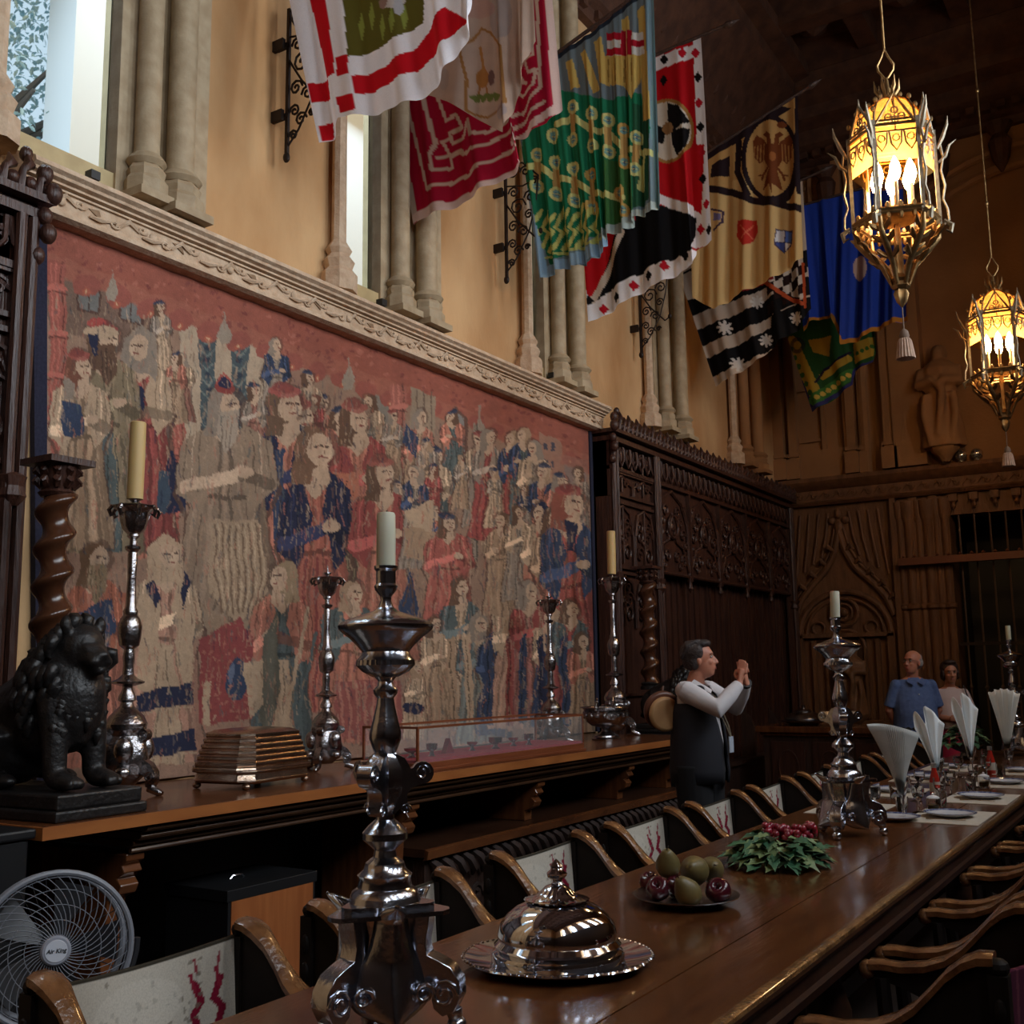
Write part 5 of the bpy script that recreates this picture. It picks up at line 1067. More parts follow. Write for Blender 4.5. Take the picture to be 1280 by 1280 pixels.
for i, (x, y, rz, lb) in enumerate(CS):
    if i == 0: c0 = table_candlestick(lb, x, y, rz)
    else: dup(c0, (x, y, TZ), rz, lb)
    candle(('pale greenish candle in the foreground candlestick', 'ivory candle in the middle candlestick on the table', 'ivory candle in the farthest table candlestick')[i], x, y, TZ + 1.058, .0235, .14, wax_w, (.0, .03) if i == 1 else (0, 0))

# ---------------------------------------------------------------- altar candlesticks on the sideboard
def altar_candlestick(label, x, y, rz, spike=True):
    t = thing('altar_candlestick', label, 'candlestick', (x, y, SZ), rz, 'tall baluster candlesticks on the sideboard'); S = 1.0
    b = MB(); b.lathe([(.10, .33), (.105, .36), (.085, .40), (.055, .43), (.035, .45), (.03, .47), (.045, .48), (.042, .50), (.028, .53), (.025, .55), (.08, .565), (.084, .575), (.05, .59), (.03, .61), (.025, .66), (.03, .70), (.024, .74)], 28, ribs=8, rib=.02)
    b.lathe([(.024, .74), (.05, .76), (.058, .80), (.062, .86), (.05, .90), (.035, .92), (.038, .94), (.028, .96), (.022, 1.1), (.026, 1.24), (.022, 1.25), (.04, 1.265), (.042, 1.28), (.02, 1.29), (.018, 1.32), (.034, 1.335), (.03, 1.35)], 28)
    b.obj('shaft', silver_dark, t)
    b = MB(); b.lathe([(.03, 1.345), (.058, 1.375), (.07, 1.42), (.075, 1.46), (.09, 1.475), (.112, 1.485), (.118, 1.495), (.105, 1.50), (.03, 1.49)], 48, ribs=8, rib=.05)
    for k in range(8): a = 2 * PI * k / 8; b.tube([(.112 * math.cos(a), .112 * math.sin(a), 1.495), (.13 * math.cos(a), .13 * math.sin(a), 1.47), (.118 * math.cos(a), .118 * math.sin(a), 1.44), (.1 * math.cos(a), .1 * math.sin(a), 1.45)], [.01, .012, .01, .005], 6)
    b.obj('drip_cup', silver_dark, t)
    b = MB(); b.lathe([(.03, 1.49), (.026, 1.50), (.016, 1.52), (.03, 1.53), (.03, 1.54)], 16)
    if spike: b.lathe([(.008, 1.53), (.006, 1.57), (.0005, 1.60)], 8)
    b.obj('pricket', silver_dark, t)
    b = MB(); b.lathe([(.05, .05), (.10, .10), (.115, .18), (.10, .26), (.08, .30), (.10, .34)], 20, ribs=3, rib=.12)
    for k in range(3): a = 2 * PI * k / 3 + PI / 3; b.ell(.105 * math.cos(a), .105 * math.sin(a), .23, .05, .05, .07); b.ell(.12 * math.cos(a), .12 * math.sin(a), .12, .04, .04, .035)
    b.obj('urn_base', silver_dark, t)
    for k in range(3):
        a = 2 * PI * k / 3; b = MB()
        pr = [(.06, .33)] + circ(.112, .305, .03, PI * .6, -PI * .5, 6) + [(.10, .25), (.105, .21), (.125, .18), (.16, .16), (.19, .12), (.192, .07), (.17, .04), (.14, .045), (.135, .07), (.15, .085), (.12, .10), (.09, .14), (.07, .22)]
        scroll_leg(b, a, pr, .045, ((.115, .30, .022), (.158, .095, .03)))
        b.tube([(.15 * math.cos(a), .15 * math.sin(a), .04), (.20 * math.cos(a), .20 * math.sin(a), .02), (.225 * math.cos(a), .225 * math.sin(a), .012)], [.025, .022, .012], 8)
        b.obj('scroll_foot', silver_dark, t, smooth=50)
    return t
AC = [(-4.72, 3.74, .3, 'dark silver altar candlestick with yellow candle beside the lion', 1, 1.0), (-4.78, 5.33, .9, 'candleless altar candlestick behind the foreground one, right of the domed casket', 0, .82), (-4.78, 8.20, .5, 'candleless altar candlestick between the glass case and footed bowl', 0, .82), (-4.74, 9.35, .4, 'silver altar candlestick with yellow candle nearest the choir stall', 1, 1.0)]
a0 = None
for i, (x, y, rz, lb, cdl, s) in enumerate(AC):
    if a0 is None: a0 = q = altar_candlestick(lb, x, y, rz)
    else: q = dup(a0, (x, y, SZ), rz, lb)
    q.scale = (.85 if s < 1 else 1, .85 if s < 1 else 1, s)
    if cdl: candle('thick yellow candle beside the lion, over the tapestry' if i == 0 else 'yellow candle in front of the dark choir stall', x, y, SZ + 1.535, .043, .42, wax_y, (0, 0.01))

# stepped silver casket
t = thing('domed_casket', 'low stepped eight-sided silver-bronze casket on the sideboard, left', 'casket', (-4.50, 4.42, SZ), .1)
def octo(b, lv, sx, sy, chamf=.32, steps=()):
    v = []; f = []
    for k, (s, z) in enumerate(lv):
        X, Y = sx * s, sy * s; c = chamf * min(X, Y)
        v += [(X, Y - c, z), (X - c, Y, z), (-X + c, Y, z), (-X, Y - c, z), (-X, -Y + c, z), (-X + c, -Y, z), (X - c, -Y, z), (X, -Y + c, z)]
    for k in range(len(lv) - 1):
        for i in range(8): j = (i + 1) % 8; f.append((k * 8 + i, k * 8 + j, (k + 1) * 8 + j, (k + 1) * 8 + i))
    f += [tuple(range(8))[::-1], tuple((len(lv) - 1) * 8 + i for i in range(8))]
    b.add(v, f)
b = MB(); octo(b, [(.92, .03), (1.0, .045), (.98, .05), (.95, .085), (1.03, .09), (1.03, .10), (1.0, .105)], .215, .30); b.obj('body', silver_warm, t, smooth=20, bevel=.002)
b = MB(); lv = [(1.03, .105), (1.02, .115)]
z, s = .115, .98
for k in range(6): lv += [(s, z + .004), (s + .012, z + .012), (s + .008, z + .024), (s - .02, z + .028)]; z += .030; s -= .035
lv += [(s - .1, z + .01), (s - .4, z + .018)]
octo(b, lv, .215, .30); b.obj('lid', silver_warm, t, smooth=25)
for x, y in ((-.17, -.25), (.17, -.25), (-.17, .25), (.17, .25)): b = MB(); b.ell(x, y, .018, .024, .024, .018); b.tube([(x, y, .02), (x * .95, y * .95, .05)], .016, 6); b.obj('foot', silver_warm, t)

# display case
t = thing('display_case', 'glass display case with orange wood base and red velvet on the sideboard', 'display case', (-4.30, 6.44, SZ), 0)
case_w = mat('case_mahogany', (.17, .045, .018), .35, 0, (.24, .07, .026), 4, (8, .6, 8), coat=.2)
L_, W_ = 1.06, .22
b = MB(); b.box(-W_, -L_, 0, W_, L_, .055); b.box(-W_ - .012, -L_ - .012, 0, W_ + .012, L_ + .012, .018); b.obj('base', case_w, t, smooth=0, bevel=.003)
b = MB(); b.box(-W_ + .012, -L_ + .012, .055, W_ - .012, L_ - .012, .072); b.obj('velvet', mat('crimson_velvet', (.26, .008, .018), .95), t, smooth=0)
b = MB()
for x in (-W_ + .008, W_ - .008):
    for y in (-L_ + .008, L_ - .008): b.box(x - .007, y - .007, .05, x + .007, y + .007, .27)
    b.box(x - .007, -L_, .262, x + .007, L_, .276)
for y in (-L_ + .008, L_ - .008): b.box(-W_, y - .007, .262, W_, y + .007, .276)
b.obj('frame', case_w, t, smooth=0)
b = MB(); b.box(W_ - .006, -L_ + .01, .055, W_ - .003, L_ - .01, .262); b.box(-W_ + .003, -L_ + .01, .055, -W_ + .006, L_ - .01, .262); b.box(-W_ + .012, -L_ + .012, .264, W_ - .012, L_ - .012, .267); b.box(-W_ + .01, -L_ + .003, .055, W_ - .01, -L_ + .006, .262)
b.obj('glass_panes', mat('case_glass', (.95, .97, .97), .03, alpha=.05, spec=.25), t, smooth=0)
cg = 'small silver pieces in the glass case'
sm = ['silver salt cellar at the left end of the glass case', 'little silver cup beside the salt cellar in the glass case', 'small silver bowl in the middle of the glass case', 'small silver dish right of the middle in the glass case', 'silver spoon bowl near the right of the glass case', 'twin silver cup at the right end of the glass case']
for i, y in enumerate((-.86, -.70, -.18, .05, .35, .5)):
    b = MB(); r_ = .035 + .012 * (i % 3 == 0); b.lathe([(r_ * .8, 0), (r_ * .4, .012), (r_ * .35, .03), (r_, .045), (r_ * 1.1, .06 + .02 * (i % 2)), (r_ * .9, .058 + .02 * (i % 2)), (r_ * .3, .05)], 18, ribs=6, rib=.05)
    o = b.obj('silver_cup', silver, loc=(-4.28 + .04 * (i % 2), 6.44 + y, SZ + .072)); tag(o, sm[i], 'cup', cg)
b = MB(); b.prism([(-.05, 0), (.05, 0), (.0, .1)], 'x', -.02, .02); o = b.obj('velvet_stand', mat('red_velvet_stand', (.16, .006, .015), .95), loc=(-4.3, 6.0, SZ + .072), smooth=0, bevel=.004); tag(o, 'red velvet wedge stand between the cups in the glass case', 'stand')

# footed bowl
t = thing('footed_bowl', 'oval embossed silver wine cooler with two upright handles on a stepped foot', 'bowl', (-4.55, 8.78, SZ), .2)
b = MB(); b.lathe([(.15, 0), (.155, .012), (.13, .025), (.125, .04), (.09, .05), (.05, .075), (.045, .095), (.07, .11), (.15, .125), (.205, .16), (.235, .205), (.24, .245), (.225, .26), (.245, .275), (.265, .285), (.26, .292), (.235, .285), (.21, .24), (.12, .16), (.01, .14)], 64, sx=.82, sy=1.12, ribs=16, rib=.012)
b.obj('basin', silver_dark, t)
for s in (-1, 1):
    b = MB(); b.tube([(0, s * .25, .24), (0, s * .30, .27), (0, s * .295, .32), (0, s * .26, .33), (0, s * .235, .29)], [.014, .016, .014, .012, .01], 8); b.lathe([(.012, .32), (.016, .335), (.008, .35), (.013, .362), (.001, .38)], 8, 0, s * .265); b.obj('handle', silver_dark, t)
b = MB()
for k in range(20): a = 2 * PI * k / 20; b.ell(.19 * math.cos(a), .26 * math.sin(a), .215, .018, .018, .026, 8, 6)
b.lathe([(.198, .20), (.203, .208), (.207, .23), (.2, .232)], 48, sx=.98, sy=1.3, cap=False); b.obj('embossing', silver_dark, t)

# silver chafing dish on the far sideboard
t = thing('covered_silver_dish', 'small dark silver covered dish on the far cabinet, right of the guide', 'dish', (-4.12, 13.15, .93))
b = MB(); b.lathe([(.16, 0), (.18, .02), (.23, .04), (.27, .05), (.28, .06), (.22, .07)], 40); b.obj('base', silver_dark, t)
b = MB(); b.lathe([(.22, .07), (.225, .085), (.2, .12), (.15, .15), (.1, .165), (.1, .18), (.06, .2), (.02, .21), (.02, .24), (.001, .25)], 40); b.obj('lid', silver_dark, t)

# ---------------------------------------------------------------- covered dish on the table
t = thing('covered_dish', 'shiny silver domed dish on an octagonal tray in the table foreground', 'serving dish', (-1.59, 2.74, TZ), .55)
b = MB(); v = []; f = []; rings = [(.14, .006), (.20, .004), (.225, .016), (.26, .022), (.266, .027), (.262, .031), (.22, .022), (.15, .012), (.0, .010)]; n_ = 96
for r_, z in rings:
    for i in range(n_):
        a = 2 * PI * i / n_; k = 1 + .035 * abs(math.cos(4 * a)) ** .6 - .02 if r_ > .2 else 1
        v.append((r_ * k * math.cos(a) * 1.0, r_ * k * math.sin(a) * .90, z))
for j in range(len(rings) - 1):
    for i in range(n_): k = (i + 1) % n_; f.append((j * n_ + i, j * n_ + k, (j + 1) * n_ + k, (j + 1) * n_ + i))
b.add(v, f); b.lathe([(.13, 0), (.15, .006)], 40, sy=.9)
for i in range(72): a = 2 * PI * i / 72; b.ell(.262 * 1.005 * math.cos(a), .262 * .905 * math.sin(a), .029, .0055, .0055, .0045, 6, 4)
bright = mat('bright_mirror_silver', (.66, .69, .76), .07, 1)
b.obj('tray', bright, t)
b = MB(); b.lathe([(.185, .016), (.187, .03), (.182, .04), (.172, .045), (.176, .052), (.178, .058), (.170, .066), (.166, .07), (.168, .085), (.160, .112), (.140, .138), (.112, .158), (.085, .168), (.078, .171)], 72, sy=.9)
b.lathe([(.078, .170), (.09, .174), (.09, .178), (.062, .184), (.045, .197), (.03, .212), (.018, .216)], 48, sy=.95, ribs=24, rib=.03)
b.obj('dome_cover', bright, t)
b = MB(); b.lathe([(.018, .214), (.012, .222), (.016, .23), (.026, .238), (.028, .246), (.018, .254), (.014, .26), (.018, .266), (.012, .274), (.001, .285)], 20, ribs=5, rib=.12); b.obj('finial', bright, t)
# ---------------------------------------------------------------- fruit, greenery and the laid end of the table
def on_z(px, py, z): r = ray(px, py); t = (z - H) / r.z; return Vector((r.x * t, r.y * t, z))
b = MB(); b.lathe([(.10, 0), (.11, .004), (.165, .022), (.185, .03), (.187, .034), (.165, .028), (.10, .010), (.0, .008)], 56)
o = b.obj('fruit_plate', mat('pewter_plate', (.34, .34, .35), .25, 1), loc=(-1.60, 3.66, TZ)); tag(o, 'round pewter plate holding apples and pears in the table centre', 'plate')
pear_m = mat('pear_skin', (.135, .105, .035), .42, 0, (.19, .14, .05), 9); apple_m = mat('apple_skin', (.045, .004, .010), .22, 0, (.12, .012, .02), 6, coat=.4)
def pear(lb, x, y, z, rx, ry, k=1):
    b = MB(); b.lathe([(.003, -.042), (.02, -.046), (.038, -.03), (.046, -.008), (.044, .012), (.034, .034), (.024, .05), (.016, .062), (.005, .068), (.001, .066)], 24)
    t = thing('pear', lb, 'pear', (x, y, z), 0, 'pears on the plate'); t.rotation_euler = (rx, ry, 0); t.scale = (k, k, k)
    b.obj('flesh', pear_m, t, smooth=180); b = MB(); b.tube([(0, 0, .062), (.003, 0, .08), (.008, 0, .088)], .002, 5); b.obj('stem', oak_dark, t)
def apple(lb, x, y, z, rx, ry, k=1):
    b = MB(); b.lathe([(.004, -.026), (.014, -.034), (.030, -.030), (.041, -.010), (.043, .008), (.036, .026), (.022, .035), (.011, .031), (.003, .020), (.0005, .018)], 28, ribs=5, rib=.02)
    t = thing('apple', lb, 'apple', (x, y, z), 0, 'apples on the plate'); t.rotation_euler = (rx, ry, 0); t.scale = (k, k, k)
    b.obj('flesh', apple_m, t, smooth=180); b = MB(); b.tube([(0, 0, .018), (.002, .001, .04)], .0016, 5); b.obj('stem', oak_dark, t)
def at_px(px, py, y): p = on_y(px, py, y); return p.x, p.y, p.z
pear('greenish pear on top at the left of the fruit pile', *at_px(835, 1081, 3.72), .5, .2, .98)
pear('big olive pear lying on top right of the fruit pile', *at_px(868, 1088, 3.66), 1.2, .5, 1.1)
pear('pear half hidden at the back right of the fruit pile', *at_px(889, 1087, 3.79), .9, .9, 1.0)
pear('pear at the front of the plate between two red apples', *at_px(860, 1116, 3.53), .6, -.3, 1.0)
apple('dark red apple at the left front of the plate', *at_px(823, 1111, 3.60), .9, .25, 1.0)
apple('dark red apple at the right end of the plate', *at_px(898, 1114, 3.66), .8, .2, 1.05)
apple('dark red apple peeping out at the back left of the plate', *at_px(812, 1102, 3.74), .4, 0, .9)
apple('dark apple buried in the middle under the pears', *at_px(846, 1108, 3.70), .2, 0, .98)

def leaf(b, p, d, n, L, w_, mi=0, curl=.25):
    d = d.normalized(); n = (n - d * n.dot(d)); n = n.normalized() if n.length > 1e-4 else Vector((0, 0, 1)); s = d.cross(n)
    out = [(0, 0), (.12, .3), (.28, .26), (.34, .5), (.52, .34), (.66, .42), (.76, .2), (1, 0)]
    v = [p + d * (u * L) - n * (curl * L * u * u) for u, _ in out]; k = len(out)
    for sg in (1, -1): v += [p + d * (u * L) + s * (sg * q * w_) - n * (curl * L * u * u) + n * (abs(q) * w_ * .35) for u, q in out]
    f = []
    for i in range(k - 1): f.append((i, i + 1, k + i + 1, k + i)); f.append((i + 1, i, 2 * k + i, 2 * k + i + 1))
    b.add(v, f, mi)
def greenery(name, label, loc, rx, ry, hh, n_, L, seed=1, group=None):
    t = thing(name, label, 'garland', loc, 0, group); r = random.Random(seed); b = MB()
    for i in range(n_):
        a = r.uniform(0, 2 * PI); q = math.sqrt(r.random()); x, y = rx * q * math.cos(a), ry * q * math.sin(a); z = .02 + hh * (1 - q * q) * r.uniform(.6, 1.1)
        d = Vector((math.cos(a) + r.uniform(-.7, .7), math.sin(a) + r.uniform(-.7, .7), r.uniform(-.15, .35)))
        leaf(b, Vector((x, y, z)), d, Vector((r.uniform(-.4, .4), r.uniform(-.4, .4), 1)), L * r.uniform(.7, 1.15), L * r.uniform(.5, .75), r.choice([0, 0, 0, 1, 1, 2]), r.uniform(.1, .5))
    b.obj('leaves', [leaf_a, leaf_b, leaf_c], t, smooth=60); b = MB()
    for i in range(8): a = i * .8; b.tube([(0, 0, .015), (rx * .6 * math.cos(a), ry * .6 * math.sin(a), hh * .5), (rx * .95 * math.cos(a + .2), ry * .95 * math.sin(a + .2), .02)], .003, 5)
    b.obj('stems', leaf_c, t); return t
leaf_a = mat('silk_leaf_green', (.030, .105, .055), .5, 0, (.06, .17, .08), 25); leaf_b = mat('silk_leaf_pale', (.17, .24, .10), .5, 0, (.24, .33, .15), 20); leaf_c = mat('silk_leaf_dark', (.012, .035, .014), .5)
g = greenery('leaf_garland', 'garland of green silk vine leaves lying in the middle of the table', (-1.575, 4.57, TZ), .165, .20, .11, 190, .095, 3); g.rotation_euler = (0, 0, .3)
b = MB(); r = random.Random(5); t = thing('grape_bunch', 'bunch of red grapes on top of the vine-leaf garland', 'grapes', (-1.54, 4.61, TZ + .125), .6); t.scale = (1.2, 1.2, 1.2)
for i in range(75):
    x = r.uniform(-.085, .10); w_ = .045 * (1 - abs(x) / .13); y = r.uniform(-w_, w_); z = r.uniform(-.025, .03) * (1 - abs(y) * 8)
    b.ell(x, y, z, .0125, .0125, .0125, 10, 7)
b.obj('berries', mat('red_grape', (.20, .008, .022), .18, 0, (.34, .02, .035), 30, coat=.3), t, smooth=180)
b = MB(); b.tube([(-.11, 0, -.02), (-.03, .01, .0), (.06, 0, .0)], .003, 5); b.obj('stem', leaf_c, t)
greenery('leaf_garland', 'low heap of green vine leaves on the far end of the table, below the woman', (-1.86, 10.55, TZ + .12), .16, .28, .14, 110, .11, 9)
b = MB(); b.lathe([(.10, 0), (.11, .01), (.04, .03), (.03, .06), (.12, .10), (.17, .13), (.16, .132), (.1, .11), (.01, .09)], 28); o = b.obj('compote_bowl', silver_dark, loc=(-1.86, 10.55, TZ)); tag(o, 'dark footed bowl under the far heap of leaves', 'bowl')

# place settings
mat_cream = mat('cream_placemat', (.55, .49, .40), .8, 0, (.62, .56, .47), 40); china = mat('white_china', (.80, .81, .84), .15, coat=.5); blue_rim = mat('blue_china_rim', (.02, .035, .16), .15, 0, (.30, .34, .48), 45, coat=.5)
glass = mat('clear_glass', (.95, .96, .97), .02, trans=1, ior=1.38)
def setting(i, x, y, side, lb):
    b = MB(); b.box(-.19, -.30, 0, .19, .30, .003); o = b.obj('placemat', mat_cream, loc=(x, y, TZ), smooth=0); tag(o, 'cream placemat ' + lb, 'placemat', 'cream placemats')
    t = thing('dinner_plate', 'blue-rimmed white plate ' + lb, 'plate', (x, y, TZ + .003), 0, 'blue-rimmed dinner plates')
    b = MB(); b.lathe([(.07, 0), (.08, .004), (.112, .014), (.136, .022), (.137, .024), (.112, .018), (.07, .009), (0, .007)], 40); b.obj('well', china, t)
    b = MB(); b.lathe([(.122, .0205), (.136, .0245), (.1385, .0265), (.134, .0275), (.122, .0225)], 40, cap=False); b.obj('rim', blue_rim, t)
    b = MB(); dx = -.0
    for sgn, nm in ((1, 'knife'), (-1, 'fork')):
        b = MB(); b.tube([(-.09, sgn * .18, .006), (.0, sgn * .18, .008), (.03, sgn * .18, .007)], [.005, .003, .004], 6); b.box(.03, sgn * .18 - .007, .005, .11, sgn * .18 + .007, .0075)
        o = b.obj(nm, mats_cut, loc=(x, y, TZ + .003)); o.rotation_euler = (0, 0, PI if side < 0 else 0); tag(o, 'silver %s beside the plate %s' % (nm, lb), nm, 'silver cutlery')
mats_cut = mat('silver_gilt_cutlery', (.70, .52, .36), .2, 1)
NR = ['nearest on the viewer side of the laid end', 'second on the viewer side of the laid end', 'third on the viewer side, by the right edge', 'fourth on the viewer side, cut by the right edge']
for i, y in enumerate((6.42, 7.40, 8.40, 9.4)): setting(i, -1.23, y, 1, NR[i])
NL = ['nearest on the wall side, behind the middle candlestick', 'second on the wall side of the laid end', 'third on the wall side, under the napkins', 'fourth on the wall side near the far candlestick']
for i, y in enumerate((6.55, 7.55, 8.55, 9.55)): setting(i + 4, -1.80, y, -1, NL[i])
t = thing('dinner_plate', 'blue-rimmed white plate at the table centre, under the grey napkin glass', 'plate', (-1.47, 6.17, TZ), 0, 'blue-rimmed dinner plates')
b = MB(); b.lathe([(.07, 0), (.08, .004), (.112, .014), (.136, .022), (.137, .024), (.112, .018), (.07, .009), (0, .007)], 40); b.obj('well', china, t)
b = MB(); b.lathe([(.122, .0205), (.136, .0245), (.1385, .0265), (.134, .0275), (.122, .0225)], 40, cap=False); b.obj('rim', blue_rim, t)

def goblet_prof(s=1, tall=0): return [(.036, 0), (.034, .003), (.006, .008), (.0045, .03 + tall), (.0045, .06 + tall), (.012, .072 + tall), (.030, .09 + tall), (.036, .115 + tall), (.034, .15 + tall), (.0325, .15 + tall), (.034, .115 + tall), (.028, .092 + tall), (.008, .076 + tall)]
b = MB(); b.lathe(goblet_prof(), 24); gob = b.obj('wine_glass', glass, loc=(-1.42, 6.55, TZ)); tag(gob, 'clear stemmed glass, nearest by the grey napkin', 'glass', 'stemmed glasses on the laid table')
GP = [(-1.62, 6.38, 'clear stemmed glass just right of the middle candlestick'), (-1.68, 6.62, 'clear stemmed glass behind the middle candlestick, wall side'), (-1.40, 7.05, 'clear stemmed glass behind the nearest yellow pot'), (-1.55, 7.10, 'clear stemmed glass left of the nearest red bottle'), (-1.43, 7.55, 'clear stemmed glass right of the nearest red bottle'), (-1.62, 7.55, 'clear stemmed glass behind the nearest red bottle'), (-1.38, 8.10, 'clear stemmed glass in front of the third napkin'), (-1.58, 8.15, 'clear stemmed glass between second and third napkins'), (-1.40, 8.75, 'clear stemmed glass left of the farther red bottle'), (-1.60, 8.8, 'clear stemmed glass behind the third napkin, wall side'), (-1.36, 9.6, 'clear stemmed glass below the rightmost napkin'), (-1.55, 9.7, 'clear stemmed glass beyond the farther red bottle')]
for x, y, lb in GP: q = gob.copy(); C.objects.link(q); q.location = (x, y, TZ); q['label'] = lb
b = MB(); b.lathe([(.028, 0), (.03, .004), (.036, .09), (.0345, .09), (.0285, .006), (0, .005)], 24); tum = b.obj('tumbler', glass, loc=(-1.50, 6.50, TZ)); tag(tum, 'small clear tumbler beside the nearest yellow pot', 'glass', 'tumblers on the laid table')
for x, y, lb in ((-1.36, 6.86, 'small clear tumbler near the second viewer-side plate'), (-1.70, 7.2, 'small clear tumbler on the wall side by the second plate'), (-1.36, 7.85, 'small clear tumbler near the third viewer-side plate'), (-1.66, 8.3, 'small clear tumbler on the wall side beyond the second napkin'), (-1.34, 9.0, 'small clear tumbler at the right edge by the farther yellow pot')):
    q = tum.copy(); C.objects.link(q); q.location = (x, y, TZ); q['label'] = lb
# tall glasses holding folded napkins
def napkin(lb, x, y, h, kind, rz, m_, leanx=0):
    b = MB(); b.lathe([(.042, 0), (.04, .004), (.007, .01), (.006, .10), (.014, .12), (.030, .16), (.040, .22), (.0385, .22), (.028, .162), (.008, .126)], 26)
    o = b.obj('napkin_glass', glass, loc=(x, y, TZ)); tag(o, 'tall stemmed glass holding the ' + lb, 'glass', 'tall glasses with folded napkins')
    b = MB(); v = []; f = []; n_, m = 49, 14
    for j in range(m):
        q = j / (m - 1); z = .135 + (h - .135) * q
        for i in range(n_):
            a = -1 + 2 * i / (n_ - 1); ple = math.cos(a * PI * (5 if kind == 'fan' else 2.6 if kind == 'peak' else 3))
            if kind == 'fan':
                w_ = .018 + .115 * q ** 1.15; v.append((w_ * a, (.018 + .025 * q) * ple * (1 - .3 * abs(a)), z - .045 * q * a * a + .012 * q * abs(ple)))
            elif kind == 'peak':
                w_ = .016 + .085 * q ** 1.2 ; top = -.13 * abs(a) ** 1.2 * q if a > 0 else -.05 * q * (1 - math.cos(a * 9)) - .04 * q * abs(a); v.append((w_ * a, (.016 + .02 * q) * (ple if a < 0 else .4 * ple), z + top))
            else:
                w_ = .016 + .125 * q ** 1.4; v.append((w_ * a, (.02 + .045 * q) * math.cos(a * PI / 2) * (1 if i % 2 else .9), z + .035 * q * (-a) - .02 * q * a * a))
    for j in range(m - 1):
        for i in range(n_ - 1): f.append((j * n_ + i, j * n_ + i + 1, (j + 1) * n_ + i + 1, (j + 1) * n_ + i))
    b.add(v, f)
    if kind == 'bell': b.add([(p[0], -p[1] * .8, p[2] - .01) for p in v], f)
    o = b.obj('folded_napkin', m_, loc=(x, y, TZ), smooth=70, fix=False); o.rotation_euler = (0, leanx, rz)
    q = o.modifiers.new('thickness', 'SOLIDIFY'); q.thickness = .0025; tag(o, lb, 'napkin', 'folded napkins in glasses')
nap_a = mat('backlit_grey_napkin', (.42, .42, .40), .85, 0, (.50, .50, .47), 14); nap_b = mat('white_napkin', (.88, .92, .93), .85); nap_c = mat('cream_white_napkin', (.80, .80, .77), .85, 0, (.86, .86, .82), 10)  # nearest napkin's grey puts backlit shade into white cloth
ar = .56
napkin('wide greyish napkin nearest of the four, beside the middle candlestick', -1.435, 6.25, .50, 'bell', ar, nap_a, -.06)
napkin('white pointed napkin fanned to the left, second from the left', -1.53, 7.72, .56, 'peak', ar, nap_b, -.10)
napkin('tall white pointed napkin, third from the left', -1.53, 8.95, .62, 'peak', ar, nap_b, -.05)
napkin('ruffled white fan napkin, rightmost of the four', -1.44, 10.1, .62, 'fan', ar, nap_c, 0)
red_m = mat('red_sauce', (.42, .022, .012), .2, coat=.4); cap_m = mat('bottle_cap', (.5, .5, .5), .3, .8); yel = mat('yellow_sauce', (.75, .42, .02), .4)
for x, y, lb in ((-1.50, 7.42, 'red sauce bottle between the first and second napkins'), (-1.43, 9.15, 'red sauce bottle left of the rightmost napkin')):
    t = thing('sauce_bottle', lb, 'bottle', (x, y, TZ), 0, 'red sauce bottles'); b = MB(); b.lathe([(.030, 0), (.033, .006), (.034, .08), (.030, .11), (.018, .15), (.015, .17), (.015, .18)], 20, ribs=8, rib=.015); b.obj('body', red_m, t)
    b = MB(); b.lathe([(.0345, .03), (.0348, .032), (.0348, .085), (.034, .087)], 20); b.obj('paper_band', mat('paper_band', (.45, .40, .34), .7), t)
    b = MB(); b.lathe([(.017, .178), (.018, .18), (.018, .205), (.014, .208), (.001, .208)], 16); b.obj('cap', cap_m, t)
for x, y, lb in ((-1.35, 6.60, 'cut-glass pot of yellow sauce behind the first plate'), (-1.31, 8.05, 'cut-glass pot of yellow sauce by the farther red bottle')):
    t = thing('mustard_pot', lb, 'pot', (x, y, TZ), 0, 'yellow sauce pots'); b = MB(); b.lathe([(.030, 0), (.036, .006), (.041, .04), (.037, .075), (.035, .077), (.038, .04), (.033, .01), (0, .008)], 24, ribs=12, rib=.03); b.obj('glass_body', glass, t)
    b = MB(); b.lathe([(.026, .012), (.030, .02), (.030, .04), (.0, .042)], 16); b.obj('filling', yel, t)
    b = MB(); b.lathe([(.036, .077), (.037, .082), (.02, .092), (.006, .096), (.008, .104), (.001, .108)], 20); b.obj('lid', china, t)

# ---------------------------------------------------------------- lanterns
amber = bpy.data.materials.new('amber_mica'); amber.use_nodes = True; nt = amber.node_tree
for n_ in list(nt.nodes): nt.nodes.remove(n_)
out = nt.nodes.new('ShaderNodeOutputMaterial'); tr = nt.nodes.new('ShaderNodeBsdfTranslucent'); tp = nt.nodes.new('ShaderNodeBsdfTransparent'); mx = nt.nodes.new('ShaderNodeMixShader')
tr.inputs[0].default_value = (.95, .50, .14, 1); tp.inputs[0].default_value = (1, .80, .5, 1); mx.inputs[0].default_value = .55
nt.links.new(tp.outputs[0], mx.inputs[2]); nt.links.new(tr.outputs[0], mx.inputs[1]); nt.links.new(mx.outputs[0], out.inputs[0])
bulb_m = mat('glowing_bulb', (1, .8, .5), .5, emit=(1.0, .66, .30), es=60)
cord_m = mat('dusty_cord', (.20, .13, .09), .8); tassel_m = mat('pale_tassel', (.46, .30, .22), .9, 0, (.54, .38, .28), 30)
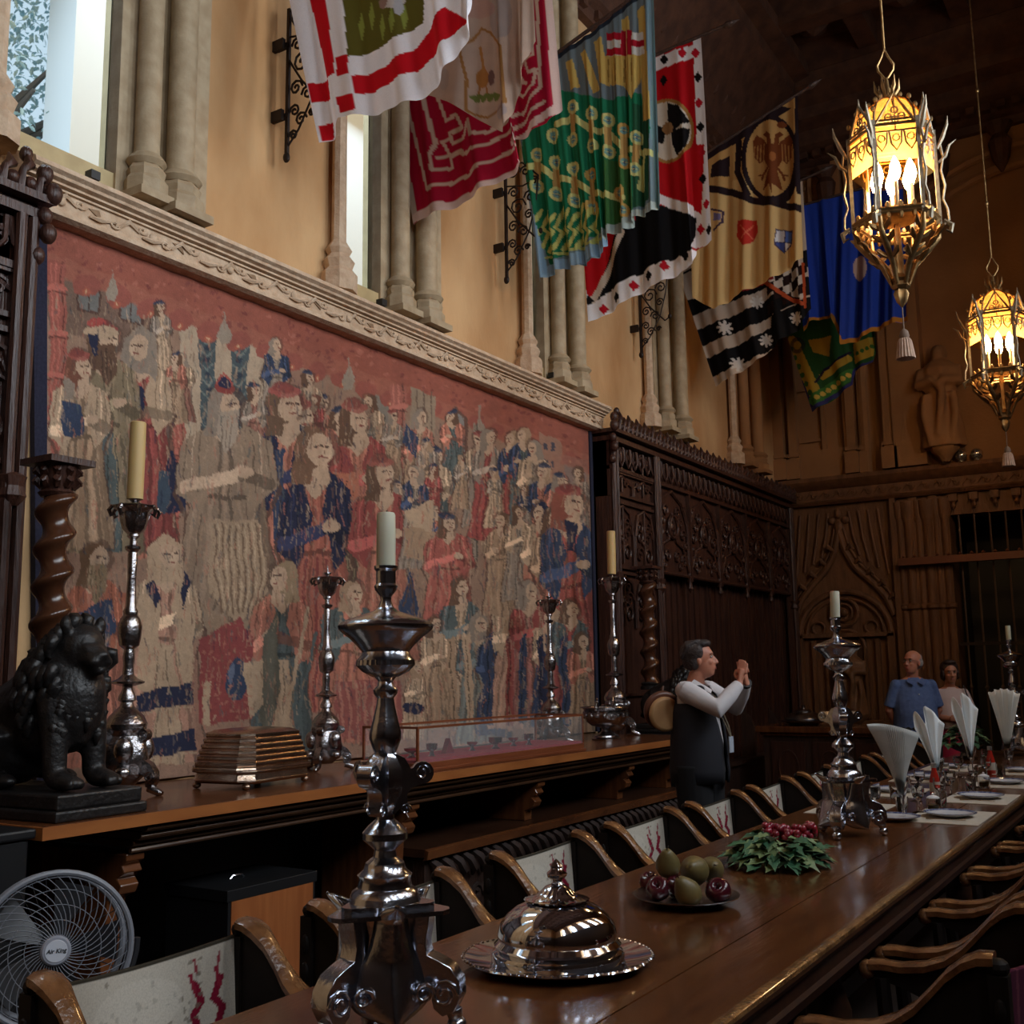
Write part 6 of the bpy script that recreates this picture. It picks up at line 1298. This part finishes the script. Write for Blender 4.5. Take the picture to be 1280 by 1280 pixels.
def lantern(label, x, y, zc, rz):
    t = thing('hanging_lantern', label, 'lantern', (x, y, zc), rz, 'gothic lanterns over the table'); R = .285; z0, z1 = -.28, .32
    def c(k, r_=R, off=0): a = PI / 3 * (k + off); return r_ * math.cos(a), r_ * math.sin(a)
    for nm, lv in (('upper_ring', ((z1, .014), (z1 - .05, .008), (z1 + .03, .01))), ('lower_ring', ((z0, .016), (z0 - .026, .014)))):
        b = MB()
        for k in range(6):
            p, q = c(k), c(k + 1)
            for zz, th in lv: b.tube([(*p, zz), (*q, zz)], th, 6)
            b.box(p[0] - .01, p[1] - .01, lv[1][0], p[0] + .01, p[1] + .01, lv[-1][0])
            if nm == 'lower_ring':
                for u in (.2, .5, .8):
                    for zz in (.02, -.045): b.ell(p[0] + (q[0] - p[0]) * u, p[1] + (q[1] - p[1]) * u, z0 + zz, .018, .018, .032, 6, 5)
        b.obj(nm, brass, t)
    for k in range(6):
        b = MB(); p = c(k); o_ = c(k, 1.0)
        b.box(p[0] - .012, p[1] - .012, z0 - .05, p[0] + .012, p[1] + .012, z1 + .04)
        def rp(r_, z): return (o_[0] * r_, o_[1] * r_, z)
        b.tube([rp(.31, -.33), rp(.345, -.30), rp(.34, -.22), rp(.315, -.15), rp(.335, -.05), rp(.315, .06), rp(.335, .16), rp(.32, .26)], .009, 6)
        b.tube([rp(.30, .22), rp(.34, .30), rp(.375, .39), rp(.385, .46)], [.012, .016, .012, .002], 6); b.tube([rp(.30, .12), rp(.35, .16), rp(.38, .24), rp(.43, .28)], [.01, .014, .01, .002], 6)
        b.tube([rp(.31, -.30), rp(.36, -.34), rp(.35, -.39), rp(.32, -.37)], [.012, .02, .016, .006], 6)
        b.obj('corner_post', silvered, t)
        # gable tracery on each side
        b = MB(); q = c(k + 1)
        def sp(u, z, d=.0): return (p[0] + (q[0] - p[0]) * u + d * (p[0] + q[0]), p[1] + (q[1] - p[1]) * u + d * (p[1] + q[1]), z)
        b.tube([sp(.04, z1), sp(.5, z1 + .22), sp(.96, z1)], .012, 6); b.tube([sp(.5, z1 + .2), sp(.5, z1 + .27)], [.012, .003], 6)
        for u, z in ((.5, z1 + .10), (.35, z1 + .05), (.65, z1 + .05), (.5, z1 + .03)): b.tube([sp(u + .08 * math.cos(a), z + .025 * math.sin(a)) for a in [PI * i / 4 for i in range(9)]], .007, 5, cap=False)
        for w_ in range(3):
            u0 = w_ / 3; b.tube([sp(u0 + .02, z1 - .05), sp(u0 + .05, z1 - .14), sp(u0 + .167, z1 - .19), sp(u0 + .28, z1 - .14), sp(u0 + .31, z1 - .05)], .007, 5); b.tube([sp(u0 + .167 + .08 * math.cos(a), z1 - .10 + .025 * math.sin(a)) for a in [PI * i / 4 for i in range(9)]], .006, 5, cap=False)
        b.tube([sp(.5, z1 - .05), sp(.5, z1 + .2)], .005, 5); b.tube([sp(.02, z1 - .05), sp(.98, z1 - .05)], .006, 5); b.tube([sp(.3, z1 + .05), sp(.7, z1 + .05)], .005, 5)
        b.obj('gable_tracery', silvered if k % 2 else brass, t, smooth=40)
        b = MB(); b.add([sp(.02, z1 - .26, -.02), sp(.98, z1 - .26, -.02), sp(.98, z1, -.02), sp(.02, z1, -.02)], [(0, 1, 2, 3)])
        rib = [(.27, z1 + .02), (.255, z1 + .12), (.20, z1 + .21), (.11, z1 + .27), (.05, z1 + .30)]
        oq = c(k + 1, 1.0); v = []
        for r_, z in rib: v += [(o_[0] * r_ * .95, o_[1] * r_ * .95, z), (oq[0] * r_ * .95, oq[1] * r_ * .95, z)]
        b.add(v, [(2 * i, 2 * i + 1, 2 * i + 3, 2 * i + 2) for i in range(4)]); b.obj('amber_panel', amber, t, smooth=0)
        b = MB(); b.tube([rp(r_, z) for r_, z in rib], .010, 6); h_ = c(k, 1.0, .5); b.tube([(h_[0] * r_ * .9, h_[1] * r_ * .9, z) for r_, z in rib], .005, 5)
        for r_, z in rib[1:4]: b.ell(*rp(r_ + .02, z + .01), .016, .016, .022, 6, 5)
        b.obj('dome_rib', brass, t)
        # basket leaf below
        b = MB(); b.tube([rp(.28, z0 - .04), rp(.27, z0 - .14), rp(.20, z0 - .22), rp(.11, z0 - .32), rp(.055, z0 - .46)], [.014, .02, .024, .02, .012], 6)
        for r_, z, s_ in ((.27, -.40, 1), (.22, -.47, 1), (.16, -.56, 1)):
            for e in (-1, 1):
                hx, hy = -o_[1] * e, o_[0] * e; b.tube([rp(r_ - .03, z - .02), (o_[0] * r_ + hx * .05, o_[1] * r_ + hy * .05, z + .015), (o_[0] * (r_ + .03) + hx * .075, o_[1] * (r_ + .03) + hy * .075, z + .04)], [.012, .022, .006], 5)
        b.obj('basket_leaf', brass, t, smooth=60)
        b = MB(); a = PI / 3 * k + .5; rr = .125; cx, cy = rr * math.cos(a), rr * math.sin(a)
        b.lathe([(.012, -.26), (.014, -.04)], 8, cx, cy); ct = b.obj('candle_tube', wax_y, t)
        b = MB(); b.lathe([(.008, -.04), (.028, -.01), (.040, .035), (.033, .08), (.013, .13), (.001, .15)], 12, cx, cy); b.obj('bulb', bulb_m, ct, smooth=180)
    b = MB(); b.lathe([(.15, -.27), (.16, -.26), (.03, -.25)], 24); b.lathe([(.012, -.74), (.045, -.77), (.06, -.75), (.05, -.72), (.065, -.70), (.03, -.66), (.02, -.30)], 12, ribs=6, rib=.1); b.lathe([(.003, -.90), (.03, -.86), (.045, -.80), (.03, -.76)], 12, ribs=6, rib=.15)
    b.obj('pendant_boss', brass, t)
    b = MB(); b.lathe([(.05, z1 + .29), (.06, z1 + .31), (.03, z1 + .33), (.035, z1 + .36), (.02, z1 + .40), (.012, z1 + .47)], 12)
    for k in range(6): a = PI / 3 * k; b.tube([(.03 * math.cos(a), .03 * math.sin(a), z1 + .31), (.075 * math.cos(a), .075 * math.sin(a), z1 + .38), (.085 * math.cos(a), .085 * math.sin(a), z1 + .46)], [.01, .014, .002], 5)
    b.obj('crown', brass, t)
    b = MB(); zt = z1 + .47; b.tube([(.01, 0, zt), (.05, 0, zt + .06), (.055, 0, zt + .10), (.02, 0, zt + .17), (0, 0, zt + .23), (-.02, 0, zt + .17), (-.055, 0, zt + .10), (-.05, 0, zt + .06), (-.01, 0, zt)], .009, 6)
    b.tube([(0, 0, zt + .2), (0, 0, 10.8 - zc)], .009, 6); 
    for q in (1.6, 2.9, 4.2): b.ell(0, 0, q, .02, .02, .03, 8, 6)
    b.obj('hanging_rod', brass, t)
    b = MB(); b.tube([(0, 0, -.88), (0, 0, -1.06)], .005, 6); b.lathe([(.008, -1.05), (.028, -1.07), (.034, -1.10), (.028, -1.12), (.042, -1.13)], 12); b.obj('cord', cord_m, t)
    b = MB(); b.lathe([(.034, -1.12), (.045, -1.14), (.062, -1.26), (.055, -1.262), (.001, -1.24)], 36, ribs=18, rib=.06); b.obj('tassel', tassel_m, t)
    l = bpy.data.lights.new('lantern_glow', 'POINT'); l.energy = LANTERN_W; l.color = (1, .56, .24); l.shadow_soft_size = .13
    lo = bpy.data.objects.new('lantern_glow', l); C.objects.link(lo); lo.location = (x, y, zc + .03)
LANTERN_W = 55
lantern('near glowing six-sided gothic brass lantern with pale tassel', -1.50, 7.45, 4.93, .35)
lantern('farther glowing gothic lantern at the right edge, hanging over the table end', -1.48, 12.0, 4.90, .15)

# ---------------------------------------------------------------- wall brackets, sill lamps, globes
for y, zt, lb in ((5.2, 6.32, 'wrought-iron scroll bracket on the wall, left of the white banner'), (8.07, 6.32, 'wrought-iron scroll bracket below the crimson banner, between two windows'), (10.94, 6.32, 'wrought-iron scroll bracket half hidden under the black and red banner')):
    t = thing('wall_bracket', lb, 'bracket', (-5.2, y, zt), 0, 'iron scroll brackets between the windows')
    b = MB(); b.box(.10, -.012, -1.1, .125, .012, 0); b.obj('upright_bar', iron, t, smooth=0)
    for z in (-.28, -.82): b = MB(); b.box(0, -.05, z - .04, .10, -.02, z + .04); b.box(0, -.02, z - .015, .12, .015, z + .015); b.obj('wall_fixing', iron, t, smooth=0)
    b = MB()
    for cx, cz, r_, s in ((.20, -.10, .08, 1), (.33, -.12, .06, -1), (.20, -.30, .06, -1), (.24, -.45, .09, 1), (.38, -.38, .07, -1), (.36, -.55, .05, 1), (.19, -.63, .06, 1), (.30, -.70, .06, -1), (.18, -.80, .05, -1), (.24, -.88, .055, 1), (.17, -.98, .04, -1), (.42, -.24, .05, 1), (.34, -.86, .03, 1)): spiral(b, cx, 0, cz, r_, 'y', 1.5, .009, s)
    b.tube([(.12, 0, -.02), (.3, 0, -.03), (.47, 0, -.2), (.44, 0, -.45), (.36, 0, -.72), (.22, 0, -.95), (.12, 0, -1.05)], .008, 5); b.tube([(.12, 0, -.22), (.3, 0, -.26), (.46, 0, -.22)], .008, 5); b.tube([(.12, 0, -.4), (.25, 0, -.6), (.42, 0, -.78), (.47, 0, -.75)], .009, 5); b.ell(.11, 0, -1.13, .03, .02, .04, 8, 6); b.ell(.48, 0, -.74, .025, .02, .03, 8, 6)
    b.obj('scrollwork', iron, t, smooth=60)
for (px_, py_), lb in (((116, 219), 'tiny black lamp box on the cornice under the first window'), ((477, 378), 'tiny black lamp box on the sill of the second window'), ((690, 469), 'tiny black lamp box on the sill of the third window')):
    p = on_x(px_, py_, -5.12); b = MB(); b.box(-.03, -.03, 0, .03, .03, .05); b.tube([(0, 0, -.08), (0, 0, .02)], .01, 6); o = b.obj('sill_lamp', black_m, loc=(-5.12, p.y, p.z - .03)); tag(o, lb, 'lamp', 'small lamp boxes on the sills')
globe = mat('mirror_globe', (.75, .70, .6), .08, .9)
for (px_, lb) in ((1202, 'shiny glass globe on the far ledge, left of the pair'), (1222, 'shiny glass globe on the far ledge, right of the pair')):
    p = on_y(px_, 581, 15.85); b = MB(); b.ell(0, 0, .08, .085, .085, .085, 20, 14); b.lathe([(.05, -.01), (.04, .01), (.03, .02)], 12); o = b.obj('glass_globe', globe, loc=(p.x, 15.85, 4.44)); tag(o, lb, 'globe', 'pair of globes on the far ledge')
# ---------------------------------------------------------------- figures
def hand(b, wrist, d, palm_n, curl=.25, k=1.0, side=1):
    """palm + five fingers; d = direction of the fingers, palm_n = outward palm normal"""
    w_ = Vector(wrist); d = Vector(d).normalized(); n = Vector(palm_n); n = (n - d * n.dot(d)).normalized(); s = d.cross(n) * side
    b.tube([w_ - d * .02, w_ + d * .03 * k, w_ + d * .085 * k], [.024 * k, .032 * k, .036 * k], 12, flat=.5)
    up = s
    for i, L in enumerate((.062, .072, .068, .052)):
        o = w_ + d * (.078 * k) + s * ((-.028 + .0185 * i) * k)
        p1_ = o + d * L * .45 * k + n * (.004 * k); p2_ = p1_ + (d * (1 - curl) + n * curl) * L * .32 * k; p3_ = p2_ + (d * (1 - 2 * curl) + n * 2 * curl).normalized() * L * .28 * k
        b.tube([o - d * .02, o, p1_, p2_, p3_], [.0095 * k, .0095 * k, .009 * k, .0085 * k, .007 * k], 8)
    o = w_ + d * .025 * k - s * .026 * k; b.tube([o, o - s * .022 * k + d * .03 * k + n * .01, o - s * .02 * k + d * .062 * k + n * .02], [.013 * k, .011 * k, .009 * k], 8)
def head(b, c, f, k=1.0):
    """c centre of skull, f Matrix (columns fwd, left, up)"""
    T = b.T.copy(); b.T = T @ Matrix.Translation(c) @ f.to_4x4() @ Matrix.Scale(k, 4)
    b.ell(-.008, 0, .03, .098, .077, .092, 24, 16); b.ell(.022, 0, -.035, .072, .060, .085, 20, 14); b.ell(.045, 0, -.085, .036, .038, .03)
    b.tube([(.082, 0, .018), (.102, 0, -.018), (.108, 0, -.03), (.09, 0, -.036)], [.010, .012, .014, .012], 10); b.ell(.098, .012, -.032, .010, .008, .007); b.ell(.098, -.012, -.032, .010, .008, .007)
    b.ell(.080, 0, .034, .016, .045, .010); b.ell(.084, 0, -.060, .012, .022, .006); b.ell(.082, 0, -.070, .012, .019, .007)
    for s in (-1, 1): b.ell(.0, s * .078, -.008, .016, .010, .030); b.ell(.065, s * .036, -.025, .022, .018, .018)
    b.T = T
def face_details(root, c, f, k, glasses=False, smile=False):
    M4 = Matrix.Translation(c) @ f.to_4x4() @ Matrix.Scale(k, 4)
    b = MB(); b.T = M4
    for s in (-1, 1): b.ell(.0785, s * .030, .010, .010, .013, .008, 10, 8)
    b.obj('eyes', mat('eye_white', (.55, .5, .46), .2), root, smooth=180)
    b = MB(); b.T = M4
    for s in (-1, 1): b.ell(.0865, s * .029, .010, .004, .0055, .0055, 8, 6); b.tube([(.086, s * .016, .024), (.090, s * .030, .030), (.080, s * .046, .026)], .003, 5); b.tube([(.084, s * .016, .016), (.0895, s * .030, .0185), (.080, s * .043, .014)], .0018, 5)
    b.obj('irises_and_brows', mat('brow_dark', (.05, .03, .02), .5), root, smooth=180)
    b = MB(); b.T = M4; b.ell(.0945, 0, -.0605, .0035, .020, .0035, 10, 6); b.ell(.092, 0, -.069, .004, .016, .0045, 10, 6); b.obj('lips', mat('lip', (.36, .10, .085), .4), root, smooth=180)
    if glasses:
        b = MB(); b.T = M4
        for s in (-1, 1): b.tube([(.102, s * .033 + .023 * math.cos(a), .006 + .016 * math.sin(a)) for a in [PI * i / 8 for i in range(17)]], .0018, 5, cap=False); b.tube([(.10, s * .055, .01), (.05, s * .078, .012), (-.01, s * .082, .0)], .0016, 5)
        b.tube([(.102, -.01, .01), (.108, 0, .012), (.102, .01, .01)], .0018, 5); b.obj('glasses', mat('glasses_wire', (.1, .09, .08), .3, .8), root)
def frame(yaw, pitch=0, tilt=0): return (Matrix.Rotation(yaw, 3, 'Z') @ Matrix.Rotation(-pitch, 3, 'Y') @ Matrix.Rotation(tilt, 3, 'X'))
def person(name, label, loc, rz, Ht, skin, shirt, pants, arms, headc, headf, hairfn, girth=1.0, sleeve=1.0, shirt_low=.50, neck_open=True, glasses=False, skirt=False):
    """arms: [(shoulder, elbow, wrist, finger_dir, palm_n, curl, side)] in local metres for a 1.75 m figure"""
    k = Ht / 1.75; t = thing('person', label, 'person', loc, rz); g = girth
    b = MB(); b.at(sc_=k)
    for s in (-1, 1):
        b.tube([(0, s * .095, .93), (.01, s * .10, .70), (.0, s * .10, .50), (-.01, s * .10, .36), (-.02, s * .10, .10)], [.095 * g, .085 * g, .058, .060, .040], 14); b.tube([(-.05, s * .10, .045), (.06, s * .105, .04), (.16, s * .115, .028)], [.04, .042, .03], 10)
    torso = [((-.0, 0, .90), .15 * g, .17 * g), ((.01, 0, 1.0), .13 * g, .16 * g), ((.015, 0, 1.10), .13 * g, .155 * g), ((.01, 0, 1.22), .115 * g ** .7, .165 * g ** .7), ((.0, 0, 1.34), .105, .175), ((-.005, 0, 1.385), .09, .17 if g < 1.2 else .175), ((-.01, 0, 1.44), .07, .135), ((-.01, 0, 1.47), .05, .07)]
    b.loft([(*c, rx * .88, ry * .88) for c, rx, ry in torso])
    b.tube([(-.015, 0, 1.40), (-.005, 0, 1.47), (headc[0] * .7, headc[1] * .7, headc[2] - .07)], [.07, .056, .055], 14)
    head(b, Vector(headc), headf)
    for sh, el, wr, fd, pn, cu, sd in arms:
        sh, el, wr = Vector(sh), Vector(el), Vector(wr); b.tube([sh, sh.lerp(el, .5), el, el.lerp(wr, .4), wr], [.044, .043, .038, .038, .026], 12); b.ell(*sh, .046, .044, .046); hand(b, wr, fd, pn, cu, 1.0, sd)
    b.obj('body', skin, t, remesh=.0065)
    # trousers
    b = MB(); b.at(sc_=k)
    if not skirt:
        for s in (-1, 1): b.tube([(0, s * .09, .95), (.01, s * .10, .70), (.0, s * .105, .48), (-.01, s * .105, .25), (-.01, s * .105, .07)], [.125 * g, .105 * g, .085, .082, .078], 16)
        b.ell(0, 0, .95, .155 * g, .18 * g, .12, 20, 12)
    else:
        b.lathe([(.14 * g, 1.06), (.165 * g, .98), (.18 * g, .85), (.20 * g, .60), (.19 * g, .60), (.12, .8)], 30, sx=.85)
    b.obj('trousers' if not skirt else 'skirt', pants, t, remesh=.011 if not skirt else 0)
    b = MB(); b.at(sc_=k)
    for s in (-1, 1): b.tube([(-.06, s * .10, .04), (.05, s * .105, .042), (.17, s * .118, .03)], [.046, .048, .036], 12); b.ell(-.04, s * .10, .06, .05, .045, .05)
    b.obj('shoes', black_m, t, remesh=.01)
    b = MB(); b.at(sc_=k)
    b.loft([(*c, rx + .012, ry + .012) for c, rx, ry in torso[:-1] if c[2] >= shirt_low + .4])
    b.tube([(-.015, 0, 1.41), (-.01, 0, 1.465)], [.085, .066], 14)
    for sh, el, wr, *_ in arms:
        sh, el, wr = Vector(sh), Vector(el), Vector(wr); q_ = 1 if sleeve >= 1 else .93; b.ell(*sh, .064 * q_, .056 * q_, .060 * q_)
        if sleeve >= 1: b.tube([sh, sh.lerp(el, .5), el, el.lerp(wr, .5), wr.lerp(el, .06)], [.068, .064, .062, .052, .038], 14)
        else: b.tube([sh, sh.lerp(el, .5), sh.lerp(el, .85)], [.054, .059, .064], 14)
    b.obj('shirt', shirt, t, remesh=.009)
    hc = Vector(headc) * k; face_details(t, hc, headf, k, glasses); hairfn(t, hc, headf, k)
    return t, k, torso, g
skin_a = mat('ruddy_skin', (.50, .19, .115), .5, 0, (.56, .24, .15), 8, sss=.15); skin_b = mat('tanned_skin', (.46, .19, .11), .5, sss=.1)
white_shirt = mat('white_shirt', (.66, .62, .64), .85, 0, (.72, .69, .70), 8, bump=.25, bscale=9); vest_m = mat('navy_black_vest', (.012, .012, .018), .85)
blue_shirt = mat('blue_chambray_shirt', (.075, .12, .27), .85, 0, (.10, .155, .33), 30, bump=.2, bscale=10); polo = mat('pale_pink_polo', (.62, .48, .46), .85, bump=.2, bscale=10)
def hair_tufts(colr, spec, rough=.6):
    def fn(t, c, f, k):
        b = MB(); b.T = Matrix.Translation(c) @ f.to_4x4() @ Matrix.Scale(k, 4); spec(b); b.obj('hair', mat('hair_%d' % int(colr[0] * 1e4), colr, rough, 0, tuple(min(1, x * 2) for x in colr), 60, bump=.5, bscale=60), t, remesh=.006 * k)
    return fn
def bouffant(b):
    b.ell(-.03, 0, .06, .092, .088, .080, 24, 14); b.ell(.035, 0, .100, .06, .068, .032); b.ell(-.06, 0, .01, .055, .078, .07); r = random.Random(2)
    for s in (-1, 1): b.ell(-.01, s * .07, .05, .05, .022, .05); b.ell(-.035, s * .068, -.01, .035, .02, .05)
    for i in range(26): a = r.uniform(-2, 2); b.tube([(.03 * math.cos(a), .06 * math.sin(a), .125), (-.06, .08 * math.sin(a), .10 + .03 * math.cos(a)), (-.115, .07 * math.sin(a), .03)], [.012, .014, .008], 6)
def fringe_bald(b):
    for s in (-1, 1): b.ell(-.03, s * .068, .005, .05, .016, .045)
    b.ell(-.085, 0, .0, .028, .06, .055); b.ell(-.062, 0, .055, .045, .064, .05)
def bob(b):
    b.ell(-.032, 0, .06, .105, .098, .092, 24, 14); b.ell(-.05, 0, -.02, .08, .098, .09); b.ell(.03, .0, .12, .055, .07, .03)
    for s in (-1, 1): b.ell(-.0, s * .078, -.01, .045, .022, .06)
# the standing guide
K = 1.80 / 1.75; hf = frame(.30, .16)
t, k, torso, g = person('person', 'person with short dark hair, white shirt and black vest, standing with raised joined hands', (-2.88, 6.88, 0), 0.0, 1.80, skin_a, white_shirt, mat('black_trousers', (.006, .006, .008), .9),
    [((.0, -.185, 1.425), (.235, -.215, 1.31), (.325, -.055, 1.47), (.10, .28, 1), (0, 1, -.1), .06, -1), ((.0, .185, 1.425), (.19, .215, 1.31), (.335, .03, 1.47), (-.15, -.15, 1), (.0, -1, 0), .03, 1)],
    (.035, 0, 1.615), hf, hair_tufts((.022, .014, .012), bouffant), girth=1.06)
def vest_pts(b, k): 
    b.at(sc_=k)
b = MB(); b.at(sc_=k)
v = []; f = []; n_ = 40; lv = [(.84, .178, .205), (.92, .185, .21), (1.0, .178, .202), (1.10, .175, .195), (1.20, .160, .195), (1.28, .150, .198), (1.34, .138, .185), (1.39, .118, .150), (1.43, .098, .115), (1.452, .085, .085)]
for z, rx, ry in lv:
    for i in range(n_ + 1):
        op = .10 + max(0, (z - 1.12)) * 1.7 if z > 1.12 else .16
        a = op + (2 * PI - 2 * op) * i / n_; v.append((rx * math.cos(a) + .006, ry * math.sin(a), z))
for j in range(len(lv) - 1):
    for i in range(n_):
        q = (j * (n_ + 1) + i, j * (n_ + 1) + i + 1, (j + 1) * (n_ + 1) + i + 1, (j + 1) * (n_ + 1) + i); m_ = v[q[0]]
        if 1.30 < m_[2] < 1.42 and abs(m_[1]) > .135 and -.10 < m_[0] < .085: continue
        f.append(q)
b.add(v, f); o = b.obj('vest', vest_m, t, smooth=180, fix=False); q = o.modifiers.new('thickness', 'SOLIDIFY'); q.thickness = .012; q.offset = 0
b = MB(); b.at(sc_=k)
for s in (-1, 1): b.add([(.02, s * .075, 1.49), (.075, s * .055, 1.455), (.115, s * .012, 1.42), (.125, s * .06, 1.40), (.08, s * .10, 1.43), (.0, s * .095, 1.465)], [(0, 1, 2, 3, 4, 5)])
o = b.obj('collar', white_shirt, t, smooth=0, fix=False); q = o.modifiers.new('thickness', 'SOLIDIFY'); q.thickness = .006
b = MB(); b.at(sc_=k)
for s in (-1, 1): b.tube([(.03, s * .07, 1.46), (.13, s * .045, 1.36), (.205, s * .02, 1.20), (.225, s * .006, 1.13)], .004, 6)
b.obj('lanyard', mat('lanyard', (.20, .16, .10), .7), t); b = MB(); b.at(sc_=k); b.box(.222, -.035, 1.03, .230, .035, 1.13); b.obj('badge_card', mat('badge_card', (.45, .50, .58), .4), t, smooth=0, bevel=.002)
b = MB(); b.at(sc_=k); w0, w1 = Vector((.335, .03, 1.47)), Vector((.19, .215, 1.31)); d = (w1 - w0).normalized(); b.tube([w0 + d * .0, w0 + d * .022], [.036, .037], 16); b.obj('watch', black_m, t)
t = thing('shoulder_bag', 'round tan and brown bag at the back of the guide', 'bag', (-3.02, 6.70, 1.31), -.75 + PI)
b = MB(); b.tube([(.0, 0, 0), (.045, 0, 0)], .115, 28); b.obj('tan_side', mat('tan_leather', (.42, .22, .09), .5, 0, (.50, .28, .12), 6), t, smooth=40, bevel=.02)
b = MB(); b.tube([(.05, 0, .02), (.095, 0, .03)], .13, 28); b.obj('brown_flap', mat('brown_leather', (.13, .045, .025), .4), t, smooth=40, bevel=.015)
b = MB(); b.tube([(.07, 0, .13), (.09, -.02, .18), (.13, -.02, .16)], .008, 6); b.obj('strap', mat('brown_strap', (.10, .04, .02), .5), t)
# visitors at the far end
ang = math.atan2(-.84, .53)
person('person', 'person in a blue short-sleeved shirt with glasses and thin grey hair, standing beyond the table', (-2.52, 11.75, 0), ang, 1.80, skin_a, blue_shirt, mat('dark_trousers', (.01, .01, .013), .9),
    [((.0, -.18, 1.385), (-.03, -.25, 1.13), (-.10, -.16, .98), (-.5, .7, -.3), (-1, 0, 0), .2, 1), ((.0, .18, 1.385), (-.03, .25, 1.13), (-.10, .16, .98), (-.5, -.7, -.3), (-1, 0, 0), .2, -1)],
    (.02, 0, 1.605), frame(-.95, .12), hair_tufts((.20, .18, .17), fringe_bald), girth=1.3, sleeve=.5, glasses=True)
b = MB(); T_ = bpy.data.objects['person.001'] if 'person.001' in bpy.data.objects else None
for z in (1.33, 1.24, 1.15, 1.06): b.ell(.145 if z > 1.2 else .185, 0, z, .006, .008, .008, 8, 6)
b.obj('shirt_buttons', mat('button', (.6, .6, .6), .4), T_)
b = MB(); b.add([(.06, -.07, 1.50), (.10, -.01, 1.455), (.15, -.05, 1.42), (.10, -.10, 1.46)], [(0, 1, 2, 3)]); b.add([(.06, .07, 1.50), (.10, .01, 1.455), (.15, .05, 1.42), (.10, .10, 1.46)], [(0, 1, 2, 3)]); b.box(.125, -.13, 1.27, .142, -.05, 1.275)
b.obj('shirt_collar', blue_shirt, T_, smooth=0)
t, k, *_ = person('person', 'person in a pale polo shirt and crimson skirt, arms folded, beside the blue shirt', (-2.275, 12.35, 0), ang, 1.67, skin_b, polo, mat('crimson_skirt', (.42, .012, .055), .8),
    [((.0, -.155, 1.385), (.03, -.22, 1.14), (.20, -.02, 1.10), (.1, 1, .05), (-1, 0, 0), .2, 1), ((.0, .155, 1.385), (.03, .22, 1.14), (.19, .04, 1.13), (.1, -1, -.05), (-1, 0, 0), .2, -1)],
    (.03, 0, 1.61), frame(-.15, 0), hair_tufts((.022, .009, .005), bob), girth=1.05, sleeve=.5, skirt=True, shirt_low=.6)
b = MB(); b.at(sc_=k); b.tube([(.06, .13, 1.47), (.13, .14, 1.34), (.15, .17, 1.15), (.08, .22, 1.0)], .010, 6, flat=.4); b.tube([(-.06, .13, 1.47), (-.1, .17, 1.2), (-.05, .24, 1.0)], .01, 6); b.ell(.02, .25, .95, .08, .05, .09)
o = b.obj('handbag', mat('dark_bag', (.03, .014, .012), .5), None); o.location = t.location; o.rotation_euler = t.rotation_euler; tag(o, 'dark shoulder bag on a strap carried by the person in the pale polo', 'bag')

# carved stone/wood saints on the far wall
def saint(label, x, y, z, h, m_):
    b = MB(); b.at(sc_=h); b.lathe([(.20, 0), (.19, .05), (.16, .3), (.13, .5), (.15, .62), (.17, .74), (.10, .82), (.05, .84)], 18, sy=.8, ribs=9, rib=.06)
    b.ell(0, -.01, .90, .062, .06, .08); b.ell(0, .03, .90, .085, .05, .10)
    for s in (-1, 1): b.tube([(s * .15, 0, .76), (s * .17, -.06, .60), (s * .03, -.16, .62)], [.06, .06, .035], 8); b.tube([(s * .12, -.1, .5), (s * .14, -.13, .3), (s * .10, -.12, .05)], [.04, .035, .03], 6)
    b.tube([(0, -.15, .6), (.04, -.17, .5), (-.02, -.14, .1)], [.05, .04, .03], 8)
    o = b.obj('carved_saint', m_, loc=(x, y, z), remesh=.02 * h); tag(o, label, 'statue')
    b = MB(); b.lathe([(.05, -.2), (.12, -.1), (.18, -.05), (.2, 0)], 8); q = b.obj('statue_console', m_, None, loc=(x, y, z)); tag(q, 'carved console under the ' + label, 'console')
saint('robed wooden statue in the arched niche left of the visitors', -4.22, 15.84, .95, 1.0, mat('niche_saint', (.20, .095, .042), .6, bump=.3, bscale=20))
saint('pale robed statue high on the far ledge between pillars', -2.72, 15.66, 4.62, 1.5, plaster_dark)

# tree outside the first window
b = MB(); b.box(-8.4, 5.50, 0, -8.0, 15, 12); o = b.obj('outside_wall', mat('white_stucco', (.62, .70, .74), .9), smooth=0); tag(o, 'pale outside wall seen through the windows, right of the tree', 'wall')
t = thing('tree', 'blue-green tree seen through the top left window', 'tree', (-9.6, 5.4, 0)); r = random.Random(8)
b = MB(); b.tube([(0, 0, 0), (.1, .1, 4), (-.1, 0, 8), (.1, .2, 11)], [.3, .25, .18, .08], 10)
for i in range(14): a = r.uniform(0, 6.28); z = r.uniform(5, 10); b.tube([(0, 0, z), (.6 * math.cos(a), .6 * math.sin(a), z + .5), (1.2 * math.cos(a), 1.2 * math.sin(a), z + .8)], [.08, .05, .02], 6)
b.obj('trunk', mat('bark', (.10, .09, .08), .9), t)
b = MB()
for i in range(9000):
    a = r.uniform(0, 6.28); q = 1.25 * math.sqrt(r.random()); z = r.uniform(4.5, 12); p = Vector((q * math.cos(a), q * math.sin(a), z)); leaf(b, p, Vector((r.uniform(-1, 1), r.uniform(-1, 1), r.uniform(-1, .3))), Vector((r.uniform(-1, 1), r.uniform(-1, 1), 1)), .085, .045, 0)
b.obj('foliage', mat('hazy_leaf', (.34, .50, .52), .8), t, smooth=0)  # pale leaf colour carries the haze seen over the tree
